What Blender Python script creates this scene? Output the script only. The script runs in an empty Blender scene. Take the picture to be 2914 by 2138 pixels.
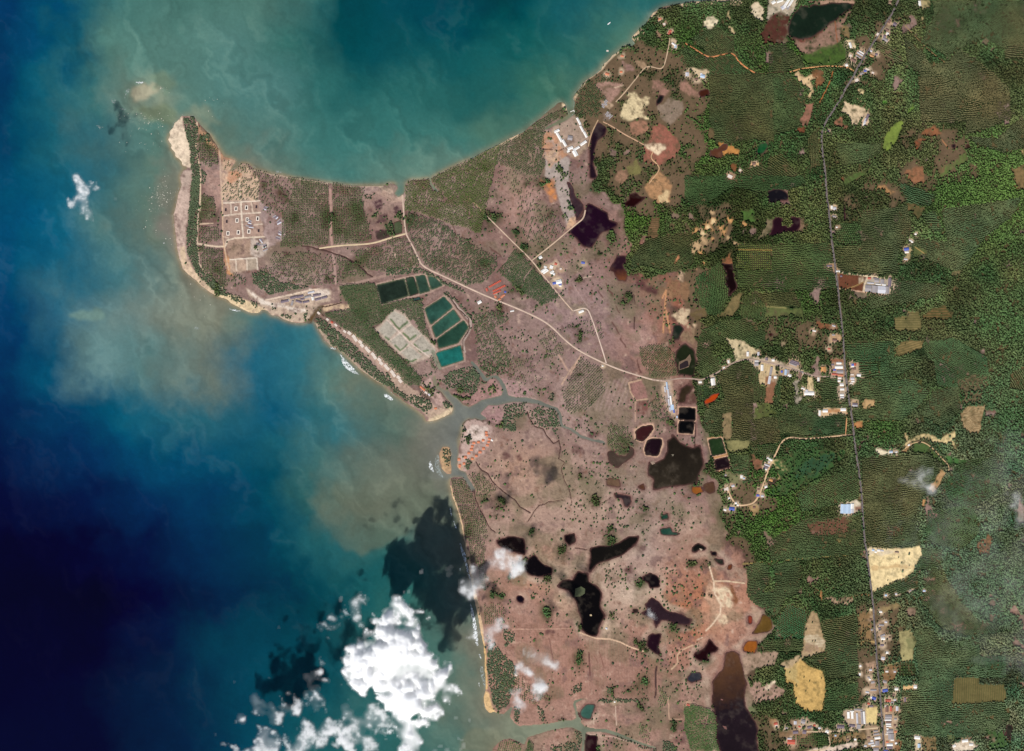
import bpy, math, random
import numpy as np

# ------------------------------------------------------------------ scene scale
# the picture is 2914 x 2138 source pixels of ground, 2 m per pixel
GS = 2.0
CX, CY = 1457.0, 1069.0
CAMH = 30000.0
SUN_EL = math.radians(56.0)
SH = (0.36, 0.933)            # direction in which shadows fall on the ground (east, north)

scene = bpy.context.scene
# ------------------------------------------------------------------ camera
cam_data = bpy.data.cameras.new("survey_camera")
cam = bpy.data.objects.new("survey_camera", cam_data)
scene.collection.objects.link(cam)
cam.location = (0, 0, CAMH)
cam.rotation_euler = (0, 0, 0)
cam_data.sensor_width = 36.0
cam_data.sensor_fit = 'HORIZONTAL'
cam_data.lens = 36.0 * CAMH / (2914 * GS)
cam_data.clip_start = 50.0
cam_data.clip_end = 200000.0
scene.camera = cam

# ------------------------------------------------------------------ sky and sun
world = bpy.data.worlds.new("World")
scene.world = world
world.use_nodes = True
wn = world.node_tree
wn.nodes.clear()
sky = wn.nodes.new('ShaderNodeTexSky')
sky.sky_type = 'NISHITA'
sky.sun_disc = False
sky.sun_elevation = SUN_EL
# sun stands opposite to the shadow direction
sun_dir = (-SH[0] * math.cos(SUN_EL), -SH[1] * math.cos(SUN_EL), math.sin(SUN_EL))
sky.sun_rotation = math.atan2(sun_dir[0], sun_dir[1])
bg = wn.nodes.new('ShaderNodeBackground')
bg.inputs['Strength'].default_value = 0.075
wo = wn.nodes.new('ShaderNodeOutputWorld')
wn.links.new(sky.outputs[0], bg.inputs['Color'])
wn.links.new(bg.outputs[0], wo.inputs['Surface'])
sl = bpy.data.lights.new("sun", 'SUN')
sl.energy = 5.0
sl.angle = math.radians(0.53)
sl.color = (1.0, 0.965, 0.91)
so = bpy.data.objects.new("sun", sl)
scene.collection.objects.link(so)
from mathutils import Vector
so.rotation_euler = Vector(sun_dir).to_track_quat('Z', 'Y').to_euler()
so.location = (0, 0, 3000)
scene.view_settings.view_transform = 'Standard'
scene.view_settings.look = 'None'
scene.view_settings.exposure = 0.0
scene.view_settings.gamma = 1.0
scene.view_settings.use_curve_mapping = False
scene.cycles.max_bounces = 26
scene.cycles.diffuse_bounces = 2
scene.cycles.glossy_bounces = 1
scene.cycles.transmission_bounces = 2
scene.cycles.volume_bounces = 24
scene.cycles.transparent_max_bounces = 16
scene.cycles.caustics_reflective = False
scene.cycles.caustics_refractive = False

# ------------------------------------------------------------------ helpers
RNG = np.random.default_rng(7)
rnd = random.Random(11)
K_ALB = np.array([1.36, 1.38, 1.40])       # light on a flat surface of albedo 1 (sun and sky)

def lin(c):
    c = np.asarray(c, float) / 255.0
    return np.where(c <= 0.04045, c / 12.92, ((c + 0.055) / 1.055) ** 2.4)

def alb(c):
    """albedo of a surface that shows as sRGB c in full sun"""
    return np.clip(lin(c) / K_ALB, 0.0005, 0.9)

TILES = {'A': (0, 0), 'B': (700, 0), 'C': (1400, 0), 'D': (2114, 0), 'E': (400, 500), 'F': (1100, 500),
         'G': (1700, 500), 'H': (2114, 500), 'I': (1100, 1000), 'J': (1700, 1000), 'K': (2114, 1000),
         'L': (600, 1538), 'M': (1200, 1538), 'N': (1700, 1538), 'O': (2114, 1538)}

def P(tile, s):
    """survey points read off one map sheet -> source pixels, (n,2) array"""
    v = np.array([[float(t) for t in w.split(',')] for w in s.split()])
    if tile == 'V':
        return v * 1.2940
    if tile == 'S':
        return v
    x0, y0 = TILES[tile]
    return v / 2.754 + np.array([x0, y0])

def W(p):
    """source pixels -> metres east, north"""
    p = np.asarray(p, float)
    return np.stack([(p[..., 0] - CX) * GS, (CY - p[..., 1]) * GS], -1)

# ------------------------------------------------------------------ survey grid (2.4 source px)
STEP = 2.4
gx = np.arange(-60, 2914 + 60.1, STEP)
gy = np.arange(-60, 2138 + 60.1, STEP)
NX, NY = len(gx), len(gy)
GX, GY = np.meshgrid(gx, gy)              # row = y

def value_noise(cell, seed, shape=None):
    """smooth noise in 0..1, cell in source px"""
    r = np.random.default_rng(seed)
    ny, nx = shape or (NY, NX)
    cy = int(ny * STEP / cell) + 4
    cx = int(nx * STEP / cell) + 4
    g = r.random((cy, cx))
    u = (np.arange(nx) * STEP / cell); v = (np.arange(ny) * STEP / cell)
    iu = u.astype(int); iv = v.astype(int)
    fu = u - iu; fv = v - iv
    fu = fu * fu * (3 - 2 * fu); fv = fv * fv * (3 - 2 * fv)
    a = g[np.ix_(iv, iu)]; b = g[np.ix_(iv, iu + 1)]
    c = g[np.ix_(iv + 1, iu)]; d = g[np.ix_(iv + 1, iu + 1)]
    fu = fu[None, :]; fv = fv[:, None]
    return (a * (1 - fu) + b * fu) * (1 - fv) + (c * (1 - fu) + d * fu) * fv

def fbm(cell, seed, octs=4, gain=0.5):
    t = 0; w = 1; s = 0
    for k in range(octs):
        c = max(cell / 2 ** k, STEP * 1.01)
        t = t + w * value_noise(c, seed * 31 + k); s += w; w *= gain
    return t / s

WXN = fbm(26, 101, 4) * 2 - 1
WYN = fbm(26, 102, 4) * 2 - 1
FINE = fbm(8, 103, 3, 0.7)
MID = fbm(40, 104, 4)
BIG = fbm(220, 105, 4)

def smooth(a, it=1):
    for _ in range(it):
        p = np.pad(a, 1, mode='edge')
        a = (p[:-2, 1:-1] + p[2:, 1:-1] + 2 * p[1:-1, 1:-1]) * 0.25
        p = np.pad(a, 1, mode='edge')
        a = (p[1:-1, :-2] + p[1:-1, 2:] + 2 * p[1:-1, 1:-1]) * 0.25
    return a

def inpoly(X, Y, poly):
    r = np.zeros(X.shape, bool)
    x1, y1 = poly[-1]
    for x2, y2 in poly:
        if y1 != y2:
            c = ((y2 > Y) != (y1 > Y))
            r ^= c & (X < (x1 - x2) * (Y - y2) / (y1 - y2) + x2)
        x1, y1 = x2, y2
    return r

def box(pts, m):
    x0, y0 = pts.min(0) - m; x1, y1 = pts.max(0) + m
    i0 = max(0, int((x0 - gx[0]) / STEP)); i1 = min(NX, int((x1 - gx[0]) / STEP) + 2)
    j0 = max(0, int((y0 - gy[0]) / STEP)); j1 = min(NY, int((y1 - gy[0]) / STEP) + 2)
    return slice(j0, max(j1, j0)), slice(i0, max(i1, i0))

def pmask(poly, warp=3.0, soft=1):
    b = box(poly, warp + 4 + soft * 2.5)
    X = GX[b] + WXN[b] * warp * 2; Y = GY[b] + WYN[b] * warp * 2
    m = inpoly(X, Y, poly).astype(float)
    return b, (smooth(m, soft) if soft else m)

def pmask_f(poly, warp=3.0, soft=1):
    f = np.zeros((NY, NX)); b, m = pmask(poly, warp, soft); f[b] = m
    return f

def segdist(X, Y, pts):
    d = np.full(X.shape, 1e9)
    for (x1, y1), (x2, y2) in zip(pts[:-1], pts[1:]):
        vx, vy = x2 - x1, y2 - y1
        t = np.clip(((X - x1) * vx + (Y - y1) * vy) / max(vx * vx + vy * vy, 1e-9), 0, 1)
        d = np.minimum(d, np.hypot(X - x1 - t * vx, Y - y1 - t * vy))
    return d

def smask(pts, w, warp=1.0, edge=1.6):
    """stroke of half width w"""
    b = box(pts, w + edge + warp * 2 + 3)
    d = segdist(GX[b] + WXN[b] * warp * 2, GY[b] + WYN[b] * warp * 2, pts)
    return b, np.clip((w - d) / edge + 0.5, 0, 1)

def lerp(a, b, t):
    return a * (1 - t[..., None]) + b * t[..., None]

def sample(arr, p):
    """bilinear value of a grid array at source px p (n,2)"""
    p = np.atleast_2d(p)
    u = np.clip((p[:, 0] - gx[0]) / STEP, 0, NX - 1.001); v = np.clip((p[:, 1] - gy[0]) / STEP, 0, NY - 1.001)
    i = u.astype(int); j = v.astype(int); fu = u - i; fv = v - j
    if arr.ndim == 3:
        fu = fu[:, None]; fv = fv[:, None]
    return (arr[j, i] * (1 - fu) + arr[j, i + 1] * fu) * (1 - fv) + (arr[j + 1, i] * (1 - fu) + arr[j + 1, i + 1] * fu) * fv

# ---- object making
def new_obj(name, me, parent=None, mat=None):
    o = bpy.data.objects.new(name, me)
    scene.collection.objects.link(o)
    if mat is not None and me is not None and not me.materials:
        me.materials.append(mat)
    if parent is not None:
        o.parent = parent
    return o

def tag(o, label=None, cat=None, group=None, kind=None):
    if label: o['label'] = label
    if cat: o['category'] = cat
    if group: o['group'] = group
    if kind: o['kind'] = kind
    return o

def np_mesh(name, verts, faces, col=None, smooth_sh=False):
    """faces (n,3) or (n,4) int array"""
    me = bpy.data.meshes.new(name)
    verts = np.ascontiguousarray(verts, np.float32); faces = np.ascontiguousarray(faces, np.int32)
    n, k = faces.shape
    me.vertices.add(len(verts)); me.vertices.foreach_set('co', verts.ravel())
    me.loops.add(n * k); me.loops.foreach_set('vertex_index', faces.ravel())
    me.polygons.add(n)
    me.polygons.foreach_set('loop_start', np.arange(0, n * k, k, dtype=np.int32))
    try:
        me.polygons.foreach_set('loop_total', np.full(n, k, np.int32))
    except Exception:
        pass
    if smooth_sh:
        me.polygons.foreach_set('use_smooth', np.ones(n, bool))
    if col is not None:
        a = me.color_attributes.new('Col', 'FLOAT_COLOR', 'POINT')
        c = np.ones((len(verts), 4), np.float32); c[:, :3] = col
        a.data.foreach_set('color', c.ravel())
    me.update(calc_edges=True)
    return me

class MB:
    """collects simple solids into one mesh"""
    def __init__(s): s.v = []; s.f = []
    def add(s, v, f):
        n = len(s.v); s.v += [tuple(p) for p in v]; s.f += [tuple(i + n for i in q) for q in f]
    def box(s, x0, x1, y0, y1, z0, z1):
        s.add([(x0, y0, z0), (x1, y0, z0), (x1, y1, z0), (x0, y1, z0), (x0, y0, z1), (x1, y0, z1), (x1, y1, z1), (x0, y1, z1)],
              [(0, 3, 2, 1), (4, 5, 6, 7), (0, 1, 5, 4), (1, 2, 6, 5), (2, 3, 7, 6), (3, 0, 4, 7)])
    def mesh(s, name, mat=None):
        me = bpy.data.meshes.new(name); me.from_pydata(s.v, [], s.f); me.update()
        if mat: me.materials.append(mat)
        return me

# ---- materials
def mat_base(name):
    m = bpy.data.materials.new(name); m.use_nodes = True
    nt = m.node_tree; nt.nodes.clear()
    out = nt.nodes.new('ShaderNodeOutputMaterial'); b = nt.nodes.new('ShaderNodeBsdfPrincipled')
    nt.links.new(b.outputs[0], out.inputs['Surface'])
    return m, nt, b

def mix_noise(nt, col_socket, scale, amp, detail=4, coord='Object'):
    """multiply a colour by noise of contrast amp"""
    tc = nt.nodes.new('ShaderNodeTexCoord')
    n = nt.nodes.new('ShaderNodeTexNoise'); n.inputs['Scale'].default_value = scale; n.inputs['Detail'].default_value = detail
    nt.links.new(tc.outputs[coord], n.inputs['Vector'])
    mr = nt.nodes.new('ShaderNodeMapRange')
    mr.inputs['From Min'].default_value = 0.3; mr.inputs['From Max'].default_value = 0.7
    mr.inputs['To Min'].default_value = 1 - amp; mr.inputs['To Max'].default_value = 1 + amp
    nt.links.new(n.outputs['Fac'], mr.inputs['Value'])
    vm = nt.nodes.new('ShaderNodeVectorMath'); vm.operation = 'MULTIPLY'
    nt.links.new(col_socket, vm.inputs[0]); nt.links.new(mr.outputs[0], vm.inputs[1])
    return vm.outputs[0]

def attr_mat(name, noise=((0.05, 0.12), (0.25, 0.12)), rough=0.9, spec=0.1, bump=None):
    m, nt, b = mat_base(name)
    a = nt.nodes.new('ShaderNodeVertexColor'); a.layer_name = 'Col'
    c = a.outputs['Color']
    for s, k in noise:
        c = mix_noise(nt, c, s, k)
    nt.links.new(c, b.inputs['Base Color'])
    b.inputs['Roughness'].default_value = rough
    b.inputs['Specular IOR Level'].default_value = spec
    return m

_mats = {}
def flat_mat(name, c, noise=((0.2, 0.10),), rough=0.8, spec=0.25, raw=False):
    if name in _mats: return _mats[name]
    m, nt, b = mat_base(name)
    rgb = nt.nodes.new('ShaderNodeRGB'); cc = np.array(c) if raw else alb(c)
    rgb.outputs[0].default_value = (*[float(x) for x in cc], 1)
    s = rgb.outputs[0]
    for sc, k in noise:
        s = mix_noise(nt, s, sc, k)
    nt.links.new(s, b.inputs['Base Color'])
    b.inputs['Roughness'].default_value = rough
    b.inputs['Specular IOR Level'].default_value = spec
    _mats[name] = m
    return m

# ------------------------------------------------------------------ crown shapes
def dome(seed, n=6, flat=.55):
    r = np.random.default_rng(seed); v = []; 
    for ring, (rr, z) in enumerate([(.78, .12), (1.0, .5), (.55, .88)]):
        for k in range(n):
            a = 2 * math.pi * (k + .5 * ring) / n + (r.random() - .5) * .4; q = rr * (1 + (r.random() - .5) * .42)
            v.append((math.cos(a) * q, math.sin(a) * q, z + (r.random() - .5) * .22))
    v.append(((r.random() - .5) * .3, (r.random() - .5) * .3, 1.0)); f = []
    for ring in range(2):
        for k in range(n):
            a = ring * n + k; b_ = ring * n + (k + 1) % n; c = a + n; d = b_ + n
            f += [(a, b_, c), (b_, d, c)]
    for k in range(n): f.append((2 * n + k, 2 * n + (k + 1) % n, 3 * n))
    return np.array(v), np.array(f)
def dome5(seed):
    v, f = dome(seed, 5); n = 5
    keep = v[[*range(n), *range(n, 2 * n), 3 * n]]; ff = []
    for k in range(n):
        a = k; b_ = (k + 1) % n; c = a + n; d = b_ + n; ff += [(a, b_, c), (b_, d, c)]
    for k in range(n): ff.append((n + k, n + (k + 1) % n, 2 * n))
    return keep, np.array(ff)
def cone(seed):
    r = np.random.default_rng(seed); n = 5; v = []
    for ring, (rr, z) in enumerate([(1.0, .15), (.62, .55)]):
        for k in range(n):
            a = 2 * math.pi * (k + .5 * ring) / n; q = rr * (1 + (r.random() - .5) * .5); v.append((math.cos(a) * q, math.sin(a) * q, z))
    v.append((0, 0, 1.0)); f = []
    for k in range(n):
        a = k; b_ = (k + 1) % n; f += [(a, b_, a + n), (b_, b_ + n, a + n), (n + k, n + (k + 1) % n, 2 * n)]
    return np.array(v), np.array(f)
def palm_star(seed, n=8):
    """fronds only, unit radius, z 0 = crown base"""
    r = np.random.default_rng(seed); v = []; f = []
    for k in range(n):
        a = 2 * math.pi * k / n + (r.random() - .5) * .35; L = .85 + r.random() * .35; wd = .27
        c, s = math.cos(a), math.sin(a); b0 = len(v)
        for d, w_, z in [(0.02, 0, .06), (.5 * L, wd, .10), (.5 * L, -wd, .10), (L, 0, -.22)]:
            v.append((c * d - s * w_, s * d + c * w_, z))
        f += [(b0, b0 + 2, b0 + 1), (b0 + 1, b0 + 2, b0 + 3)]
    return np.array(v), np.array(f)


def grow(poly, d):
    """push an outline outwards by d"""
    area = 0.5 * np.sum(poly[:, 0] * np.roll(poly[:, 1], -1) - np.roll(poly[:, 0], -1) * poly[:, 1])
    sgn = 1 if area > 0 else -1
    e = np.roll(poly, -1, 0) - poly
    n = np.stack([e[:, 1], -e[:, 0]], 1) * sgn
    n /= np.maximum(np.linalg.norm(n, axis=1, keepdims=True), 1e-6)
    vn = n + np.roll(n, 1, 0); vn /= np.maximum(np.linalg.norm(vn, axis=1, keepdims=True), .5)
    return poly + vn * d

# ================================================================== THE LAND AND SEA
cat = np.concatenate
coast = cat([
    P('C', '4300,-200 2300,-60 1960,-12 1750,0 1560,12 1440,35 1350,50 1290,80 1250,110 1220,160 1185,200 1130,250 1095,290 1100,320 1130,345 1092,365 1060,348 1020,370 990,400 940,440 910,480 870,505 850,550 800,590 760,610 710,650 690,690 650,735 638,770 650,800 640,860 655,885 615,925 600,905 580,820 560,798 520,805 470,850 430,880 370,930 310,980 240,1040 190,1060 130,1090 70,1125 0,1160'),
    P('B', '1850,1200 1780,1240 1700,1270 1620,1310 1540,1350 1450,1400 1400,1405 1300,1410 1250,1440 1235,1510 1190,1545 1168,1520 1200,1470 1190,1440 1130,1440 1070,1455 950,1455 830,1455 700,1445 600,1425 500,1410 400,1400 300,1375 200,1360 100,1335 60,1325 30,1300'),
    P('A', '2000,1320 1950,1285 1900,1275 1850,1320 1790,1350 1850,1265 1830,1250 1760,1225 1730,1190 1690,1130 1650,1060 1600,1010 1560,960 1520,915 1470,903 1440,915 1425,905 1398,945 1368,958 1355,1000 1325,1030 1334,1062 1314,1098 1348,1132 1340,1160 1372,1198 1374,1228 1418,1262 1428,1300 1480,1312 1440,1330 1415,1380 1420,1450 1400,1500 1390,1560 1370,1650'),
    P('E', '255,310 262,380 270,450 280,550 305,650 325,720 375,780 440,830 500,885 550,925 620,952 680,975 700,1000 780,1035 850,1072 920,1080 960,1050 1000,1060 1020,1090 1080,1105 1120,1132 1200,1155 1300,1155 1330,1135 1365,1150 1400,1220 1440,1290 1500,1340 1550,1362 1620,1420 1700,1505 1780,1565 1850,1615 1900,1642'),
    P('I', '-27,262 30,310 60,340 120,385 190,430 250,470 290,500 310,552 380,548 450,520 510,490 525,450 600,600 530,870 530,960 495,1000 495,1060 510,1130 540,1200 570,1300 592,1400 612,1500 625,1652'),
    P('M', '350,100 365,200 385,300 400,400 420,500 440,600 460,720 480,820 490,900 495,1000 502,1100 498,1160 482,1230 495,1310 540,1370 590,1398 630,1360 690,1420 600,1540 560,1600 540,1750 500,2200'),
    P('S', '1400,2700 5000,2700 5000,-300')])
rivers = [
    P('I', '200,520 310,553 380,550 450,522 515,492 527,450 512,415 470,368 432,318 392,300 368,250 365,195 385,190 395,262 440,298 490,308 505,340 550,368 600,420 650,436 700,412 750,382 850,360 900,348 915,310 890,245 862,212 830,205 790,236 758,228 720,165 655,85 670,72 730,140 785,215 830,188 870,190 902,222 932,270 952,345 1000,358 1100,365 1200,388 1280,425 1340,445 1372,500 1380,580 1450,603 1530,660 1620,690 1700,700 1722,728 1700,722 1610,703 1520,677 1440,617 1362,590 1352,500 1328,462 1268,442 1180,412 1080,400 1000,393 950,405 870,420 800,418 768,450 730,490 792,530 740,540 700,524 640,528 600,556 572,600 562,650 558,682 540,690 562,780 558,850 548,900 570,932 620,945 645,1000 692,1080 692,1115 655,1085 618,1015 590,980 500,988 480,1005 250,1010 150,800'),
    P('M', '560,1345 640,1368 700,1305 715,1305 696,1350 692,1385 735,1442 770,1456 900,1446 1000,1438 1100,1414 1180,1412 1217,1396 1205,1340 1190,1290 1195,1262 1250,1240 1300,1240 1300,1248 1255,1252 1207,1275 1215,1340 1240,1368 1242,1390 1250,1400 1246,1430 1275,1462 1350,1474 1450,1482 1540,1510 1620,1545 1720,1585 1840,1620 1835,1632 1710,1598 1610,1562 1530,1530 1440,1505 1350,1495 1290,1500 1278,1560 1268,1652 1268,1900 1250,1900 1250,1652 1262,1560 1250,1500 1180,1466 1100,1470 1000,1490 900,1520 825,1545 805,1600 760,1580 700,1550 640,1560 590,1592 500,1700 300,1500'),
    P('C', '590,940 480,990 415,1020 408,1008 470,975 560,925 600,905 628,860 650,885'),
    P('B', '1165,1440 1240,1440 1240,1500 1232,1522 1190,1542 1168,1518 1200,1470'),
    P('B', '1425,1370 1450,1395 1452,1430 1475,1465 1510,1500 1505,1512 1465,1478 1440,1440 1435,1400'),
    P('E', '1310,1160 1330,1110 1370,1060 1425,1015 1440,1025 1400,1055 1375,1090 1350,1140 1345,1165'),
]
creeks = [  # dark narrow channels cut in the plain: points, half width (source px)
    (P('E', '1265,555 1330,560 1400,575 1500,600 1600,635 1680,680 1740,725 1780,770 1820,790'), 2.6),
    (P('E', '1440,1030 1500,1015 1580,990'), 1.8),
    (P('F', '1265,222 1250,260 1262,320 1300,230 1350,220 1360,270'), 1.0),
    (P('F', '480,930 560,1040 640,1110 650,1200 600,1290 600,1370'), 1.7),
    (P('I', '700,870 740,930 790,960 830,1020 900,1090 960,1130 1010,1170 1050,1220 1130,1265'), 2.0),
    (P('I', '685,1100 700,1160 730,1230 770,1310 800,1370 850,1420'), 1.8),
    (P('I', '1100,470 1120,520 1160,590 1230,610 1270,670 1310,725 1350,695 1365,760 1350,840'), 2.0),
    (P('I', '1350,840 1395,865 1370,920 1390,1010 1430,1080 1450,1190'), 1.4),
    (P('I', '1100,1340 1150,1270 1200,1210 1270,1180 1380,1165'), 1.6),
    (P('I', '1500,1200 1620,1215 1700,1180 1760,1140'), 1.1),
    (P('M', '1845,990 1835,1070 1835,1150 1830,1230'), 3.0),
    (P('F', '1940,930 1945,1000'), 2.0), (P('F', '1942,1110 1943,1200'), 2.0),
    (P('C', '1710,1190 1705,1290'), 1.4), (P('K', '900,800 935,710 965,695'), 2.2),
    (P('K', '965,695 1050,760 1150,780 1250,750 1350,700 1430,705'), 1.2),
    (P('M', '1200,60 1300,75'), 1.6), (P('J', '770,560 765,740'), 1.6),
    (P('C', '400,1160 460,1170 520,1185 570,1160 620,1200'), 1.3),
]
island = P('I', '440,745 490,750 510,800 500,860 512,930 512,965 470,962 430,922 415,870 412,800')

LAND = pmask_f(coast, 1.2, 2)
for r in rivers:
    b, m = pmask(r, 0.5, 1); LAND[b] *= (1 - m)
b, m = pmask(island, 1, 1); LAND[b] = np.maximum(LAND[b], m)
for pts, w in creeks:
    b, m = smask(pts, w * .72, 1.6); LAND[b] = np.minimum(LAND[b], 1 - m)
far_in = smooth(LAND, 6)
Z = -3.2 + 5.4 * np.clip(LAND * 0.8 + far_in * 0.2, 0, 1)
Z += (FINE - 0.5) * 0.9 * LAND + (MID - 0.5) * 0.6 * LAND
HILL = np.clip((GX - 2350) / 560, 0, 1) ** 1.2 * 26 * np.clip(BIG * 2.6 - 0.7, 0, 1.2)
Z += HILL * np.clip(far_in * 3 - 2, 0, 1)

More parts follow.
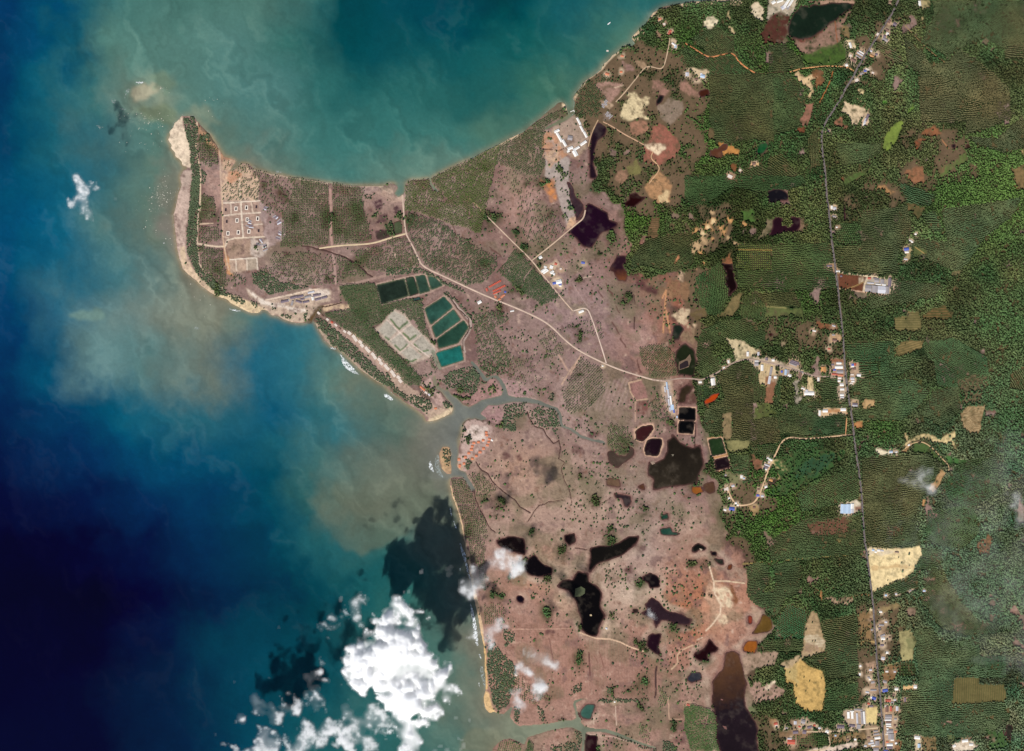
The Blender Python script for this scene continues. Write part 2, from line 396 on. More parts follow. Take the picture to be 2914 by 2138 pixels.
# ------------------------------------------------------------------ ponds
# tile, outline, colour of the water, second colour (or None), what it is
PONDS = [
    ('E', '1850,860 2065,810 2100,940 1890,1005 1870,930', (38, 50, 44), None, 'fish pond', 'dark green fish pond, largest and western of the north bank row', 0),
    ('E', '2080,800 2140,795 2180,920 2110,945', (42, 62, 50), None, 'fish pond', 'narrow green fish pond beside the large dark one', 0),
    ('F', '228,790 300,780 340,905 262,925', (46, 66, 57), None, 'fish pond', 'square green fish pond, third of the north bank row', 0),
    ('F', '325,790 380,800 440,860 350,895', (50, 74, 64), None, 'fish pond', 'rounded green fish pond at the east end of the north bank row', 0),
    ('F', '300,1045 450,950 520,1030 345,1170', (46, 80, 71), None, 'fish pond', 'green fish pond, northernmost of the slanting block', 0),
    ('F', '355,1185 525,1050 580,1130 385,1270', (50, 86, 75), None, 'fish pond', 'green fish pond, second from the north in the slanting block', 0),
    ('F', '395,1285 605,1135 640,1190 560,1310 410,1355', (38, 66, 56), None, 'fish pond', 'darker green fish pond, third from the north in the slanting block', 0),
    ('F', '388,1390 580,1332 605,1445 430,1500', (32, 98, 92), None, 'fish pond', 'bright teal fish pond at the south end of the slanting block', 0),
    ('F', '205,965 260,950 272,968 215,985', (48, 86, 84), None, 'fish pond', 'tiny teal pond between the two rows of fish ponds', 0),
    ('E', '1985,370 2040,350 2050,450 1990,455', (72, 82, 60), None, 'fish pond', 'small olive pond beside the sandy dike road', 0.5),
    ('C', '835,955 900,1010 885,1065 830,1100 800,1180 798,1300 820,1395 770,1400 765,1300 775,1100 790,1020', (34, 22, 34), None, 'lagoon', 'long narrow dark lagoon beside the walled compound', 1),
    ('F', '1580,215 1650,250 1730,290 1745,350 1815,370 1795,408 1700,440 1650,500 1610,560 1540,560 1480,490 1425,437 1500,370 1560,280', (34, 16, 34), None, 'lagoon', 'large black lagoon at the end of the cleared strip', 2),
    ('F', '1415,40 1440,60 1480,160 1540,230 1550,280 1490,350 1470,280 1440,150', (58, 42, 50), None, 'lagoon', 'brownish black marsh lagoon east of the cleared strip', 2),
    ('F', '1900,150 1960,130 1990,165 2050,165 1960,225 1940,242 1880,240 1860,222 1900,190', (36, 12, 16), None, 'lagoon', 'small blackish red lagoon among the trees', 2),
    ('F', '1810,620 1880,632 1880,680 1850,700 1890,770 1880,822 1810,825 1780,760 1745,730 1790,680', (42, 24, 36), (120, 72, 42), 'lagoon', 'dark pond fading to muddy orange at its south end', 2),
    ('D', '380,130 420,92 470,40 520,62 560,38 600,50 700,28 800,18 872,38 850,70 760,120 700,182 620,242 540,292 440,305 370,292 355,240', (26, 38, 32), None, 'lake', 'large dark green lake at the north edge', 2),
    ('D', '100,1190 130,1130 190,1115 197,1150 170,1200 120,1215', (16, 68, 38), None, 'lagoon', 'small bright green pond between plantations', 1),
    ('D', '190,1500 230,1490 300,1485 345,1515 365,1545 345,1570 290,1568 262,1585 200,1590', (26, 24, 32), None, 'lagoon', 'black oblong pond between dense woods', 1.5),
    ('G', '1370,340 1410,320 1450,335 1440,390 1500,412 1540,382 1525,320 1590,340 1580,420 1540,445 1450,435 1400,462 1352,470 1380,400', (40, 20, 32), None, 'lagoon', 'dark horseshoe lagoon round a wooded islet', 2),
    ('G', '970,690 1060,690 1070,780 1092,880 1050,920 1040,950 1015,935 1040,890 1010,850 1010,760', (26, 14, 14), None, 'lagoon', 'long black lagoon between two plantations', 2),
    ('G', '600,1170 650,1170 672,1200 640,1280 600,1290 588,1230', (30, 38, 34), None, 'lagoon', 'dark pond crossed by a thin dike', 1.5),
    ('G', '660,1330 690,1310 710,1335 760,1365 772,1450 762,1572 700,1560 640,1562 608,1450 610,1385', (32, 38, 28), None, 'lagoon', 'dark green pond with a small fish trap island', 2),
    ('J', '640,442 766,446 765,540 638,536', (14, 4, 8), None, 'pond', 'square black pond, northern of the pair', 0),
    ('J', '640,550 756,548 749,645 635,636', (14, 4, 8), None, 'pond', 'square black pond, southern of the pair', 0),
    ('J', '300,625 350,590 430,578 437,610 400,660 352,705 305,690', (58, 30, 34), None, 'pond', 'maroon rounded pond ringed by a pale dike', 0),
    ('J', '392,700 430,685 500,690 506,720 482,800 470,820 380,810 370,770', (30, 18, 28), None, 'pond', 'blackish rounded pond ringed by a pale dike', 0),
    ('J', '590,645 620,680 640,712 700,742 760,752 800,728 810,790 832,870 820,910 790,980 780,1040 690,1045 620,1055 500,1072 440,1085 440,1000 398,960 405,862 450,880 520,850 550,770 545,700 580,680', (36, 31, 29), (50, 43, 33), 'lake', 'broad dark lake south of the square black ponds', 2),
    ('J', '655,300 700,270 745,280 770,262 742,310 700,350 690,400 640,402', (52, 42, 34), None, 'lagoon', 'murky marsh pond by the bend of the white road', 3),
    ('J', '745,1062 800,1060 832,1072 820,1100 782,1122 745,1100', (150, 90, 42), None, 'pond', 'muddy orange pond at the foot of the dark lake', 2),
    ('J', '830,1042 912,1020 922,1100 872,1112 830,1075', (82, 58, 46), None, 'pond', 'muddy brown pond beside the orange one', 2),
    ('J', '80,800 130,780 160,822 230,822 270,750 290,770 272,830 160,912 90,880', (72, 60, 54), None, 'lagoon', 'shallow grey marsh pond at the creek head', 2.5),
    ('J', '870,692 972,680 1005,797 900,820', (36, 54, 34), None, 'fish pond', 'dark green square pond in an orange bank', 0),
    ('J', '918,852 1022,826 1042,908 930,932', (30, 20, 28), None, 'fish pond', 'blackish square pond below the green one', 0.5),
    ('J', '838,402 900,345 962,332 948,362 900,402 850,416', (178, 68, 28), None, 'pond', 'bright rust red pond beside the plantation', 1.5),
    ('J', '75,1002 175,998 180,1060 75,1052', (105, 82, 66), None, 'pond', 'shallow brown pond on the bare plain', 1.5),
    ('J', '310,1062 365,1035 372,1090', (86, 56, 44), None, 'pond', 'tiny rusty pond west of the dark lake', 1),
    ('J', '130,1110 250,1130 266,1170 240,1225 215,1215 190,1150 142,1150', (44, 36, 42), None, 'lagoon', 'dark hooked lagoon among scattered trees', 2),
    ('J', '500,1292 556,1266 556,1312 510,1322', (34, 66, 54), None, 'pond', 'small teal pool, northern of two', 1.5),
    ('J', '485,1400 570,1380 582,1420 650,1432 600,1450 500,1432', (36, 68, 58), None, 'pond', 'curved teal pool, southern of two', 2),
    ('I', '858,1480 940,1462 1010,1455 1080,1470 1086,1600 1040,1590 980,1570 900,1525', (22, 16, 22), None, 'lagoon', 'black lagoon partly under the wispy cloud', 2),
    ('I', '1398,1440 1470,1428 1482,1490 1430,1520 1395,1480', (22, 16, 22), None, 'lagoon', 'small round black pool north of the blue black lagoon', 2),
    ('M', '1320,60 1450,40 1560,15 1620,-25 1705,-40 1690,10 1650,60 1580,110 1450,160 1370,190 1320,262 1308,200 1330,130', (24, 22, 24), None, 'lagoon', 'large sickle shaped black lagoon on the south plain', 2),
    ('M', '880,113 922,160 1020,222 1022,268 950,280 850,270 798,225 820,170', (18, 12, 22), None, 'lagoon', 'round black lagoon beside the wispy cloud', 2),
    ('M', '1058,362 1110,320 1180,312 1230,240 1310,268 1312,330 1380,368 1412,420 1398,500 1432,590 1400,650 1370,757 1290,730 1254,690 1250,620 1224,560 1220,500 1180,440 1160,392', (16, 8, 16), None, 'lagoon', 'very large black lagoon with a tree covered islet', 2.5),
    ('M', '738,440 780,430 802,460 790,490 745,487', (20, 14, 28), None, 'pond', 'tiny round black pool near the south beach', 2),
    ('M', '1713,300 1790,255 1860,290 1862,362 1790,376 1770,330', (22, 16, 24), None, 'lagoon', 'black lagoon with a green tree on its east bank', 2),
    ('M', '1755,500 1810,450 1860,480 1900,540 2000,570 2112,620 2100,662 1990,650 1880,622 1840,682 1810,612 1718,572 1770,540', (48, 34, 42), None, 'lagoon', 'branching dark lagoon with a scrap of cloud over it', 2.5),
    ('M', '1788,735 1882,735 1850,840 1882,922 1800,862 1758,820', (34, 18, 30), None, 'lagoon', 'dark lagoon at the east end of the bare field', 2),
    ('M', '1652,545 1692,545 1688,572 1655,567', (24, 16, 20), None, 'pond', 'tiny black pool west of the branching lagoon', 1.5),
    ('N', '738,62 790,20 852,60 832,82 800,72 770,97 740,92', (22, 22, 24), None, 'pond', 'small black pool with a pale islet', 2),
    ('N', '890,90 932,95 930,122 895,116', (22, 20, 26), None, 'pond', 'tiny black pool at the wood edge', 1.5),
    ('N', '908,140 986,150 992,192 950,182', (38, 40, 36), None, 'pond', 'small dark green pool at the wood edge', 1.5),
    ('N', '1030,195 1058,190 1050,230 1018,232', (110, 62, 40), None, 'pond', 'tiny brown pool at the wood edge', 1),
    ('N', '880,770 920,812 952,840 930,872 862,890 872,940 800,952 760,912 770,880 840,842', (34, 10, 22), None, 'lagoon', 'blackish maroon lagoon north of the long lake', 2.5),
    ('N', '700,1090 740,1037 816,1030 816,1090 740,1112', (44, 46, 56), None, 'pond', 'slate coloured pond west of the long lake', 1.5),
    ('N', '1008,885 1060,865 1110,890 1120,960 1142,1050 1166,1120 1150,1220 1160,1300 1240,1420 1260,1500 1250,1580 1262,1660 1262,1800 970,1800 970,1660 930,1562 942,1450 900,1250 910,1100 980,1010 1000,940', (34, 26, 34), (92, 62, 40), 'lake', 'long dark lake stained brown at its north end', 2),
    ('N', '1240,700 1300,572 1362,610 1362,690 1330,722 1213,726', (98, 74, 38), None, 'pond', 'olive brown pond beside the oil palms', 2),
    ('N', '1143,850 1170,800 1252,785 1250,832 1232,880 1145,868', (150, 88, 38), None, 'pond', 'muddy orange pond north of the long lake', 1.5),
    ('N', '1190,590 1215,600 1210,650 1190,662', (120, 40, 26), None, 'pond', 'sliver of rust red water near the oil palms', 1.5),
    ('M', '1250,1330 1300,1285 1362,1290 1340,1350 1320,1400 1262,1392 1240,1362', (58, 94, 84), None, 'pond', 'teal pond joined to the south creek', 1),
    ('M', '1290,1525 1376,1535 1370,1680 1370,1800 1284,1800 1284,1660', (36, 16, 26), None, 'fish pond', 'black rectangular pond at the south edge', 0),
    ('C', '1318,742 1345,748 1330,790 1295,827 1288,800', (24, 26, 30), None, 'pond', 'tiny black pool in the grassy clearing', 1.5),
    ('C', '1620,722 1690,690 1706,740 1630,762', (66, 34, 28), None, 'pond', 'small brown pool at the edge of the large plantation', 2),
    ('C', '1708,1180 1780,1160 1820,1130 1846,1130 1840,1170 1800,1180 1812,1230 1790,1250 1720,1222', (84, 52, 40), None, 'pond', 'muddy brown pond with orange spoil beside it', 1.5),
    ('H', '790,240 806,240 805,350 788,350', (34, 22, 32), None, 'pond', 'slim black pond east of the highway', 1),
    ('H', '588,1020 606,1018 608,1048 590,1050', (22, 30, 24), None, 'pond', 'tiny dark pool west of the highway', 1),
    ('O', '2062,1440 2110,1440 2102,1562 2060,1500', (38, 38, 34), None, 'pond', 'dark forest pool in the south east corner', 2.5),
    ('G', '1338,1222 1385,1250 1350,1262', (44, 22, 20), None, 'pond', 'tiny dark triangular pool among the woods', 1),
    ('G', '762,960 790,955 788,975 768,980', (16, 12, 14), None, 'pond', 'tiny black pool by the plantation corner', 1),
    ('D', '1635,1130 1668,1130 1665,1160 1640,1158', (30, 24, 30), None, 'pond', 'tiny dark pool, western of two in the scrub', 1),
    ('D', '1748,1135 1775,1138 1775,1168 1748,1165', (60, 44, 34), None, 'pond', 'tiny brown pool, eastern of two in the scrub', 1),
]
WATER = np.zeros((NY, NX))
pond_geo = []
for t, s, c, c2, cat_, lab, wp in PONDS:
    poly = P(t, s)
    b, m = pmask(poly, wp, 1)
    WATER[b] = np.maximum(WATER[b], m)
    ctr = poly.mean(0)
    zl = float(sample(Z, ctr[None])[0])
    mb_ = np.clip(m * 1.6, 0, 1)
    Z[b] = Z[b] * (1 - mb_) + (zl - 3.0) * mb_
    pond_geo.append((poly, zl, wp))
DRY = LAND * (1 - WATER)
# ================================================================== BUILDINGS
ROOF = {'w': ('white', (246, 244, 240)), 'g': ('grey', (158, 152, 154)), 'p': ('dark purplish grey', (118, 104, 118)), 'o': ('orange', (216, 130, 92)), 'r': ('red', (196, 90, 70)),
        'b': ('blue', (74, 98, 190)), 'l': ('pale blue', (184, 206, 230)), 'k': ('brown', (124, 92, 80)), 't': ('tan', (206, 150, 92)), 'c': ('bare concrete', (222, 208, 196)), 's': ('silver', (206, 206, 214))}
roof_m = {k: flat_mat('roof ' + v[0], v[1], noise=((.25, .10), (1.2, .06)), rough=.7, spec=.3) for k, v in ROOF.items()}
wall_m = [flat_mat('plaster wall cream', (214, 200, 178), noise=((.4, .08),)), flat_mat('plaster wall white', (232, 228, 220), noise=((.4, .06),)), flat_mat('concrete wall', (176, 168, 160), noise=((.4, .1),))]
door_m = flat_mat('door wood', (96, 66, 48)); win_m = flat_mat('window glass', (58, 70, 84), rough=.2, spec=.5); ridge_m = flat_mat('ridge cap', (170, 160, 154))
def quad_mesh(name, quads, mat):
    v = []; f = []
    for q in quads: f.append(tuple(range(len(v), len(v) + len(q)))); v += q
    me = bpy.data.meshes.new(name); me.from_pydata(v, [], f); me.materials.append(mat); me.update(); return me
ORD = ['northernmost', 'second', 'third', 'fourth', 'fifth', 'sixth', 'seventh', 'eighth', 'ninth', 'tenth', 'eleventh', 'twelfth', 'thirteenth', 'fourteenth', 'fifteenth', 'sixteenth', 'seventeenth', 'eighteenth', 'nineteenth', 'twentieth', 'twenty first', 'twenty second', 'twenty third', 'twenty fourth', 'twenty fifth']
def house(x, y, L, Wd, ang, key, label, group, kind='house', z=None, flat=False):
    """L, Wd metres, ang degrees clockwise on the picture"""
    rr = random.Random(int(x * 13 + y * 7)); h = 3.2 if max(L, Wd) < 22 else (4.6 if max(L, Wd) < 60 else 6.5)
    if L < Wd: L, Wd, ang = Wd, L, ang + 90
    xy = W((x, y)); z0 = float(sample(Z, np.array([[x, y]]))[0]) if z is None else z
    e = new_obj(kind.replace(' ', '_'), None); e.location = (xy[0], xy[1], z0 - .3); e.rotation_euler = (0, 0, -math.radians(ang))
    tag(e, label, kind, group)
    a, b_ = L / 2, Wd / 2; oh = .8; rh = 0 if flat else min(Wd * .22, 5)
    wm = MB()
    wm.add([(-a, -b_, 0), (a, -b_, 0), (a, b_, 0), (-a, b_, 0), (-a, -b_, h), (a, -b_, h), (a, b_, h), (-a, b_, h), (-a, 0, h + rh * .95), (a, 0, h + rh * .95)],
           [(0, 1, 5, 4), (2, 3, 7, 6), (1, 2, 6, 9, 5), (3, 0, 4, 8, 7)])
    new_obj('wall', wm.mesh('wall', rr.choice(wall_m)), e)
    A, B = a + oh, b_ + oh; t = .25; dz = rh * oh / max(b_, .1)
    rm = MB()
    if flat:
        rm.box(-A, A, -B, B, h + .02, h + .35)
        for x0, x1, y0, y1 in [(-A, A, -B, -B + .3), (-A, A, B - .3, B), (-A, -A + .3, -B + .3, B - .3), (A - .3, A, -B + .3, B - .3)]: rm.box(x0, x1, y0, y1, h + .36, h + .8)
    else:
        e0 = h - dz + .05; r0 = h + rh + .05
        rm.add([(-A, -B, e0), (A, -B, e0), (A, 0, r0), (-A, 0, r0), (A, B, e0), (-A, B, e0), (-A, -B, e0 + t), (A, -B, e0 + t), (A, 0, r0 + t), (-A, 0, r0 + t), (A, B, e0 + t), (-A, B, e0 + t)],
               [(3, 2, 1, 0), (5, 4, 2, 3), (6, 7, 8, 9), (9, 8, 10, 11), (0, 1, 7, 6), (4, 5, 11, 10), (1, 2, 8, 7), (2, 4, 10, 8), (3, 0, 6, 9), (5, 3, 9, 11)])
    ro = new_obj('roof', rm.mesh('roof', roof_m[key]), e)
    if not flat and L > 14:
        cm = MB(); cm.box(-A, A, -.35, .35, r0 + t - .05, r0 + t + .15); new_obj('ridge_cap', cm.mesh('ridge_cap', ridge_m), ro)
    new_obj('door', quad_mesh('door', [[(-.6, -b_ - .03, 0.3), (.6, -b_ - .03, .3), (.6, -b_ - .03, 2.4), (-.6, -b_ - .03, 2.4)]], door_m), e)
    for sx in ((-.55, .55) if L < 30 else (-.75, -.35, .35, .75)):
        for sd in (-1, 1):
            y_ = sd * (b_ + .03); q = [(a * sx - .8, y_, 1.2), (a * sx + .8, y_, 1.2), (a * sx + .8, y_, 2.3), (a * sx - .8, y_, 2.3)]
            new_obj('window', quad_mesh('window', [q if sd < 0 else q[::-1]], win_m), e)
    c = P('S', '%g,%g' % (x, y)); a_ = math.radians(ang); u = np.array([math.cos(a_), math.sin(a_)])
    b2 = box(c, max(L, Wd)); dx = (GX[b2] - x) * u[0] + (GY[b2] - y) * u[1]; dy = -(GX[b2] - x) * u[1] + (GY[b2] - y) * u[0]
    BLOCK[b2] = np.maximum(BLOCK[b2], ((abs(dx) < L / 4 + 3) & (abs(dy) < Wd / 4 + 3)) * 1.0)
    return e
CL = []
def cluster(tile, where, group, data, kind='house'):
    """data: x,y,len,wid,ang,roof on the sheet; ordinals from the north single each one out"""
    it = []
    for w in data.split():
        q = w.split(','); it.append((float(q[0]), float(q[1]), float(q[2]), float(q[3]), float(q[4]), q[5][0], len(q[5]) > 1))
    s = GS / 2.754
    for key in sorted({i[5] for i in it}):
        same = sorted([i for i in it if i[5] == key], key=lambda i: i[1])
        for n, i in enumerate(same):
            p = P(tile, '%g,%g' % (i[0], i[1]))[0]
            size = 'long ' if i[2] > 55 else ('small ' if max(i[2], i[3]) < 18 else '')
            lab = '%s%s roofed %s %s' % (size, ROOF[key][0], kind, where)
            if len(same) > 1: lab += ', ' + ORD[n] + ('' if n == 0 else ' from north')
            assert len(lab.split()) <= 16, lab
            CL.append((p[0], p[1], max(i[2] * s + .3, 3.5), max(i[3] * s + .3, 3), i[4], key, lab, group, kind, i[6]))
cluster('E', 'in the ruined beach resort', 'resort blocks by the cape creek', '1130,985,60,17,-12,p 1200,955,56,17,-14,p 1250,947,50,17,-14,p 1310,950,50,16,-14,g 1370,938,34,17,-14,p 1400,933,24,14,-14,p 1390,969,44,15,-14,p 1440,955,44,15,-14,p 1268,968,28,12,-14,p 1240,988,48,14,18,p 1296,990,50,14,-12,p 1188,1000,38,14,-75,g 1350,965,16,24,-10,w 1160,978,10,12,-12,w 1336,915,50,12,-14,s')
s_ = ''
for k in range(17):
    t = k / 16.0; s_ += '%g,%g,29,21,%g,c ' % (1640 + 400 * t + (6 if k % 2 else -4), 1240 + 370 * t - (5 if k % 3 == 0 else 0), 42 + (k % 3) * 5)
cluster('E', 'in the beach bungalow row', 'roofless bungalows along the beach', s_, 'ruined bungalow')
cluster('E', 'by the beach row debris', 'debris huts north of the beach row', '1395,1078,22,14,40,c 1425,1100,18,12,35,k 1465,1128,20,13,40,c 1500,1150,18,14,35,r 1530,1172,22,13,42,c 1560,1200,20,12,40,k 1600,1222,24,14,40,c', 'ruined hut')
cluster('C', 'in the walled compound by the inlet', 'hatchery sheds round the compound', '508,1028,42,18,-25,w 680,952,60,15,62,w 704,1010,50,15,62,w 732,1056,48,16,62,w 528,1078,80,18,60,w 566,1122,56,18,60,w 613,1163,42,20,-22,w 660,1166,56,16,-30,w 716,1124,54,18,-35,w 652,1203,46,30,62,w 598,1186,20,14,-25,w', 'shed')
cluster('C', 'in the middle of the walled compound', 'hatchery sheds round the compound', '612,1082,36,34,10,g', 'pavilion')
s_ = ''
for k in range(9): s_ += '%g,%g,10,11,-28,r ' % (808 + 10.5 * k, 872 - 5.8 * k)
for k in range(9): s_ += '%g,%g,10,11,-26,r ' % (838 + 11 * k, 905 - 5.2 * k)
s_ += '787,895,24,14,70,r 842,924,14,11,-26,r 856,918,14,11,-26,r 870,912,14,11,-26,r 886,905,14,11,-26,r 854,950,20,14,70,o 915,940,22,12,-25,o 903,950,20,12,-25,o 884,970,18,12,-20,o 930,912,12,12,0,b'
cluster('F', 'in the roadside cottage rows', 'cottage rows beside the pale road', s_, 'cottage')
cluster('F', 'at the farm by the straight track', 'white sheds beside the straight track', '1206,642,24,20,-30,w 1232,742,46,17,-35,w 1246,752,46,17,-35,w 1245,716,22,12,20,w 1292,718,22,24,20,w 1296,756,30,14,-30,w 1305,768,30,16,30,w 1350,833,42,30,-12,w 1325,842,48,16,-12,b 1360,852,24,8,-12,b 1326,692,20,16,20,r 1365,732,16,12,-30,c 1362,865,16,8,0,w', 'shed')
cluster('F', 'south of the track corner', 'lone sheds on the plain', '1525,1066,40,16,-22,w', 'shed')
cluster('F', 'beside the small square brown field', 'lone sheds on the plain', '728,993,30,20,-30,w', 'shed')
cluster('F', 'under the trees east of the track', 'lone sheds on the plain', '1540,683,26,14,10,b', 'shed')
cluster('F', 'beside the pale road', 'lone sheds on the plain', '984,1062,28,8,-12,w 1693,1492,10,8,0,w', 'shed')
cluster('I', 'on the sandy river spit', 'orange bungalows by the river mouth', '782,636,17,15,10,o 785,658,18,15,0,o 806,688,20,15,15,o 826,697,16,10,40,w 757,698,18,16,0,o 720,712,18,16,0,o 684,718,20,17,0,o 800,712,17,14,0,o 790,736,20,16,0,o 672,745,18,16,0,o 665,770,22,18,0,o 760,762,20,18,0,o 645,798,20,18,0,o 732,790,22,18,0,o 703,820,18,16,0,o 617,830,20,18,0,o 672,842,17,15,0,o 568,847,20,18,0,o 574,895,17,15,0,o 607,880,17,15,0,o 572,908,12,10,0,o', 'bungalow')
cluster('I', 'on the north bank of the river mouth', 'ruined houses north of the river', '272,282,20,12,40,o 291,299,24,13,40,o 384,448,18,12,-10,o 310,325,22,12,40,c 335,340,16,12,40,s', 'house')
cluster('H', 'inside the walled works', 'sheds and greenhouses of the works', '982,885,48,48,4,g 1035,890,44,52,4,g 1088,895,60,54,4,s 1130,898,30,54,4,g 990,805,24,14,4,r 1048,822,34,30,4,g 1035,805,26,10,4,p 1150,838,22,66,4,p 1092,832,26,34,4,g 1000,842,50,8,4,s 1060,852,40,7,4,w 1105,856,26,10,4,w 770,788,14,12,0,p', 'shed')
cluster('J', 'in the crossroads village', 'houses of the crossroads village', '1178,22,16,34,0,w 1262,20,14,26,0,s 1246,98,30,30,0,g 1248,78,28,12,0,w 1290,130,18,46,0,w 1360,155,17,62,12,g 1348,225,18,62,10,s 1393,203,20,18,0,w 1377,70,20,16,0,w 1326,62,18,20,0,p 1545,92,74,11,20,p 1532,104,60,9,20,g 1550,82,60,8,20,p 1475,165,15,42,3,l 1445,160,12,14,0,b 1506,190,26,18,15,w 1495,160,14,26,10,g 1588,188,22,46,12,k 1600,165,26,14,10,g 1732,220,14,26,0,w 1660,330,76,26,0,w 1612,292,26,10,15,w 1640,312,18,20,0,s 1028,82,12,22,-10,w 905,240,30,52,-8,w 905,210,26,10,-8,g 805,242,24,14,-5,w 990,128,14,8,-30,w')
cluster('J', 'at the highway crossing', 'shops and houses at the highway crossing', '1892,94,38,14,0,w 1892,125,60,20,0,w 1770,142,36,38,-10,t 1842,105,22,10,0,p 1858,145,20,11,0,b 1900,160,50,22,0,g 1860,180,44,11,5,r 1904,188,40,11,5,o 1898,210,24,10,0,w 1894,232,20,14,0,w 1915,262,28,18,0,w 1918,298,30,15,0,w 1916,342,28,14,0,w 1918,360,26,10,0,s 2000,105,16,16,0,b 2020,104,14,16,0,r 2000,118,22,10,0,w 1994,98,20,10,0,g 2010,138,26,18,-10,k 2048,188,30,18,0,w 1998,214,28,16,0,s 2002,236,22,10,0,w 1990,252,24,10,0,c 1996,184,24,10,0,c 2018,412,40,9,3,p 2018,426,40,8,3,s', 'building')
cluster('J', 'of the walled roadside yard', 'buildings of the walled roadside yard', '1785,468,38,20,0,w 1742,484,15,40,0,w 1926,457,40,20,0,w', 'building')
cluster('J', 'of the highway depot', 'halls of the depot beside the highway', '1928,1235,44,70,3,l 1968,1235,34,72,3,l 1997,1215,22,40,3,w 1994,1253,26,28,3,s', 'hall')
cluster('J', 'in the camp by the square black ponds', 'huts of the roadside camp', '545,272,10,60,-6,l 530,300,8,40,-6,s 556,330,10,70,-6,s 575,385,10,70,-6,w 560,400,8,50,-6,s 586,440,22,40,-6,l 570,455,10,30,-6,s 600,470,10,24,-6,b 624,515,8,16,0,l', 'hut')
cluster('J', 'in the hamlet along the cream road', 'houses of the hamlet along the cream road', '1350,845,46,12,28,w 1330,893,40,10,20,s 1322,908,36,9,20,p 1315,922,30,8,20,w 1130,984,16,22,0,w 1148,996,10,10,0,l 1062,1055,22,14,-15,s 1002,1082,28,16,-15,c 1020,1078,12,26,-10,c 1085,1190,14,14,0,w 1100,1205,12,10,0,w 1053,1235,40,24,5,b 1000,1243,20,12,20,w 1262,1082,16,12,0,k 1320,1062,20,14,-20,w 1258,1130,22,14,0,b 1292,1135,20,14,0,s 1032,1152,14,12,-30,w 1360,1010,26,16,20,t 1228,1222,18,16,0,k 1005,970,12,12,0,g 1345,870,10,12,20,s')
cluster('D', 'beside the north highway', 'houses along the north highway', '842,356,16,42,-18,w 865,472,42,20,30,k 842,440,16,20,20,c 918,425,50,9,32,s 905,445,44,9,32,g 930,412,40,8,32,w 812,512,18,18,-20,w 1190,192,26,26,30,p 1145,172,18,22,30,k 1115,312,42,20,28,g 1132,268,18,20,20,w 1110,285,18,16,20,p 1130,235,26,16,25,k 1010,440,30,14,30,t 1005,402,14,12,30,s 892,630,26,20,-25,c 930,578,26,16,-15,g 958,556,20,14,0,b 975,545,26,12,20,c 1018,572,18,12,20,c 1045,428,18,14,0,p 1385,28,18,38,-8,w 668,1028,18,14,0,p 1155,18,14,14,0,k 1055,270,20,14,-55,c')
cluster('D', 'of the top edge resort', 'blocks of the shore resort', '345,22,84,18,-58,w 372,30,70,14,-58,w 318,58,40,26,-35,s 290,10,50,16,-20,w 355,62,30,14,-58,g 240,20,30,20,-30,w', 'block')
cluster('D', 'by the bare playing field', 'school blocks', '972,925,18,56,22,p 958,950,16,40,22,s 950,975,14,22,22,w', 'school')
cluster('C', 'in the northern shore woods', 'houses of the northern shore woods', '903,582,30,16,15,o 1012,565,18,14,0,o 1396,246,20,14,-30,r 1392,264,22,14,10,r 1315,150,24,12,-20,o 1350,190,18,14,20,c 1530,584,24,28,0,s 1650,598,34,24,15,l 1640,580,14,12,0,w 1425,348,34,12,35,w 1438,365,16,22,0,l 1020,440,22,14,10,o 905,400,14,10,0,c 1600,622,26,20,0,k 1865,1385,34,24,25,c 2052,1284,26,20,0,k 1945,1335,14,12,0,c')
cluster('H', 'on the eastern slope', 'farmsteads of the eastern slope', '1281,577,36,20,-8,b 1284,600,28,12,0,w 1312,510,20,8,15,w 1353,458,12,12,0,w 1276,656,26,9,5,s 1326,520,12,10,0,w', 'farmhouse')
cluster('H', 'beside the middle highway', 'houses along the middle highway', '697,250,14,24,0,w 720,258,22,22,0,s 715,320,30,10,8,g 678,708,40,10,0,p 745,750,28,10,0,w 735,405,10,8,0,w 718,1290,34,18,5,k 710,1248,24,10,0,g 712,1178,24,8,15,s 558,1217,26,9,10,w 675,1358,20,10,10,r')
cluster('O', 'beside the south highway', 'houses along the south highway', '1095,745,36,14,-20,g 1098,770,28,18,0,w 1090,822,26,14,0,p 1085,664,36,12,5,g 1098,925,26,22,10,s 1018,1112,26,16,-10,g 1112,1108,28,18,15,g 1128,1028,20,10,0,w 1022,1174,46,12,0,g 1114,1177,40,20,-12,b 1203,1165,26,18,0,w 1350,1148,24,22,0,w 1026,1238,30,20,20,b 1010,1230,18,12,0,w 1137,1256,40,16,0,r 1160,1320,16,36,0,r 1128,1322,22,44,0,k 1208,1318,18,34,0,s 1140,1382,50,28,0,g 1136,1408,50,10,0,w 1142,1424,40,12,0,k 1140,1440,38,10,0,w 1142,1456,38,8,0,w 1150,1496,48,28,0,g 1133,1490,14,36,0,w 1160,1538,42,44,0,g 1130,1520,24,10,0,c 1130,1580,20,14,0,o 1150,1602,46,18,0,w 1150,1624,40,14,0,p 1170,1562,24,12,0,w 1046,1518,44,12,-10,g 1054,1548,44,16,-8,w 1052,1590,30,34,0,g 1005,1590,44,12,-12,s 1020,1608,30,10,-12,w 1042,1640,40,24,0,g 1040,1495,30,10,-5,g 920,985,14,12,-30,w 917,1050,14,16,0,w 1190,1030,16,10,0,s 1060,1360,12,10,0,k 1070,690,20,12,0,p 975,1190,26,10,10,s 1270,1248,12,30,0,p', 'building')
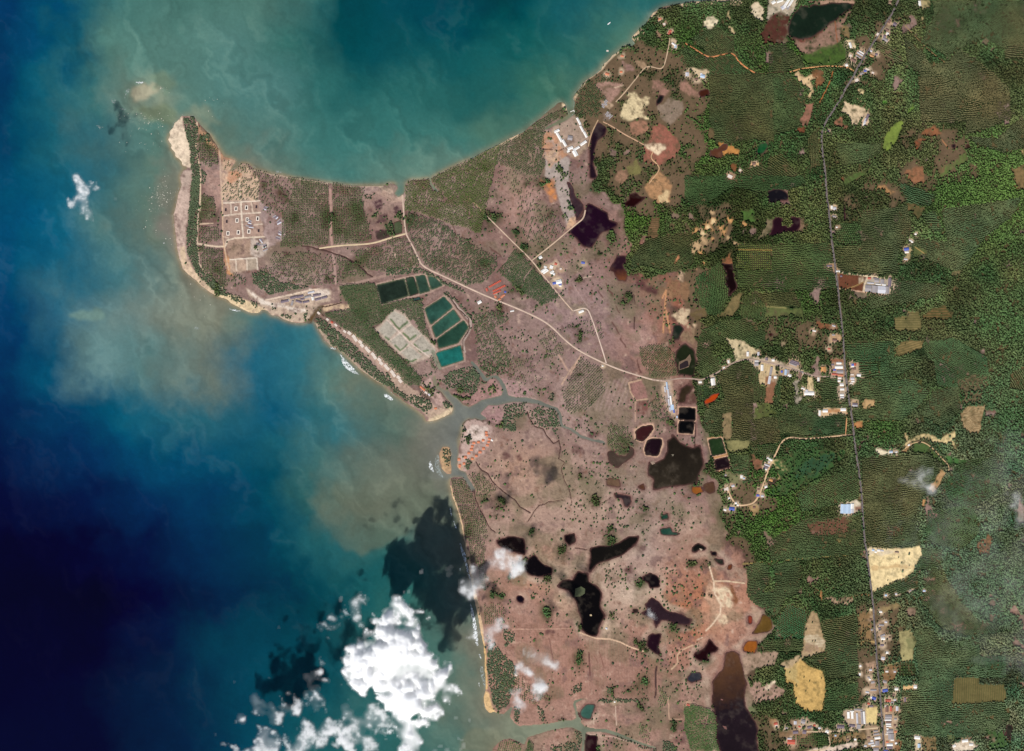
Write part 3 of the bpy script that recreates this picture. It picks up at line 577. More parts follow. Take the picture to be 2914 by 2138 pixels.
cluster('O', 'half hidden by the roadside trees', 'houses half hidden along the south highway', '985,1075,18,12,10,g 1000,1015,20,12,0,s 1130,880,18,14,0,w 1150,760,16,12,0,k 1120,640,18,12,10,s 1010,700,14,12,0,g 1005,1300,26,14,0,p 985,1280,16,12,20,r 1170,1270,20,12,0,g 1120,1300,14,12,0,w 1190,1250,16,12,0,s 1180,1210,20,12,0,k 1080,560,20,12,0,w 1000,620,14,12,0,k 1120,430,16,12,0,l 1200,420,14,10,0,s 995,1090,14,10,0,w 1195,1400,18,14,0,g 1190,1450,16,14,0,k 1195,1500,16,12,0,o 1200,1590,16,14,0,w 985,1545,20,12,0,k 1010,1570,18,10,0,w 960,1610,18,12,0,s 1120,1650,30,14,0,b 820,1560,20,12,0,k 880,1560,16,12,0,w 600,1470,18,12,0,s 560,1450,16,12,0,r 340,1470,18,12,0,g', 'small house')
cluster('O', 'in the pale compound by the highway', 'halls of the pale compound', '765,1461,54,24,2,p 855,1452,44,18,5,p 906,1460,28,32,8,g 934,1390,18,96,-4,g 950,1390,12,96,-4,w 905,1327,62,12,5,g 826,1370,18,50,-3,w 856,1372,16,50,-3,w 895,1395,12,80,-3,s 855,1340,30,8,0,w', 'hall')
cluster('O', 'in the hamlet near the long lake', 'houses of the hamlet near the long lake', '257,1438,26,18,-20,r 262,1452,20,10,0,c 410,1430,20,24,0,s 472,1420,30,30,15,g 443,1460,18,10,20,r 522,1464,34,16,-15,p 412,1504,40,20,-5,p 482,1502,28,26,10,p 378,1580,58,34,3,r 365,1555,30,12,0,s 660,1498,24,20,20,w 725,1530,12,10,0,l')
cluster('O', 'in the south east fields', 'sheds of the south east fields', '1366,1546,42,22,8,w 1020,76,18,14,10,l 1062,78,20,14,0,w 1205,92,30,7,5,k 1090,80,24,10,5,s 1040,90,14,12,0,w 1740,1572,46,18,-8,w 1788,1600,30,14,0,w 1655,1612,24,16,-30,w 1310,395,20,8,-30,g 1420,395,18,12,0,l 1380,1610,20,30,0,l', 'shed')
cluster('K', 'in the eastern valley', 'sheds of the eastern valley', '1160,788,26,14,0,l 1300,735,14,10,-30,w 1200,790,20,8,-15,w', 'shed')
cluster('M', 'on the south plain', 'lone houses of the south plain', '2088,1288,22,14,10,r 1512,1266,10,8,0,w 740,1058,16,10,20,c')
cluster('M', 'by the very large black lagoon', 'lone houses of the south plain', '1448,690,14,12,30,s')
# ------------------------------------------------------------------ colour of the ground
def paint(tile, s, c, warp=3.0, soft=1, a=1.0):
    b, m = pmask(P(tile, s), warp, soft)
    m = np.clip(m * (1 + RAG[b] * 2.4 * np.clip(warp / 3, .2, 1)), 0, 1) if warp > 1 else m
    cc = alb(c) * (1 + RAG2[b] * .5)[..., None]
    ALB[b] = lerp(ALB[b], np.clip(cc, .002, .9), m * a)
def stroke(tile, s, w, c, warp=1.0, a=1.0, edge=1.6):
    b, m = smask(P(tile, s), w, warp, edge)
    ALB[b] = lerp(ALB[b], np.broadcast_to(alb(c), ALB[b].shape), m * a)
def blobs(tile, s, r, c, a=0.8, warp=6):
    """ragged patches: points x,y ; r radius in source px"""
    for x, y in P(tile, s):
        pts = np.array([[x, y]]); b = box(pts, r * 2.2)
        d = np.hypot(GX[b] - x + WXN[b] * r * 1.3, GY[b] - y + WYN[b] * r * 1.3)
        m = np.clip(1.35 - d / r, 0, 1) * a
        ALB[b] = lerp(ALB[b], np.broadcast_to(alb(c), ALB[b].shape), m)

RAG = fbm(11, 210, 3, .8) - .56
RAG2 = fbm(18, 211, 4, .75) - .5
ALB = np.zeros((NY, NX, 3)) + alb((144, 119, 111))
def mixin(c, f):
    global ALB
    ALB = lerp(ALB, np.broadcast_to(alb(c), ALB.shape), np.clip(f, 0, 1))
n1 = fbm(120, 201, 5); n2 = fbm(70, 202, 5); n3 = fbm(16, 203, 4, 0.65); n4 = fbm(45, 204, 4)
mixin((160, 136, 128), (n1 - 0.5) * 5 * 0.8)
mixin((122, 94, 88), (0.5 - n2) * 5.5 * 0.8)
# the south plain is warmer, the east of the plain rusty
south = np.clip((GY - 1250) / 500, 0, 1)
mixin((166, 127, 110), south * (0.4 + n1 * 0.6) * 0.85)
rust = np.exp(-(((GX - 1880) / 150) ** 2 + ((GY - 880) / 230) ** 2))
mixin((140, 90, 70), rust * (0.4 + n2 * 1.2)); mixin((88, 60, 50), rust * np.clip((n4 - .5) * 6, 0, 1) * .8)
for x, y, rx, ry, c, a in [(2000, 1720, 150, 130, (172, 108, 76), 1.0), (1990, 1600, 90, 60, (170, 130, 110), .6), (1560, 1420, 200, 160, (178, 150, 134), .8), (1490, 1340, 110, 90, (176, 142, 122), .8),
                           (1640, 1150, 110, 120, (168, 142, 134), .7), (1660, 900, 160, 120, (156, 130, 128), .8), (1830, 960, 60, 60, (176, 146, 136), .7),
                           (1520, 1620, 90, 70, (190, 142, 116), .8), (1640, 1640, 70, 50, (184, 160, 140), .9), (1790, 1690, 70, 60, (196, 174, 154), .9), (1830, 1570, 70, 90, (180, 160, 148), .7),
                           (1600, 1710, 30, 30, (196, 168, 140), .7), (1725, 1790, 36, 46, (196, 174, 150), .9), (1560, 1880, 200, 130, (172, 131, 115), .7), (2050, 1740, 60, 60, (214, 180, 156), .6),
                           (1480, 560, 60, 130, (176, 138, 124), .7), (1560, 720, 120, 40, (168, 136, 124), .5), (1350, 730, 90, 60, (150, 118, 108), .5), (1830, 1420, 120, 70, (166, 142, 132), .6),
                           (1960, 1500, 60, 60, (178, 150, 132), .6), (1700, 1450, 90, 50, (176, 150, 132), .6)]:
    g = np.exp(-(((GX + WXN * 25 - x) / rx) ** 2 + ((GY + WYN * 25 - y) / ry) ** 2))
    mixin(c, g * a * (0.5 + n4))
mixin((120, 84, 70), (0.40 - n3) * 5 * 0.6)
mixin((204, 176, 156), (n3 - 0.66) * 6 * 0.6)

# winding drainage lines, trampled tracks, damp hollows
v1 = fbm(95, 220, 5, .55); v2 = fbm(130, 221, 5, .55); v3 = fbm(60, 222, 4, .55); v4 = fbm(30, 223, 4, .6)
mixin((92, 68, 64), np.clip(1 - np.abs(v1 - .5) / .0065, 0, 1) * np.clip(n4 * 5 - 2.2, 0, 1) * .75)
mixin((98, 74, 68), np.clip(1 - np.abs(v3 - .47) / .008, 0, 1) * np.clip(n1 * 6 - 3.0, 0, 1) * .65)
mixin((196, 168, 150), np.clip(1 - np.abs(v2 - .5) / .004, 0, 1) * np.clip(n2 * 6 - 2.9, 0, 1) * .6)
mixin((112, 88, 86), np.clip((v4 - .60) * 9, 0, 1) * .55); mixin((128, 116, 96), np.clip((v2 - .60) * 7, 0, 1) * .5); mixin((116, 108, 84), np.clip((.36 - v1) * 9, 0, 1) * .5)
# wet dark margins and pale silt round the lagoons
wt = smooth(smooth(WATER, 6) , 6); wt2 = smooth(smooth(WATER, 30), 30)
mixin((196, 172, 152), np.clip((wt2 - .02) * 9, 0, .75) * np.clip((GY - 1450) / 150, 0, 1) * np.clip(n4 * 3 - .8, 0, 1))
mixin((120, 84, 78), np.clip(wt * 5 * (n2 * 1.6 - .35), 0, .8))
# the wooded country to the east
EAST = P('V', '1262,212 1285,165 1310,140 1370,108 1400,70 1440,20 1500,8 1600,0 1800,-40 2400,-40 2400,1720 1680,1720 1660,1652 1655,1560 1640,1500 1645,1430 1700,1400 1690,1340 1640,1290 1640,1210 1600,1190 1592,1130 1570,1060 1560,1000 1548,950 1532,880 1535,838 1512,812 1530,770 1512,690 1490,640 1500,600 1440,612 1378,600 1382,540 1372,470 1340,440 1310,400 1300,300 1270,250')
EM = pmask_f(EAST, 9, 2)
EM = np.clip((smooth(EM, 34) + (n4 - .5) * 1.9 + (n3 - .5) * .5 - .5) * 5 + .5, 0, 1)
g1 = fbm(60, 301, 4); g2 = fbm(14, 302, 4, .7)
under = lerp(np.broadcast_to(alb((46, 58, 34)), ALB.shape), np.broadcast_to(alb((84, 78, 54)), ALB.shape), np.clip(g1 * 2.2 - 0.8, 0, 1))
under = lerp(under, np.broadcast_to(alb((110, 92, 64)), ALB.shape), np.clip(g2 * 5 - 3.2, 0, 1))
# open country at the wood edge: clumps of trees on brown ground
OPEN = np.zeros((NY, NX))
for t, s, k in [('V', '1262,212 1310,140 1400,90 1500,130 1560,200 1545,330 1500,440 1440,470 1370,470 1300,300', .75), ('V', '1480,600 1560,590 1540,700 1560,760 1490,740', .8), ('V', '1560,1050 1640,1010 1680,1060 1700,1120 1600,1180', .45), ('O', '100,1380 560,1400 560,1652 100,1652', .5), ('V', '1560,1180 1640,1180 1680,1320 1640,1400 1700,1440 1640,1520 1600,1400', .6),
                ('D', '1300,1000 1750,1000 1800,1400 1250,1500 1200,1300', .5), ('H', '1000,0 1300,100 1200,250 900,350 780,200', .4), ('G', '560,200 1100,250 1100,560 740,620 560,420', .45), ('O', '880,450 1230,480 1230,1650 900,1650', .45), ('D', '700,100 1250,150 1200,650 850,700', .35), ('G', '1320,1040 1880,1080 1900,1440 1300,1320', .4), ('C', '560,500 900,560 1500,560 1700,800 1500,1000 900,900', .5)]:
    OPEN = np.maximum(OPEN, smooth(pmask_f(P(t, s), 12, 1), 14) * k)
OPENG = np.clip((OPEN - .05) * 1.4 + (n4 - .5) * 2.4 * (OPEN > .04) + (g2 - .5) * 1.2 * (OPEN > .04) - .12, 0, 1)
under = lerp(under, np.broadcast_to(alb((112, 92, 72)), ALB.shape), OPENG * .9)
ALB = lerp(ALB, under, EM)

# yards round the buildings, paled further to paint in the bloom of white roofs
for x, y, L, Wd, a, key, lab, grp, kind, fl in CL:
    if 'cottage' in grp or x < 1000 or (1150 < x < 1500 and y < 1300): continue
    q = np.array([[x, y]]); rad = max(L, Wd) / 4 + 5.5; b = box(q, rad * 1.6)
    m = np.clip(1.5 - np.hypot(GX[b] - x + WXN[b] * 8, GY[b] - y + WYN[b] * 8) / rad, 0, 1) * .9
    ALB[b] = lerp(ALB[b], np.broadcast_to(alb((206, 182, 154) if (x + y) % 3 > 1 else (186, 156, 130)), ALB[b].shape), m)
BB = smooth(EM, 50); BB = np.clip(BB * (1 - BB) * 4, 0, 1)
mixin((82, 60, 54), BB * np.clip((n4 - .5) * 8, 0, 1) * .75); mixin((74, 84, 50), BB * np.clip((.47 - n2) * 9, 0, 1) * .6)
mixin((112, 104, 80), np.clip((fbm(55, 240, 4) - .55) * 7, 0, 1) * (1 - EM) * .55 * np.clip((GX - 1250) / 200, 0, 1))
# --- peninsula
for s, c, w, a in [
    ('640,60 920,40 940,190 640,215 630,120', (206, 182, 156), 5, .9), ('640,215 940,198 970,480 700,500 660,560 650,480', (176, 148, 132), 2, .9),
    ('660,560 690,500 800,490 880,500 890,630 690,650', (176, 148, 128), 6, .85), ('690,650 920,645 915,735 700,760 670,700', (194, 168, 146), 6, .85),
    ('825,655 910,650 915,735 835,745', (172, 156, 138), 1, .9), ('945,220 1000,240 1120,330 1130,480 1000,560 980,480 960,350', (172, 150, 144), 8, .8),
    ('880,500 990,490 1000,600 950,640 890,620', (214, 196, 182), 8, .8), ('640,10 800,5 790,60 700,50 650,55', (206, 150, 108), 6, .9),
    ('650,560 690,650 700,760 740,765 720,780 670,770 660,680', (200, 146, 100), 3, .9),
    ('820,890 1000,975 1380,890 1500,900 1500,930 1480,990 1420,1000 1350,1070 1320,1135 1200,1155 1120,1132 1080,1100 1010,1075 960,1050 940,1000 850,960', (200, 178, 156), 4, .95),
    ('820,900 960,960 1100,1010 1280,1050 1300,1075 1060,1030 900,970', (232, 218, 204), 6, .9),
    ('1320,900 1480,900 1490,930 1400,960 1330,960', (222, 206, 192), 5, .9),
    ('1430,1020 1560,1000 1640,1020 1630,1050 1500,1045 1420,1070', (208, 180, 148), 3, .95),
    ('1850,130 1920,100 2000,110 1990,150 2060,150 2070,210 1950,210 1900,170', (200, 174, 154), 5, .9),
    ('1740,150 1900,110 2060,210 2075,450 1850,510 1800,420 1760,250', (158, 128, 116), 4, .6)]:
    paint('E', s, c, w, 1, a)
for s in ['1820,200 1880,190 1900,240 1870,280 1840,240', '1780,260 1820,245 1810,270', '1990,250 2035,235 2040,290 1985,300', '1870,310 1925,300 1930,360 1870,370 1830,400 1860,350',
          '1795,360 1815,355 1812,385', '1830,430 1945,420 1950,490 1850,510']:
    paint('E', s, (66, 40, 50), 5, 1, .9)
paint('E', '1840,445 1940,430 1940,480 1860,500', (64, 58, 48), 3, 1, .8)
paint('A', '1380,940 1430,915 1440,1010 1475,1120 1490,1220 1500,1310 1420,1290 1350,1200 1310,1100 1330,1020', (232, 212, 186), 2, 1)
paint('A', '1440,1330 1510,1335 1495,1460 1480,1560 1475,1652 1360,1660 1390,1540 1415,1440', (190, 168, 154), 3, 2)
paint('E', '270,130 375,105 375,240 355,420 350,560 380,700 440,790 420,830 300,690 262,400', (196, 172, 158), 3, 2)
paint('E', '310,560 345,560 360,650 430,760 520,850 610,930 600,950 500,890 380,790 320,700', (218, 192, 162), 2, 1)
paint('E', '560,920 690,930 790,960 900,1000 1000,1060 920,1082 850,1075 700,1005', (224, 200, 162), 2, 1)
paint('E', '1360,1150 1400,1170 1500,1310 1700,1480 1900,1620 1890,1645 1700,1510 1500,1345 1400,1230', (176, 156, 136), 2, 1)
paint('A', '1525,960 1570,990 1700,1170 1740,1200 1850,1255 1840,1310 1780,1350 1720,1260 1690,1180 1560,1050', (190, 148, 116), 3, 1, .9)
paint('A', '1730,1250 1850,1260 1960,1290 2010,1400 2030,1560 1740,1590 1730,1400', (206, 176, 150), 6, 1, .9)
paint('A', '1790,1340 1850,1330 1900,1370 1860,1420 1790,1450 1770,1400', (196, 146, 116), 4, 1, .9)
paint('A', '1600,1310 1730,1330 1740,1580 1690,1652 1680,1540 1590,1520', (168, 136, 124), 4, 1, .9)
# beaches of the north shore
for s in ['1440,28 1600,5 1900,-20 1980,10 1950,50 1800,45 1650,30 1500,48', '1222,155 1260,105 1300,80 1270,120 1225,175', '1095,290 1130,250 1185,205 1190,270 1130,320 1105,325', '1020,372 1060,345 1095,365 1040,385',
          '640,770 690,690 680,740 650,785', '560,795 600,850 612,905 550,830', '0,1150 190,1050 240,1035 200,1075 0,1172']:
    paint('C', s, (222, 196, 162), 2, 1)
stroke('C', '690,690 760,612 850,550 910,480 1020,372', 3.5, (214, 190, 160), 1, .9)
stroke('B', '60,1325 200,1362 400,1402 600,1428 830,1458 1070,1457', 2.8, (204, 182, 158), 1.5, .8)
stroke('B', '1540,1352 1700,1272 1850,1202 1930,1160', 2.6, (206, 184, 160), 1.5, .8)
# south beaches
stroke('I', '497,1060 512,1130 542,1200 572,1300 594,1400 614,1500 627,1652', 3.4, (214, 182, 146), 1)
stroke('M', '350,90 370,200 390,310 405,400 428,500 446,600 466,720', 7, (208, 176, 142), 1)
stroke('M', '466,720 486,820 497,900 502,1000 508,1100 506,1160', 3.6, (216, 178, 126), 1)
paint('M', '500,1180 530,1200 550,1300 600,1380 590,1400 540,1372 493,1310 480,1230', (222, 186, 136), 1, 1)
paint('I', '310,552 340,470 410,440 500,430 527,450 510,492 450,522 380,550', (214, 192, 160), 4, 1)
paint('I', '440,745 490,750 512,800 502,860 514,960 470,965 430,920 414,800', (186, 154, 118), 2, 1)
paint('I', '590,560 680,525 780,550 830,610 840,690 790,760 740,820 690,850 640,830 620,940 560,920 550,880 570,800 550,700 570,640', (186, 160, 150), 9, 1)
paint('I', '640,600 760,580 800,620 760,680 680,680 620,660', (226, 208, 196), 14, 1, .8)
paint('I', '730,480 800,420 900,420 930,520 850,560 780,540', (170, 134, 132), 4, 1, .9)
paint('I', '500,320 600,400 650,430 740,375 900,345 905,270 830,215 700,300 600,330', (170, 132, 126), 4, 1, .9)
paint('I', '250,250 360,190 380,290 460,370 440,440 350,380 260,310', (190, 160, 150), 6, 1, .9)
paint('I', '900,200 1000,220 1150,330 1100,360 960,350 930,270', (168, 134, 132), 5, 1, .8)
# coast resort ruins
paint('E', '1380,1070 1440,1100 1640,1240 1850,1380 2060,1600 2100,1652 1990,1652 1830,1480 1650,1310 1500,1190', (180, 152, 138), 3, 1, .95)
paint('I', '0,90 60,130 200,290 330,400 420,440 480,470 330,530 290,480 120,340 30,230', (184, 158, 140), 4, 1, .9)
# dry ponds
paint('E', '1830,1210 1930,1110 1990,1045 2070,1080 2120,1160 2300,1330 2345,1400 2130,1475 2060,1430', (186, 166, 150), 1, 1)
for s in ['1935,1115 1985,1060 2060,1095 2110,1160 2040,1200', '1860,1215 1935,1125 2010,1215 1935,1290', '1950,1300 2030,1225 2110,1325 2030,1370', '2050,1205 2120,1170 2200,1240 2130,1300',
          '2040,1385 2120,1335 2210,1420 2120,1460', '2140,1310 2205,1250 2330,1390 2230,1410']:
    paint('E', s, (176, 168, 154), 1, 1)
for s in ['1965,1130 2030,1200 2085,1150', '2055,1235 2110,1290 2150,1260', '1990,1330 2040,1370 2090,1325', '1920,1270 1950,1295', '2150,1320 2200,1380 2250,1370', '2080,1440 2120,1455 2160,1440']:
    stroke('E', s, 2.6, (96, 116, 80), 2, .9)
stroke('E', '1930,1130 2110,1310 2260,1420', 1.6, (214, 194, 180), .3)
stroke('E', '2115,1165 1945,1300', 1.4, (210, 190, 176), .3)
stroke('E', '2205,1245 2035,1385', 1.4, (210, 190, 176), .3)
# fish pond banks
for t, s in [('E', '1850,850 2070,800 2140,790 2280,765 2340,760'), ('E', '1850,850 1890,1010 2110,950 2290,905'), ('E', '2070,805 2108,945'), ('E', '2148,795 2188,925'),
             ('F', '310,780 350,905'), ('F', '150,800 300,770 390,790 450,860 340,912 0,1000'), ('F', '290,1050 460,940 530,1030 650,1190 570,1310 600,1330 615,1450 430,1510 385,1400 395,1360 340,1180 290,1050'),
             ('F', '345,1180 525,1040'), ('F', '390,1275 590,1130'), ('F', '400,1372 570,1320')]:
    stroke(t, s, 3.0, (170, 144, 130), .6, .95)
stroke('F', '500,960 570,1040 660,1140 655,1200 600,1300 610,1380', 3.5, (176, 158, 148), 1, .9)
stroke('F', '360,1380 380,1440 420,1510', 5, (128, 132, 112), 1, .8)
for s, c in [('620,430 780,430 780,655 620,650', (150, 112, 104)), ('280,610 360,565 440,560 450,620 400,700 340,715 285,690', (186, 150, 132)), ('380,690 430,672 510,678 520,725 490,820 460,835 370,820 358,770', (184, 148, 130)),
             ('858,680 975,665 1020,800 1045,920 930,945 905,840', (186, 136, 90))]:
    paint('J', s, c, 1, 1)
paint('J', '245,250 340,225 372,290 392,370 300,382 258,320', (152, 112, 104), 2, 1)
stroke('J', '340,225 245,250 258,320 300,385 395,375', 1.6, (200, 168, 140), .5)
paint('J', '312,395 388,390 402,440 372,500 308,490', (122, 84, 76), 3, 2)
stroke('J', '300,390 298,550', 1.5, (190, 156, 136), .5)
paint('J', '640,250 780,255 790,420 625,410', (96, 66, 60), 4, 1, .9)
# airstrip and compound of the north
paint('C', '412,1010 500,1060 545,1200 610,1250 600,1400 645,1652 550,1652 490,1430 415,1380', (166, 152, 144), 1, 1)
paint('C', '412,1010 500,1080 540,1160 590,1200 570,1260 500,1300 440,1330 410,1250', (186, 138, 106), 8, 1, .9)
paint('C', '415,1200 480,1180 520,1280 440,1310', (208, 178, 150), 8, 1, .8)
paint('F', '1235,-5 1410,0 1440,150 1480,340 1425,420 1380,280 1335,30', (168, 152, 144), 1, 1)
paint('F', '1430,330 1478,320 1480,370 1420,420', (210, 170, 136), 4, 1)
paint('F', '1210,30 1330,30 1360,200 1290,200 1250,100', (176, 124, 92), 7, 1, .8)
blobs('F', '1290,70 1310,110 1330,160 1290,130', 7, (208, 138, 84), .9)
paint('C', '480,985 655,900 760,1090 660,1230 560,1200 520,1080', (166, 144, 128), 2, 1)
paint('C', '600,1050 650,1060 660,1120 600,1130 570,1090', (96, 78, 68), 8, 1, .7)
# clearings of the north woods
CLEAR = []
def clear(tile, s, c, warp=4, a=1.0, keep=0.0):
    paint(tile, s, c, warp, 1, a); CLEAR.append((P(tile, s), warp, keep))
for s, c, w in [
    ('1660,172 1690,135 1750,128 1782,168 1760,195 1700,222 1665,212', (240, 224, 190), 4), ('1835,200 1885,210 1925,275 1900,262 1860,225', (196, 176, 136), 3), ('1845,85 1870,90 1875,160 1855,140', (176, 160, 120), 3),
    ('1085,725 1125,760 1150,790 1225,765 1228,830 1180,860 1245,925 1200,915 1150,895 1075,968 1010,910 1030,850 1060,800', (222, 202, 160), 9),
    ('810,680 900,640 1030,665 1000,740 920,810 860,740', (164, 130, 116), 6), ('1300,830 1380,760 1490,800 1500,900 1420,960 1380,1010 1310,900', (140, 122, 106), 7),
    ('1030,490 1100,520 1110,560 1040,580', (150, 118, 108), 5), ('1480,650 1540,640 1620,720 1640,765 1540,740 1470,690', (158, 120, 104), 5), ('1270,640 1350,640 1380,720 1270,740', (150, 114, 100), 8),
    ('1090,960 1220,950 1230,1020 1150,1070 1080,1060', (164, 120, 98), 6),
    ('1262,1000 1310,975 1380,1020 1440,1072 1482,1150 1425,1240 1320,1290 1260,1290 1195,1260 1190,1150 1240,1120 1240,1050', (152, 98, 82), 3),
    ('1210,1440 1310,1340 1350,1375 1410,1450 1395,1580 1310,1595 1240,1540 1188,1480', (178, 136, 98), 3), ('1050,1312 1130,1252 1170,1330 1160,1362 1080,1385', (118, 112, 70), 2), ('980,1350 1045,1330 1075,1400 1020,1445 975,1410', (150, 116, 94), 3),
    ('1390,310 1440,320 1450,390 1410,380', (196, 176, 146), 4), ('840,800 900,790 960,830 930,860 860,830', (178, 152, 126), 3), ('870,900 940,870 930,940 880,950', (130, 112, 98), 4),
    ('1640,620 1720,560 1690,540 1600,540 1490,545 1560,560', (206, 184, 150), 5), ('1695,1015 1740,1015 1745,1090 1700,1095', (110, 92, 66), 3), ('1800,1130 1945,1165 1930,1200 1800,1200', (190, 134, 76), 8),
    ('2020,1270 2080,1270 2085,1300 2020,1300', (214, 176, 130), 4), ('1840,1365 1895,1360 1890,1410 1850,1410', (160, 126, 100), 4), ('1870,1290 1910,1290 1905,1345 1870,1340', (126, 82, 52), 3),
    ('2030,60 2085,20 2135,90 2125,165 2090,120 2060,100', (222, 200, 168), 4), ('2150,170 2210,140 2210,345 2110,345', (86, 50, 42), 6), ('1290,250 1345,260 1340,310 1300,300', (150, 122, 100), 6),
    ('1130,490 1200,490 1230,540 1150,545', (168, 140, 112), 5)]:
    clear('C', s, c, w)
paint('C', '1200,1128 1275,1128 1345,1140 1362,1180 1300,1225 1260,1190 1210,1170', (226, 204, 172), 6)
paint('C', '1310,1540 1380,1480 1402,1500 1380,1585 1320,1590', (212, 184, 140), 5)
for s, c, w in [
    ('200,-10 430,-10 400,105 345,140 280,110 200,165 190,60', (196, 182, 160), 4), ('60,90 120,20 165,80 145,165', (218, 200, 170), 4), ('200,150 285,100 372,130 345,270 300,335 160,350 150,280', (84, 50, 42), 7),
    ('500,20 650,0 870,0 870,40 700,28 600,52 560,38', (170, 138, 116), 5), ('380,292 560,305 700,200 850,80 790,200 765,320 700,372 525,442 430,395', (144, 114, 98), 4), ('370,290 540,290 640,235 640,260 520,320 390,315', (108, 64, 54), 6),
    ('440,450 760,330 800,370 810,460 700,510 500,510', (72, 96, 44), 5),
    ('398,590 440,560 485,610 560,590 600,620 520,640 545,720 530,785 500,700 450,640 410,620', (214, 184, 142), 7), ('540,550 640,570 600,720 560,660', (128, 88, 60), 10),
    ('480,830 565,815 545,880 500,980 440,990 470,900', (150, 106, 88), 6), ('400,1010 500,990 470,1060', (126, 74, 52), 9),
    ('800,790 850,815 960,850 965,890 925,935 895,985 850,970 820,905 770,880', (212, 188, 154), 3), ('705,970 760,915 790,970 830,1000 790,1015', (150, 104, 82), 4), ('935,940 985,850 1000,880 985,985 935,990', (206, 180, 150), 3),
    ('895,705 945,700 945,740 900,742', (222, 200, 152), 3), ('815,320 870,310 900,370 850,390', (226, 204, 164), 4), ('765,210 820,225 840,300 780,270', (132, 110, 76), 5),
    ('1095,1100 1150,1000 1240,940 1260,960 1200,1130 1140,1185 1090,1175', (120, 138, 64), 2), ('1410,1030 1500,985 1570,1030 1500,1065 1410,1045', (146, 96, 66), 7), ('1385,1090 1450,1095 1430,1120 1380,1115', (140, 84, 58), 7),
    ('1530,1340 1590,1290 1640,1290 1740,1210 1755,1270 1660,1310 1560,1400', (96, 112, 62), 4), ('1530,1340 1590,1290 1580,1340 1545,1365', (118, 94, 70), 3), ('1290,1350 1380,1320 1430,1400 1330,1450', (146, 102, 74), 11),
    ('1035,1470 1100,1470 1180,1500 1160,1530 1080,1510', (172, 130, 88), 8), ('780,1420 870,1360 1000,1320 1080,1300 900,1390 800,1470', (84, 104, 56), 4), ('762,1390 790,1380 785,1425 765,1422', (150, 92, 66), 3),
    ('1275,900 1335,810 1350,850 1280,905', (108, 140, 66), 3), ('1090,790 1130,780 1125,815 1095,820', (90, 140, 60), 3), ('1370,0 1480,0 1470,70 1400,85', (176, 160, 116), 4), ('1390,140 1420,140 1415,170 1395,165', (196, 176, 128), 3),
    ('1285,1600 1340,1600 1420,1630 1400,1652 1290,1652', (120, 98, 66), 4), ('2170,1180 2203,1160 2203,1240', (164, 144, 100), 4), ('2100,1340 2203,1300 2203,1480 2150,1470', (130, 108, 74), 8), ('1350,1120 1400,1130 1380,1180 1350,1170', (134, 80, 56), 6)]:
    clear('D', s, c, w)
# centre east
for s, c, w in [
    ('385,490 420,330 490,330 470,480 430,490', (132, 100, 74), 2), ('90,270 165,270 150,350 100,350', (150, 118, 108), 6), ('1320,345 1370,335 1385,400 1340,455 1270,505 1235,495 1320,400', (126, 112, 88), 4),
    ('1120,272 1215,262 1240,370 1145,352', (78, 108, 52), 3), ('1580,350 1620,340 1610,440 1560,445', (130, 104, 84), 3), ('965,660 1045,610 1060,695 975,690', (140, 92, 64), 4),
    ('1050,960 1132,905 1110,1010 1062,1100 920,1102 1000,1052', (126, 110, 74), 2), ('560,830 690,820 735,900 700,980 560,980', (136, 104, 78), 6), ('590,1120 640,1050 660,1030 725,1060 700,1140 740,1200 640,1150', (206, 182, 150), 6),
    ('725,1080 840,1030 855,1100 780,1150', (104, 88, 60), 3), ('640,1290 670,1210 760,1180 760,1350 700,1300', (140, 116, 92), 4), ('740,1150 780,1170 760,1195', (206, 178, 146), 3),
    ('1000,1272 1135,1300 1190,1345 1270,1365 1190,1432 1085,1455 1060,1380', (208, 188, 150), 3), ('1420,1280 1475,1310 1450,1350', (148, 130, 104), 4), ('1310,1025 1480,1040 1600,1050 1600,1110 1320,1100', (96, 104, 62), 6),
    ('1720,1150 1895,1165 1890,1200 1730,1200', (140, 92, 66), 5), ('1830,1240 1910,1245 1910,1310 1830,1310', (186, 152, 118), 3), ('630,620 650,625 645,660 600,700 590,690', (186, 128, 92), 4), ('500,710 520,720 515,750', (170, 110, 76), 4),
    ('630,730 680,770 680,830 640,800', (190, 160, 134), 4), ('770,730 790,735 790,760', (190, 140, 110), 3), ('1900,765 2115,795 2085,910 1890,880', (106, 66, 50), 2), ('2050,800 2075,800 2080,840 2045,840', (226, 206, 172), 4)]:
    clear('G', s, c, w)
for x, y, r in [(905, 295, 6), (915, 358, 9), (875, 400, 13), (835, 465, 14), (770, 425, 12), (1035, 370, 12), (1150, 385, 8), (985, 450, 11), (970, 405, 8), (780, 560, 13), (830, 510, 10), (1025, 495, 6), (1070, 550, 8), (825, 680, 8), (760, 600, 8), (810, 605, 7), (900, 495, 5), (1075, 350, 4)]:
    q = P('G', '%g,%g' % (x, y))
    blobs('G', '%g,%g' % (x, y), r * 1.0, (206, 156, 104) if (x + y) % 2 else (196, 164, 124), .95)
    a_ = np.linspace(0, 6.28, 9)[:-1]
    CLEAR.append((q + np.stack([np.cos(a_), np.sin(a_)], 1) * r * .72, 6, 0))
blobs('G', '835,465 875,400 915,360', 7, (232, 206, 160), .9)
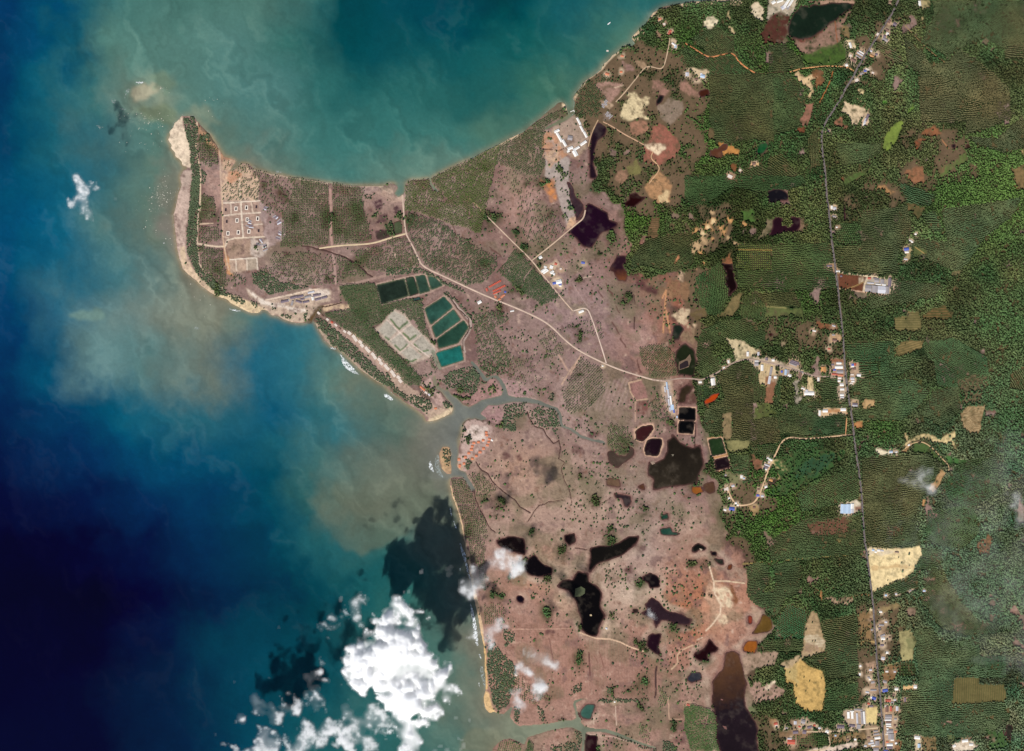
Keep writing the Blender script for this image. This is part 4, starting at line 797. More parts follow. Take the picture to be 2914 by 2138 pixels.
for s, c, w in [
    ('1190,1120 1300,1100 1290,1060 1382,1060 1395,1210 1188,1222', (136, 122, 82), 2), ('1190,1360 1250,1300 1412,1298 1400,1350 1270,1410 1198,1420', (150, 128, 86), 2), ('1400,1112 1440,1080 1580,1020 1640,1120 1440,1122', (128, 100, 66), 3),
    ('740,765 965,790 975,890 940,905 760,880', (106, 66, 48), 2), ('965,790 1170,808 1125,935 940,905', (168, 158, 142), 2), ('905,800 940,795 945,840 905,845', (228, 212, 180), 4), ('1280,540 1330,570 1310,660 1285,665', (170, 150, 110), 4),
    ('1340,560 1400,560 1435,620 1350,640', (88, 96, 58), 5), ('1610,760 1740,730 1660,790', (140, 128, 92), 6), ('1280,225 1330,240 1410,255 1370,350 1330,300', (92, 84, 54), 4), ('705,235 745,240 735,275 700,270', (190, 164, 126), 3),
    ('690,690 745,690 770,760 720,760', (176, 140, 106), 4), ('1330,1600 1400,1600 1390,1640', (90, 90, 50), 3)]:
    clear('H', s, c, w)
for s, c, w, k in [
    ('1270,85 1385,100 1400,180 1330,290 1265,255', (212, 190, 148), 3, 0), ('1320,200 1395,190 1370,420 1305,410', (140, 98, 74), 3, 0), ('1420,100 1500,120 1520,200 1420,200', (170, 146, 116), 6, .1), ('1180,40 1400,60 1600,150 1730,200 1600,170 1380,110 1180,75', (190, 170, 146), 4, 0),
    ('980,490 1055,488 1050,685 978,680', (142, 122, 90), 2, 0), ('1010,690 1100,680 1190,700 1160,770 1040,790', (140, 134, 90), 6, 0), ('1200,820 1225,815 1240,850 1305,850 1290,925 1230,925', (136, 94, 72), 3, 0),
    ('1368,850 1430,855 1492,935 1470,958 1370,890', (222, 196, 142), 1, 0), ('1330,832 1380,850 1360,870', (230, 214, 184), 2, 0), ('1410,940 1430,945 1430,1000 1415,1000', (180, 160, 110), 2, 0),
    ('1400,860 1700,760 1890,780 1960,770 1930,850 1780,960 1560,1080 1380,1160 1340,1120 1440,1000', (60, 90, 50), 6, .3), ('1545,930 1700,820 1880,780 1900,830 1740,950 1560,1010', (52, 82, 56), 8, .2),
    ('1640,1350 1960,1290 1962,1420 1690,1452', (112, 78, 62), 2, .35), ('1650,195 1690,200 1700,330 1640,340', (214, 190, 146), 3, 0), ('1620,300 1700,310 1700,350 1620,350', (222, 204, 176), 3, 0),
    ('1735,455 1960,440 1960,480 1740,512', (216, 184, 146), 3, 0), ('1800,455 1905,450 1900,478 1800,480', (184, 134, 92), 2, 0), ('1820,60 1935,70 1945,200 1820,180', (170, 140, 118), 5, .1), ('1820,65 1930,65 1930,85 1830,90', (150, 98, 72), 2, 0), ('1965,90 2050,95 2045,190 1970,240', (178, 150, 124), 5, .1),
    ('1890,200 1940,200 1945,370 1895,370', (176, 158, 138), 5, .1), ('1540,250 1590,240 1570,410 1545,410', (170, 158, 142), 7, 0), ('1750,125 1790,125 1790,165 1750,165', (198, 140, 84), 2, 0), ('1990,390 2050,395 2045,440 1990,440', (168, 142, 110), 4, .1), ('2080,390 2185,390 2180,445 2080,445', (190, 156, 112), 6, .1),
    ('2015,550 2075,555 2050,600 2015,590', (178, 126, 82), 4, 0), ('1890,1205 2030,1165 2065,1190 2060,1250 1920,1280', (220, 206, 182), 2, 0), ('2015,1215 2065,1212 2065,1250 2015,1252', (136, 104, 88), 1, 0),
    ('510,260 580,270 605,480 560,470', (164, 150, 146), 5, 0), ('1180,1200 1240,1200 1270,1270 1200,1280', (168, 140, 98), 6, 0), ('1000,960 1140,960 1150,1040 1050,1040', (120, 118, 84), 8, .1), ('1230,440 1340,420 1400,500 1300,540 1220,530', (92, 100, 56), 6, .05),
    ('1340,990 1400,995 1390,1050 1330,1050', (60, 50, 40), 3, 0), ('1870,1480 1925,1470 1900,1510', (142, 124, 78), 3, 0), ('840,410 880,420 870,460', (120, 90, 60), 4, 0)]:
    clear('J', s, c, w, 1.0, k)
for s, c, w, k in [
    ('1240,742 1300,700 1350,668 1420,650 1500,668 1560,690 1610,650 1672,618 1680,660 1650,700 1672,770 1640,760 1630,700 1580,722 1500,715 1450,690 1380,690 1300,730', (214, 192, 142), 4, 0), ('1262,635 1285,640 1295,700 1275,700', (200, 176, 130), 2, 0),
    ('1028,765 1050,755 1120,782 1172,782 1170,800 1080,815', (240, 226, 194), 1, 0), ('1240,790 1300,740 1310,745 1275,795', (190, 146, 104), 3, 0), ('1340,720 1440,715 1560,850 1600,900 1450,800 1320,800', (80, 104, 58), 4, .05), ('1510,740 1590,810 1750,850 1700,880 1620,870', (76, 116, 64), 5, .05),
    ('1700,500 1740,450 1790,430 1890,428 1880,520 1850,640 1770,640 1720,590', (178, 154, 116), 3, 0), ('1700,200 1900,200 1890,420 1720,400', (108, 96, 72), 9, .4), ('1550,925 1600,935 1540,1050 1500,1100 1450,1095 1520,1000', (184, 146, 102), 5, 0), ('1395,1160 1430,1160 1425,1215 1400,1205', (186, 142, 96), 3, 0),
    ('1835,1500 1930,1435 1965,1480 1910,1590 1840,1590', (130, 96, 70), 4, .1), ('2000,620 2080,680 2060,730 1990,700', (100, 100, 66), 5, .3), ('1120,1370 1250,1370 1250,1450 1120,1440', (96, 76, 56), 5, .6), ('880,555 935,555 930,600 880,595', (180, 126, 82), 4, 0)]:
    clear('K', s, c, w, 1.0, k)
for s, c, w, k in [
    ('1640,620 1680,558 1722,572 1750,680 1782,780 1785,870 1700,890 1600,905 1620,780 1632,700', (182, 156, 118), 2, 0), ('1650,740 1740,730 1780,780 1782,850 1640,830', (206, 190, 160), 8, 0), ('1640,810 1730,830 1740,870 1620,880', (160, 134, 112), 4, 0),
    ('1465,1005 1590,930 1640,975 1765,1028 1790,1180 1762,1345 1650,1342 1560,1282 1532,1130 1482,1120', (204, 168, 104), 2, 0), ('1480,1000 1560,980 1560,1120 1490,1100', (190, 166, 112), 6, 0),
    ('1400,990 1600,890 1720,870 1780,880 1620,915 1520,1000', (186, 162, 128), 4, 0), ('1180,880 1420,870 1400,980 1210,1020 1140,1050 1130,930', (166, 140, 120), 4, .05), ('1190,460 1280,570 1240,650 1210,600', (170, 144, 122), 4, .05),
    ('1180,1180 1240,1120 1300,1150 1350,1130 1450,1150 1460,1210 1380,1260 1300,1240 1220,1290', (172, 140, 124), 9, .1), ('1310,1160 1390,1090 1400,1110 1340,1180', (220, 200, 174), 4, 0), ('1190,1300 1240,1310 1260,1370 1190,1350', (112, 118, 84), 4, 0),
    ('860,330 1000,330 1060,430 1050,540 960,620 900,560 840,440', (190, 152, 126), 6, .1), ('900,370 1040,380 1060,520 980,500', (222, 200, 168), 10, .05), ('930,580 1010,570 1040,620 960,680', (216, 192, 160), 8, .05), ('960,320 1060,350 1100,470 1060,550 1050,420', (136, 92, 66), 4, .1),
    ('1000,200 1170,230 1160,320 1040,300', (158, 130, 112), 5, .1), ('1730,390 1755,390 1760,480 1735,440', (180, 130, 84), 2, 0), ('1760,450 1900,440 2000,460 1960,510 1840,500', (176, 148, 122), 7, .1), ('2120,540 2160,540 2155,590 2125,580', (230, 212, 172), 3, 0), ('2110,960 2190,950 2190,1010 2130,1000', (170, 142, 118), 4, 0),
    ('1930,1330 2100,1310 2100,1430 1940,1440', (196, 178, 156), 3, 0), ('2105,1310 2195,1305 2190,1440 2100,1430', (224, 200, 140), 1, 0), ('1650,1640 1900,1600 2050,1580 2040,1612 1900,1652 1650,1660', (222, 200, 182), 3, 0), ('1820,1510 2080,1500 2090,1560 1840,1590', (134, 110, 78), 6, .2),
    ('1420,1495 1650,1490 1660,1550 1420,1550', (140, 112, 84), 8, .2), ('1340,1390 1400,1390 1420,1430 1360,1450', (168, 130, 96), 5, .1)]:
    clear('N', s, c, w, 1.0, k)
for s, c, w, k in [
    ('980,60 1200,66 1388,46 1402,120 1345,200 1332,262 1180,330 1010,402 992,250', (240, 216, 164), 2, 0), ('985,65 1180,75 1170,110 990,120', (218, 200, 168), 6, 0), ('1010,205 1330,200 1340,222 1010,228', (206, 176, 128), 5, 0),
    ('1218,715 1322,700 1342,940 1240,945', (166, 156, 110), 2, 0), ('1270,760 1330,750 1335,850 1280,850', (130, 130, 88), 8, 0), ('1655,1080 1845,1073 1852,1130 2040,1128 2066,1232 2040,1257 1640,1282', (116, 102, 66), 1, .0),
    ('1240,1140 1340,1135 1340,1170 1250,1175', (222, 184, 132), 1, 0), ('1085,640 1120,640 1120,700 1085,700', (150, 126, 100), 4, .1), ('1060,520 1220,490 1240,520 1060,560', (150, 130, 92), 5, .1), ('1090,1310 1220,1300 1220,1345 1090,1350', (176, 142, 112), 3, 0),
    ('1100,1350 1180,1360 1200,1480 1195,1652 1100,1652', (180, 150, 122), 6, .05), ('960,1460 1070,1460 1080,1652 960,1652', (168, 142, 116), 7, .1), ('780,1345 960,1320 960,1450 860,1460 790,1420', (186, 162, 138), 2, 0), ('1340,1535 1390,1535 1400,1652 1350,1652', (210, 192, 158), 2, 0), ('1395,1530 1515,1530 1520,1652 1400,1652', (142, 118, 84), 3, .3),
    ('1660,1600 1740,1560 1800,1565 1820,1600 1860,1600 1800,1652 1640,1652', (224, 208, 186), 3, 0), ('1195,1560 1240,1560 1240,1652 1190,1652', (140, 104, 74), 2, .1), ('1100,1000 1220,970 1220,1070 1100,1080', (134, 102, 70), 8, .3), ('1900,1480 2060,1500 2100,1600 1950,1652', (70, 98, 56), 6, .2),
    ('980,540 1020,540 1015,590 990,580', (230, 210, 168), 3, 0), ('975,960 1050,955 1050,1010 1000,1010', (172, 140, 116), 3, 0), ('880,560 1010,570 1030,800 920,830', (140, 112, 78), 8, .5), ('1600,1540 1640,1520 1660,1560 1620,1600', (110, 120, 80), 5, .2)]:
    clear('O', s, c, w, 1.0, k)
for t, s in [('E', '1830,1210 1930,1110 1990,1045 2070,1080 2120,1160 2300,1330 2345,1400 2130,1475 2060,1430'), ('J', '858,680 975,665 1020,800 1045,920 930,945 905,840'), ('J', '620,430 780,430 780,655 620,650'), ('J', '280,610 360,565 440,560 450,620 400,700 340,715 285,690'), ('J', '380,690 430,672 510,678 520,725 490,820 460,835 370,820 358,770'), ('J', '245,250 340,225 372,290 392,370 300,382 258,320'), ('E', '640,210 945,195 975,485 650,490'), ('A', '1300,1000 1380,930 1440,910 1445,1000 1500,1300 1420,1300 1300,1120'), ('E', '255,310 340,100 378,240 358,560 250,560'), ('A', '1360,1660 1410,1340 1510,1330 1478,1652'), ('I', '590,560 680,525 780,550 830,610 800,680 640,640'), ('E', '660,560 690,500 890,500 915,740 700,760')]:
    CLEAR.append((P(t, s), 1, 0))
for (t, s, c, c2, cat_, lab, wp), (poly, zl, _) in zip(PONDS, pond_geo):
    if t == 'J' and cat_ != 'lake' and ('square' in lab or 'dike' in lab):
        ring = grow(np.vstack([poly, poly[:1]])[:-1], 2.2); b, m = smask(np.vstack([ring, ring[:1]]), 1.9, .5)
        ALB[b] = lerp(ALB[b], np.broadcast_to(alb((204, 168, 140)), ALB[b].shape), m)
# ploughed stripes of the fallow fields
def stripes(tile, s, ang, period, c, a=.5, wob=0):
    b, m = pmask(P(tile, s), 2, 1)
    ca, sa = math.cos(math.radians(ang)), math.sin(math.radians(ang))
    ph = (GX[b] * sa + GY[b] * ca + wob * (MID[b] * 60 + BIG[b] * 60)) * 2 * math.pi / period
    ALB[b] = lerp(ALB[b], np.broadcast_to(alb(c), ALB[b].shape), m * a * (0.5 + 0.5 * np.sin(ph)))
stripes('H', '1190,1120 1300,1100 1290,1060 1382,1060 1395,1210 1188,1222', 0, 6.6, (90, 88, 52), .9)
stripes('H', '1190,1360 1250,1300 1412,1298 1400,1350 1270,1410 1198,1420', 18, 6.6, (84, 80, 48), .9)
stripes('H', '1400,1112 1440,1080 1580,1020 1640,1120 1440,1122', 0, 7.4, (60, 72, 40), .9)
stripes('K', '1700,500 1740,450 1790,430 1890,428 1880,520 1850,640 1770,640 1720,590', 10, 6.2, (120, 96, 66), .8, .9)
stripes('O', '1655,1080 1845,1073 1852,1130 2040,1128 2066,1232 2040,1257 1640,1282', 88, 6.2, (70, 78, 44), .8)
stripes('N', '1640,620 1680,558 1722,572 1782,780 1785,870 1600,905 1620,780', 4, 8, (160, 132, 104), .5)
stripes('G', '385,490 420,330 490,330 470,480 430,490', 0, 5.6, (60, 62, 36), .8)
stripes('J', '1270,85 1385,100 1330,290 1265,255', 80, 7, (176, 140, 100), .5)
stripes('M', '700,560 1240,700 1700,850 1850,950 1830,1230 1000,1260 740,1040', 92, 7.6, (150, 108, 92), .35, .05)
stripes('E', '960,130 1180,180 1100,560 1000,500', 90, 6, (140, 112, 104), .3)
stripes('I', '1660,260 1900,200 1880,420 1640,480', 70, 12, (176, 150, 142), .4, .1)
# tracks and stains drawn on the soil itself
for t, s, w, c in [
    ('E', '640,217 937,198', 1.6, (232, 216, 196)), ('E', '706,222 712,312', 1.2, (226, 208, 188)), ('E', '787,206 803,480', 1.8, (232, 216, 196)), ('E', '868,203 880,296 942,290', 1.2, (222, 202, 180)), ('E', '650,316 800,298 940,290', 1.4, (226, 208, 188)),
    ('E', '650,480 690,490', 1.2, (214, 190, 168)), ('E', '660,560 680,505 740,492 970,480', 1.8, (228, 210, 186)), ('E', '890,385 955,380', 1.2, (226, 208, 188)), ('E', '455,0 468,100 466,200 450,300 446,400 443,510 458,690 490,735', 1.8, (214, 190, 166)), ('E', '590,845 640,882', 1.8, (220, 198, 170)),
    ('E', '445,380 565,374', 1.6, (218, 192, 164)), ('E', '440,530 540,552 660,556', 2.4, (222, 200, 174)), ('E', '640,180 645,480 655,560 690,740', 1.8, (210, 178, 150)), ('E', '700,660 910,645 918,735', 1.4, (234, 220, 202)), ('E', '745,660 752,745', 1.2, (230, 214, 194)), ('E', '830,650 835,740', 1.2, (230, 214, 194)),
    ('E', '775,20 780,200', 1.4, (224, 202, 176)), ('A', '1545,960 1540,1080 1535,1180 1560,1290 1570,1400 1572,1652', 1.8, (220, 196, 166)), ('A', '1720,1180 1730,1400 1745,1580', 1.5, (208, 180, 156)),
    ('E', '980,975 1150,940 1300,908 1400,888', 2.0, (228, 206, 184)), ('E', '1485,110 1495,300 1490,420 1500,540', 3.6, (178, 144, 132)), ('E', '1500,600 1520,700 1530,850', 3, (176, 146, 136)), ('E', '1560,860 1700,840 1850,800 2000,765 2200,720', 3.4, (166, 138, 126)),
    ('M', '630,692 900,690 1160,682', 1.0, (120, 84, 74)), ('M', '700,697 1160,690', 1.0, (206, 168, 146)), ('M', '1240,725 1370,770 1480,775 1560,800 1640,840 1740,870', 1.8, (222, 188, 158)),
    ('M', '1000,770 1030,950', 1.3, (120, 84, 76)), ('M', '1310,880 1320,1060', 2.0, (108, 74, 68)), ('M', '1390,870 1430,1000', 1.2, (126, 88, 78)), ('M', '1180,880 1190,960', 1, (130, 94, 82)), ('M', '1350,900 1380,960', 1, (130, 94, 82)),
    ('M', '1520,1300 1525,1450', 1.2, (206, 180, 160)), ('M', '1340,1300 1350,1440', 1.0, (206, 180, 160)), ('M', '1930,1230 1940,1400 2040,1400', 1.2, (200, 166, 140)), ('M', '1300,1520 1500,1540 1700,1600', 1.4, (196, 168, 150)),
    ('N', '870,180 910,318 920,420 970,500 962,580 900,660 850,710', 2.0, (226, 200, 172)), ('N', '910,320 1000,318 1150,335', 1.8, (220, 196, 164)), ('N', '780,780 820,760', 1.4, (214, 190, 166)), ('N', '580,1010 630,960 625,900 660,860 750,820', 1.5, (212, 182, 150)),
    ('N', '1560,1000 1590,930', 1.2, (214, 180, 120)), ('F', '1460,850 1530,960 1575,1025', 1.0, (172, 146, 138)), ('F', '650,180 700,230 780,310', 1.6, (190, 158, 130)), ('F', '1440,1560 1520,1410', 1.8, (192, 158, 136)), ('I', '1370,260 1440,150 1520,40', 1.6, (196, 164, 140)), ('I', '1350,30 1420,150', 2.4, (184, 152, 134)), ('G', '510,960 540,900 515,1230', 2.4, (190, 140, 102)), ('G', '540,1060 570,1230', 2.4, (190, 142, 104)),
    ('G', '1100,580 1370,584', 1.4, (170, 136, 76)), ('H', '730,752 980,790 1170,806', 2.0, (222, 200, 166)), ('H', '755,885 900,905 1120,938', 1.8, (206, 168, 140)), ('H', '980,795 955,850 945,905', 2.2, (218, 198, 168)), ('H', '800,895 950,835', 1.2, (170, 140, 90)),
    ('G', '1230,1020 1480,1040', 1.2, (150, 140, 92)), ('D', '845,745 920,790 990,830 985,860', 1.6, (190, 162, 124)), ('O', '0,185 440,145 940,110', 1.3, (170, 150, 90)), ('O', '1090,990 1220,955', 1.3, (180, 160, 110)), ('O', '920,805 980,785 1035,800', 1.5, (190, 162, 110)),
    ('O', '590,385 600,430', 3, (184, 132, 84)), ('O', '610,370 720,370 760,410', 1.2, (120, 84, 56)), ('O', '840,450 900,425 990,430', 2.4, (150, 112, 78)), ('K', '920,550 1200,545', 1.4, (170, 140, 88)), ('D', '715,100 740,330', 1.2, (150, 90, 60)), ('D', '1120,835 1210,845', 1.4, (160, 120, 80)),
    ('D', '595,1000 605,1300 630,1480', 1.8, (124, 98, 66)), ('D', '1560,1100 1610,1165', 1.6, (176, 126, 90)), ('D', '1970,1400 2060,1400 2150,1480', 1.5, (150, 122, 72)), ('C', '1030,670 960,690', 1.2, (200, 176, 150)), ('F', '1540,800 1600,790', 1.5, (190, 166, 150)), ('H', '1350,560 1430,620', 1.2, (180, 152, 96))]:
    stroke(t, s, w, c, .5)
# uprooted debris lines, dark stains
for t, s, r in [('M', '1000,712 1030,710 980,720', 6), ('I', '930,810 945,830 920,840 1020,820 1050,850', 7), ('I', '1610,640 1640,655 1590,660', 10), ('F', '2000,850 2060,880 2100,900', 11), ('M', '1620,215 1640,235', 8),
                ('I', '1480,780 1500,750 1530,790', 9), ('G', '350,860 400,880 440,905', 11), ('F', '1820,690 1900,735', 7), ('N', '700,640 650,600', 12), ('N', '300,30 350,60 250,220', 12), ('M', '1990,1560 2030,1580', 8), ('E', '1300,590 1150,605', 7)]:
    blobs(t, s, r, (84, 54, 54), .75)
for t, s in [('F', '1660,900 1690,960'), ('F', '1740,880 1770,950'), ('F', '1770,1150 1830,1250'), ('F', '1840,1280 1880,1350'), ('F', '1840,960 1870,965 1860,980'), ('F', '1970,1480 1990,1550'), ('F', '1960,1440 1975,1500'), ('J', '310,100 345,170'), ('F', '820,560 900,640 860,650'), ('F', '520,370 560,490'), ('G', '60,850 120,930'), ('G', '150,1030 170,1080')]:
    stroke(t, s, 1.8, (96, 66, 60), 3, .8)
# thin winding debris lines of the flooded woods
for k, (t, s) in enumerate([('F', '720,1500 950,1600 1100,1560 900,1420 760,1450'), ('I', '700,60 880,60 950,160 820,180'), ('C', '380,1380 440,1400 430,1600 380,1500')]):
    b, m = pmask(P(t, s), 8, 2)
    ALB[b] = lerp(ALB[b], np.broadcast_to(alb((104, 78, 70)), ALB[b].shape), m * (np.abs(n3[b] - .5) < .05) * .8)

# sand and dark mud under water margins; bare sea bed
beach = np.clip(1 - np.abs(Z - 0.4) / 1.5, 0, 1) * (1 - EM)
ALB = lerp(ALB, np.broadcast_to(alb((120, 96, 76)), ALB.shape), np.clip((0.1 - Z) * 2, 0, 1) * .8)
# flood litter: fine dark and pale specks over the bare plain
lit = value_noise(STEP * 1.3, 78) * .6 + value_noise(STEP * 2.6, 79) * .4
wet = np.clip(n2 * 2.2 - .6, 0, 1) * (1 - EM)
ALB = lerp(ALB, ALB * .62, np.clip((lit - .60) * 7, 0, 1) * (.30 + .6 * wet) * (Z > 0))
ALB = lerp(ALB, np.clip(ALB * 1.28, 0, .85), np.clip((.36 - lit) * 7, 0, 1) * .35 * (1 - EM))
# fine grain
g = 1 + (FINE - 0.5) * 0.28 + (value_noise(STEP * 1.05, 77) - .5) * 0.10
ALB = np.clip(ALB * g[..., None], 0.002, 0.9)

# ------------------------------------------------------------------ colour of the sea
SEA_ROWS = [
    (0, '0:0,55,95 100:5,72,104 180:42,98,105 300:68,113,108 420:70,112,105 560:76,116,108 700:45,95,95 760:5,66,75 860:14,72,86 1000:4,62,78 1100:0,60,70 1250:20,84,94 1400:42,100,100'),
    (100, '0:0,54,90 100:5,72,106 170:22,82,100 235:80,122,114 400:84,124,116 520:78,119,114 640:52,104,99 750:12,72,80 860:16,75,84 1000:24,86,90 1150:22,86,86 1300:42,98,94 1370:70,114,102'),
    (200, '0:0,54,90 120:20,88,108 200:56,108,110 320:122,134,116 400:86,124,116 550:74,117,114 700:45,100,98 800:28,88,90 950:42,98,96 1100:36,92,90 1180:54,104,92 1260:74,114,98'),
    (300, '0:0,62,94 120:28,92,108 250:76,110,108 340:80,118,110 440:100,120,106 550:76,115,110 700:60,112,108 850:54,110,106 1000:60,112,106 1080:74,115,102'),
    (400, '0:5,72,104 130:24,92,114 250:60,105,110 340:88,116,106 380:112,118,106 520:118,118,104 620:92,120,110 750:72,120,114 870:92,125,114'),
    (500, '0:5,72,108 120:20,92,118 250:70,110,112 340:102,118,106 390:122,118,110'),
    (600, '0:4,72,108 130:24,92,118 260:70,112,116 370:104,118,108 420:120,118,104'),
    (700, '0:0,58,98 130:48,98,118 250:98,128,128 400:126,134,120 480:120,125,110 560:84,116,112 600:50,110,124 660:56,112,122'),
    (800, '0:0,48,88 100:14,78,108 220:92,126,128 330:84,120,120 450:104,118,110 560:34,96,118 650:45,105,118 740:84,118,112 800:108,122,108'),
    (900, '0:0,34,74 150:0,58,94 300:18,88,113 450:38,94,109 600:18,82,108 720:48,104,113 850:86,108,99 930:112,112,100'),
    (1000, '0:0,25,64 150:0,44,84 300:4,64,99 450:8,70,99 600:28,88,103 690:62,104,104 800:92,106,98 900:106,108,98 980:112,110,100'),
    (1100, '0:0,16,52 150:0,25,64 300:0,44,83 450:0,54,88 600:8,70,90 690:44,92,94 740:92,107,95 850:104,109,97 950:100,110,98'),
    (1200, '0:0,11,42 150:0,12,46 300:0,22,60 450:0,44,78 600:0,57,81 720:34,90,97 850:52,98,94 980:95,108,98 1020:106,110,98'),
    (1300, '0:0,9,40 200:0,6,38 350:0,15,51 500:0,38,68 650:0,50,72 800:28,86,90 900:48,98,93 1020:88,106,98'),
    (1400, '0:0,11,42 200:0,10,41 350:0,25,60 500:4,58,79 650:4,58,74 900:44,96,93 980:72,106,98 1050:118,118,104'),
    (1500, '0:0,12,43 200:0,15,46 400:0,34,64 550:8,63,83 700:18,73,84 900:58,104,98 1050:118,119,104'),
    (1660, '0:0,15,46 200:0,15,46 400:0,35,65 550:8,63,84 700:23,82,90 900:50,100,98 1000:80,108,99 1080:114,117,102')]
sea_step = 3
sxs = np.concatenate([[-9000, -3000], gx[::2], [3600, 9000]]); sys_ = np.concatenate([[-7000, -2500], gy[::2], [2900, 8000]])
SX, SY = np.meshgrid(sxs, sys_)
gwx = np.zeros_like(SX); gwy = np.zeros_like(SX)
inx = slice(2, 2 + len(gx[::2])); iny = slice(2, 2 + len(gy[::2]))
big1 = fbm(170, 401, 5, .55) * 2 - 1; big2 = fbm(170, 402, 5, .55) * 2 - 1
sm1 = fbm(44, 403, 4, .6) * 2 - 1; sm2 = fbm(44, 404, 4, .6) * 2 - 1
gwx[iny, inx] = (big1 + sm1 * .34)[::2, ::2]; gwy[iny, inx] = (big2 + sm2 * .34)[::2, ::2]
lookx = (SX + gwx * 88) / 1.294; looky = (SY + gwy * 88) / 1.294
ys_ = np.array([r[0] for r in SEA_ROWS], float)
dense = np.linspace(-100, 1500, 400)
tab = np.zeros((len(ys_), 400, 3))
for k, (_, s) in enumerate(SEA_ROWS):
    xs = []; cs = []
    for w in s.split():
        a, c = w.split(':'); xs.append(float(a)); cs.append(lin([float(t) for t in c.split(',')]))
    cs = np.array(cs)
    for ch in range(3):
        tab[k, :, ch] = np.interp(dense, xs, cs[:, ch])
u = np.clip((lookx + 100) / 1600 * 399, 0, 398.99); iu = u.astype(int); fu = (u - iu)[..., None]
v = np.clip(np.interp(looky, ys_, np.arange(len(ys_))), 0, len(ys_) - 1.001); iv = v.astype(int); fv = v - iv
fv = (fv * fv * (3 - 2 * fv))[..., None]
SEA = (tab[iv, iu] * (1 - fu) + tab[iv, iu + 1] * fu) * (1 - fv) + (tab[iv + 1, iu] * (1 - fu) + tab[iv + 1, iu + 1] * fu) * fv
SKYREF = np.array([0.0032, 0.0034, 0.006])
SEA = np.clip((SEA - SKYREF) / K_ALB, 0.0004, .9)
def seapaint(mask, c, a=1.0):
    m = np.zeros(SX.shape); m[iny, inx] = mask[::2, ::2]
    global SEA
    SEA = lerp(SEA, np.broadcast_to(np.clip((lin(c) - SKYREF) / K_ALB, .0004, 1), SEA.shape), m * a)
seapaint(smooth(pmask_f(P('V', '690,1110 700,1150 730,1175 757,1207 790,1222 832,1207 882,1182 930,1130 960,1090 940,960 860,930 760,950 700,1010'), 5, 1), 6) * np.clip((GX - 880) / 160, 0, 1) * np.clip((GY - 1230) / 220, 0, 1), (100, 110, 94), .6)
seapaint(smooth(pmask_f(P('M', '300,1652 310,1560 350,1500 420,1460 520,1500 640,1480 640,1652'), 3, 2), 2), (112, 116, 98), .7)
seapaint(smooth(pmask_f(P('A', '1020,740 1040,690 1100,650 1240,655 1275,705 1200,750 1060,795'), 9, 2), 2), (168, 162, 138), .85)
seapaint(smooth(pmask_f(P('A', '1130,620 1300,570 1390,640 1300,740 1200,640'), 12, 3), 4), (112, 134, 114), .8)
seapaint(smooth(pmask_f(P('A', '1000,860 1150,830 1300,800 1400,890 1380,940 1300,1000 1150,920'), 14, 3), 5), (116, 128, 102), .7)
seapaint(smooth(pmask_f(P('A', '1480,850 1560,790 1650,850 1740,960 1640,940 1540,900'), 14, 3), 5), (122, 136, 118), .7)
seapaint(smooth(pmask_f(P('V', '150,690 190,680 235,688 230,702 170,706'), 7, 2), 2), (112, 140, 128), .6)
shore = np.clip(smooth(smooth(LAND, 14), 20) * 2.6, 0, 1)
seapaint(shore * (n1 * .8 + .35), (134, 128, 106), .62)
shore2 = np.clip(smooth(LAND, 5) * 3, 0, 1)
seapaint(shore2 * (GX < 1340) * (GY > 380), (156, 134, 104), .5)
RM = np.zeros((NY, NX))
for r in rivers[:2]:
    b, m = pmask(r, 1, 1); RM[b] = np.maximum(RM[b], m)
RM = smooth(RM, 2)
seapaint(RM * np.clip((GX - 1180) / 120, 0, 1) * (GY < 1500), (108, 112, 108), .95)
seapaint(RM * (GY > 1600) * np.clip((GX - 1400) / 60, 0, 1), (112, 120, 104), .95)
CM = np.zeros((NY, NX))
for pts, w in creeks:
    b, m = smask(pts, w + 5, 1, 3); CM[b] = np.maximum(CM[b], m)
seapaint(CM, (84, 64, 62), 1)
seapaint(pmask_f(rivers[5] , 2, 1), (96, 70, 46), 1)
for k in (2,): seapaint(smooth(pmask_f(rivers[k], 4, 2), 2), (112, 108, 84), 1)
for k in (3, 4): seapaint(smooth(pmask_f(rivers[k], 4, 2), 2), (98, 122, 110), 1)
# stringy filaments of sediment drawn out along the current
ux = SX * .55 + SY * .83 + gwx * 120; uy = (-SX * .83 + SY * .55 + gwy * 120)
def vn(x, y, seed, n=512):
    g_ = np.random.default_rng(seed).random((n, n)); xi = np.floor(x).astype(int); yi = np.floor(y).astype(int); fx = x - xi; fy = y - yi; fx = fx * fx * (3 - 2 * fx); fy = fy * fy * (3 - 2 * fy)
    f_ = lambda a_, b_: g_[b_ % n, a_ % n]
    return (f_(xi, yi) * (1 - fx) + f_(xi + 1, yi) * fx) * (1 - fy) + (f_(xi, yi + 1) * (1 - fx) + f_(xi + 1, yi + 1) * fx) * fy
fil = vn(ux / 150, uy / 34, 5) * .5 + vn(ux / 80, uy / 15, 6) * .3 + vn(ux / 40, uy / 8, 7) * .2
milky = np.clip(SEA.mean(-1) / .12, 0, 1.2)
SEA = SEA * (1 + (fil - .5) * (.16 + .42 * milky))[..., None] * np.array([1, 1, 1]) + ((fil - .62).clip(0) * .08 * milky)[..., None] * np.array([1.0, .9, .55])
SEA = np.clip(SEA, .0004, .9)
strk = fbm(12, 410, 3)
SEA[iny, inx] *= (1 + (strk[::2, ::2] - .5) * .10)[..., None]

def grid_faces(nx, ny, keep=None):
    idx = np.arange(nx * ny).reshape(ny, nx)
    f = np.stack([idx[:-1, :-1], idx[1:, :-1], idx[1:, 1:], idx[:-1, 1:]], -1)   # rows go south: this order faces up
    if keep is not None:
        return f[keep]
    return f.reshape(-1, 4)

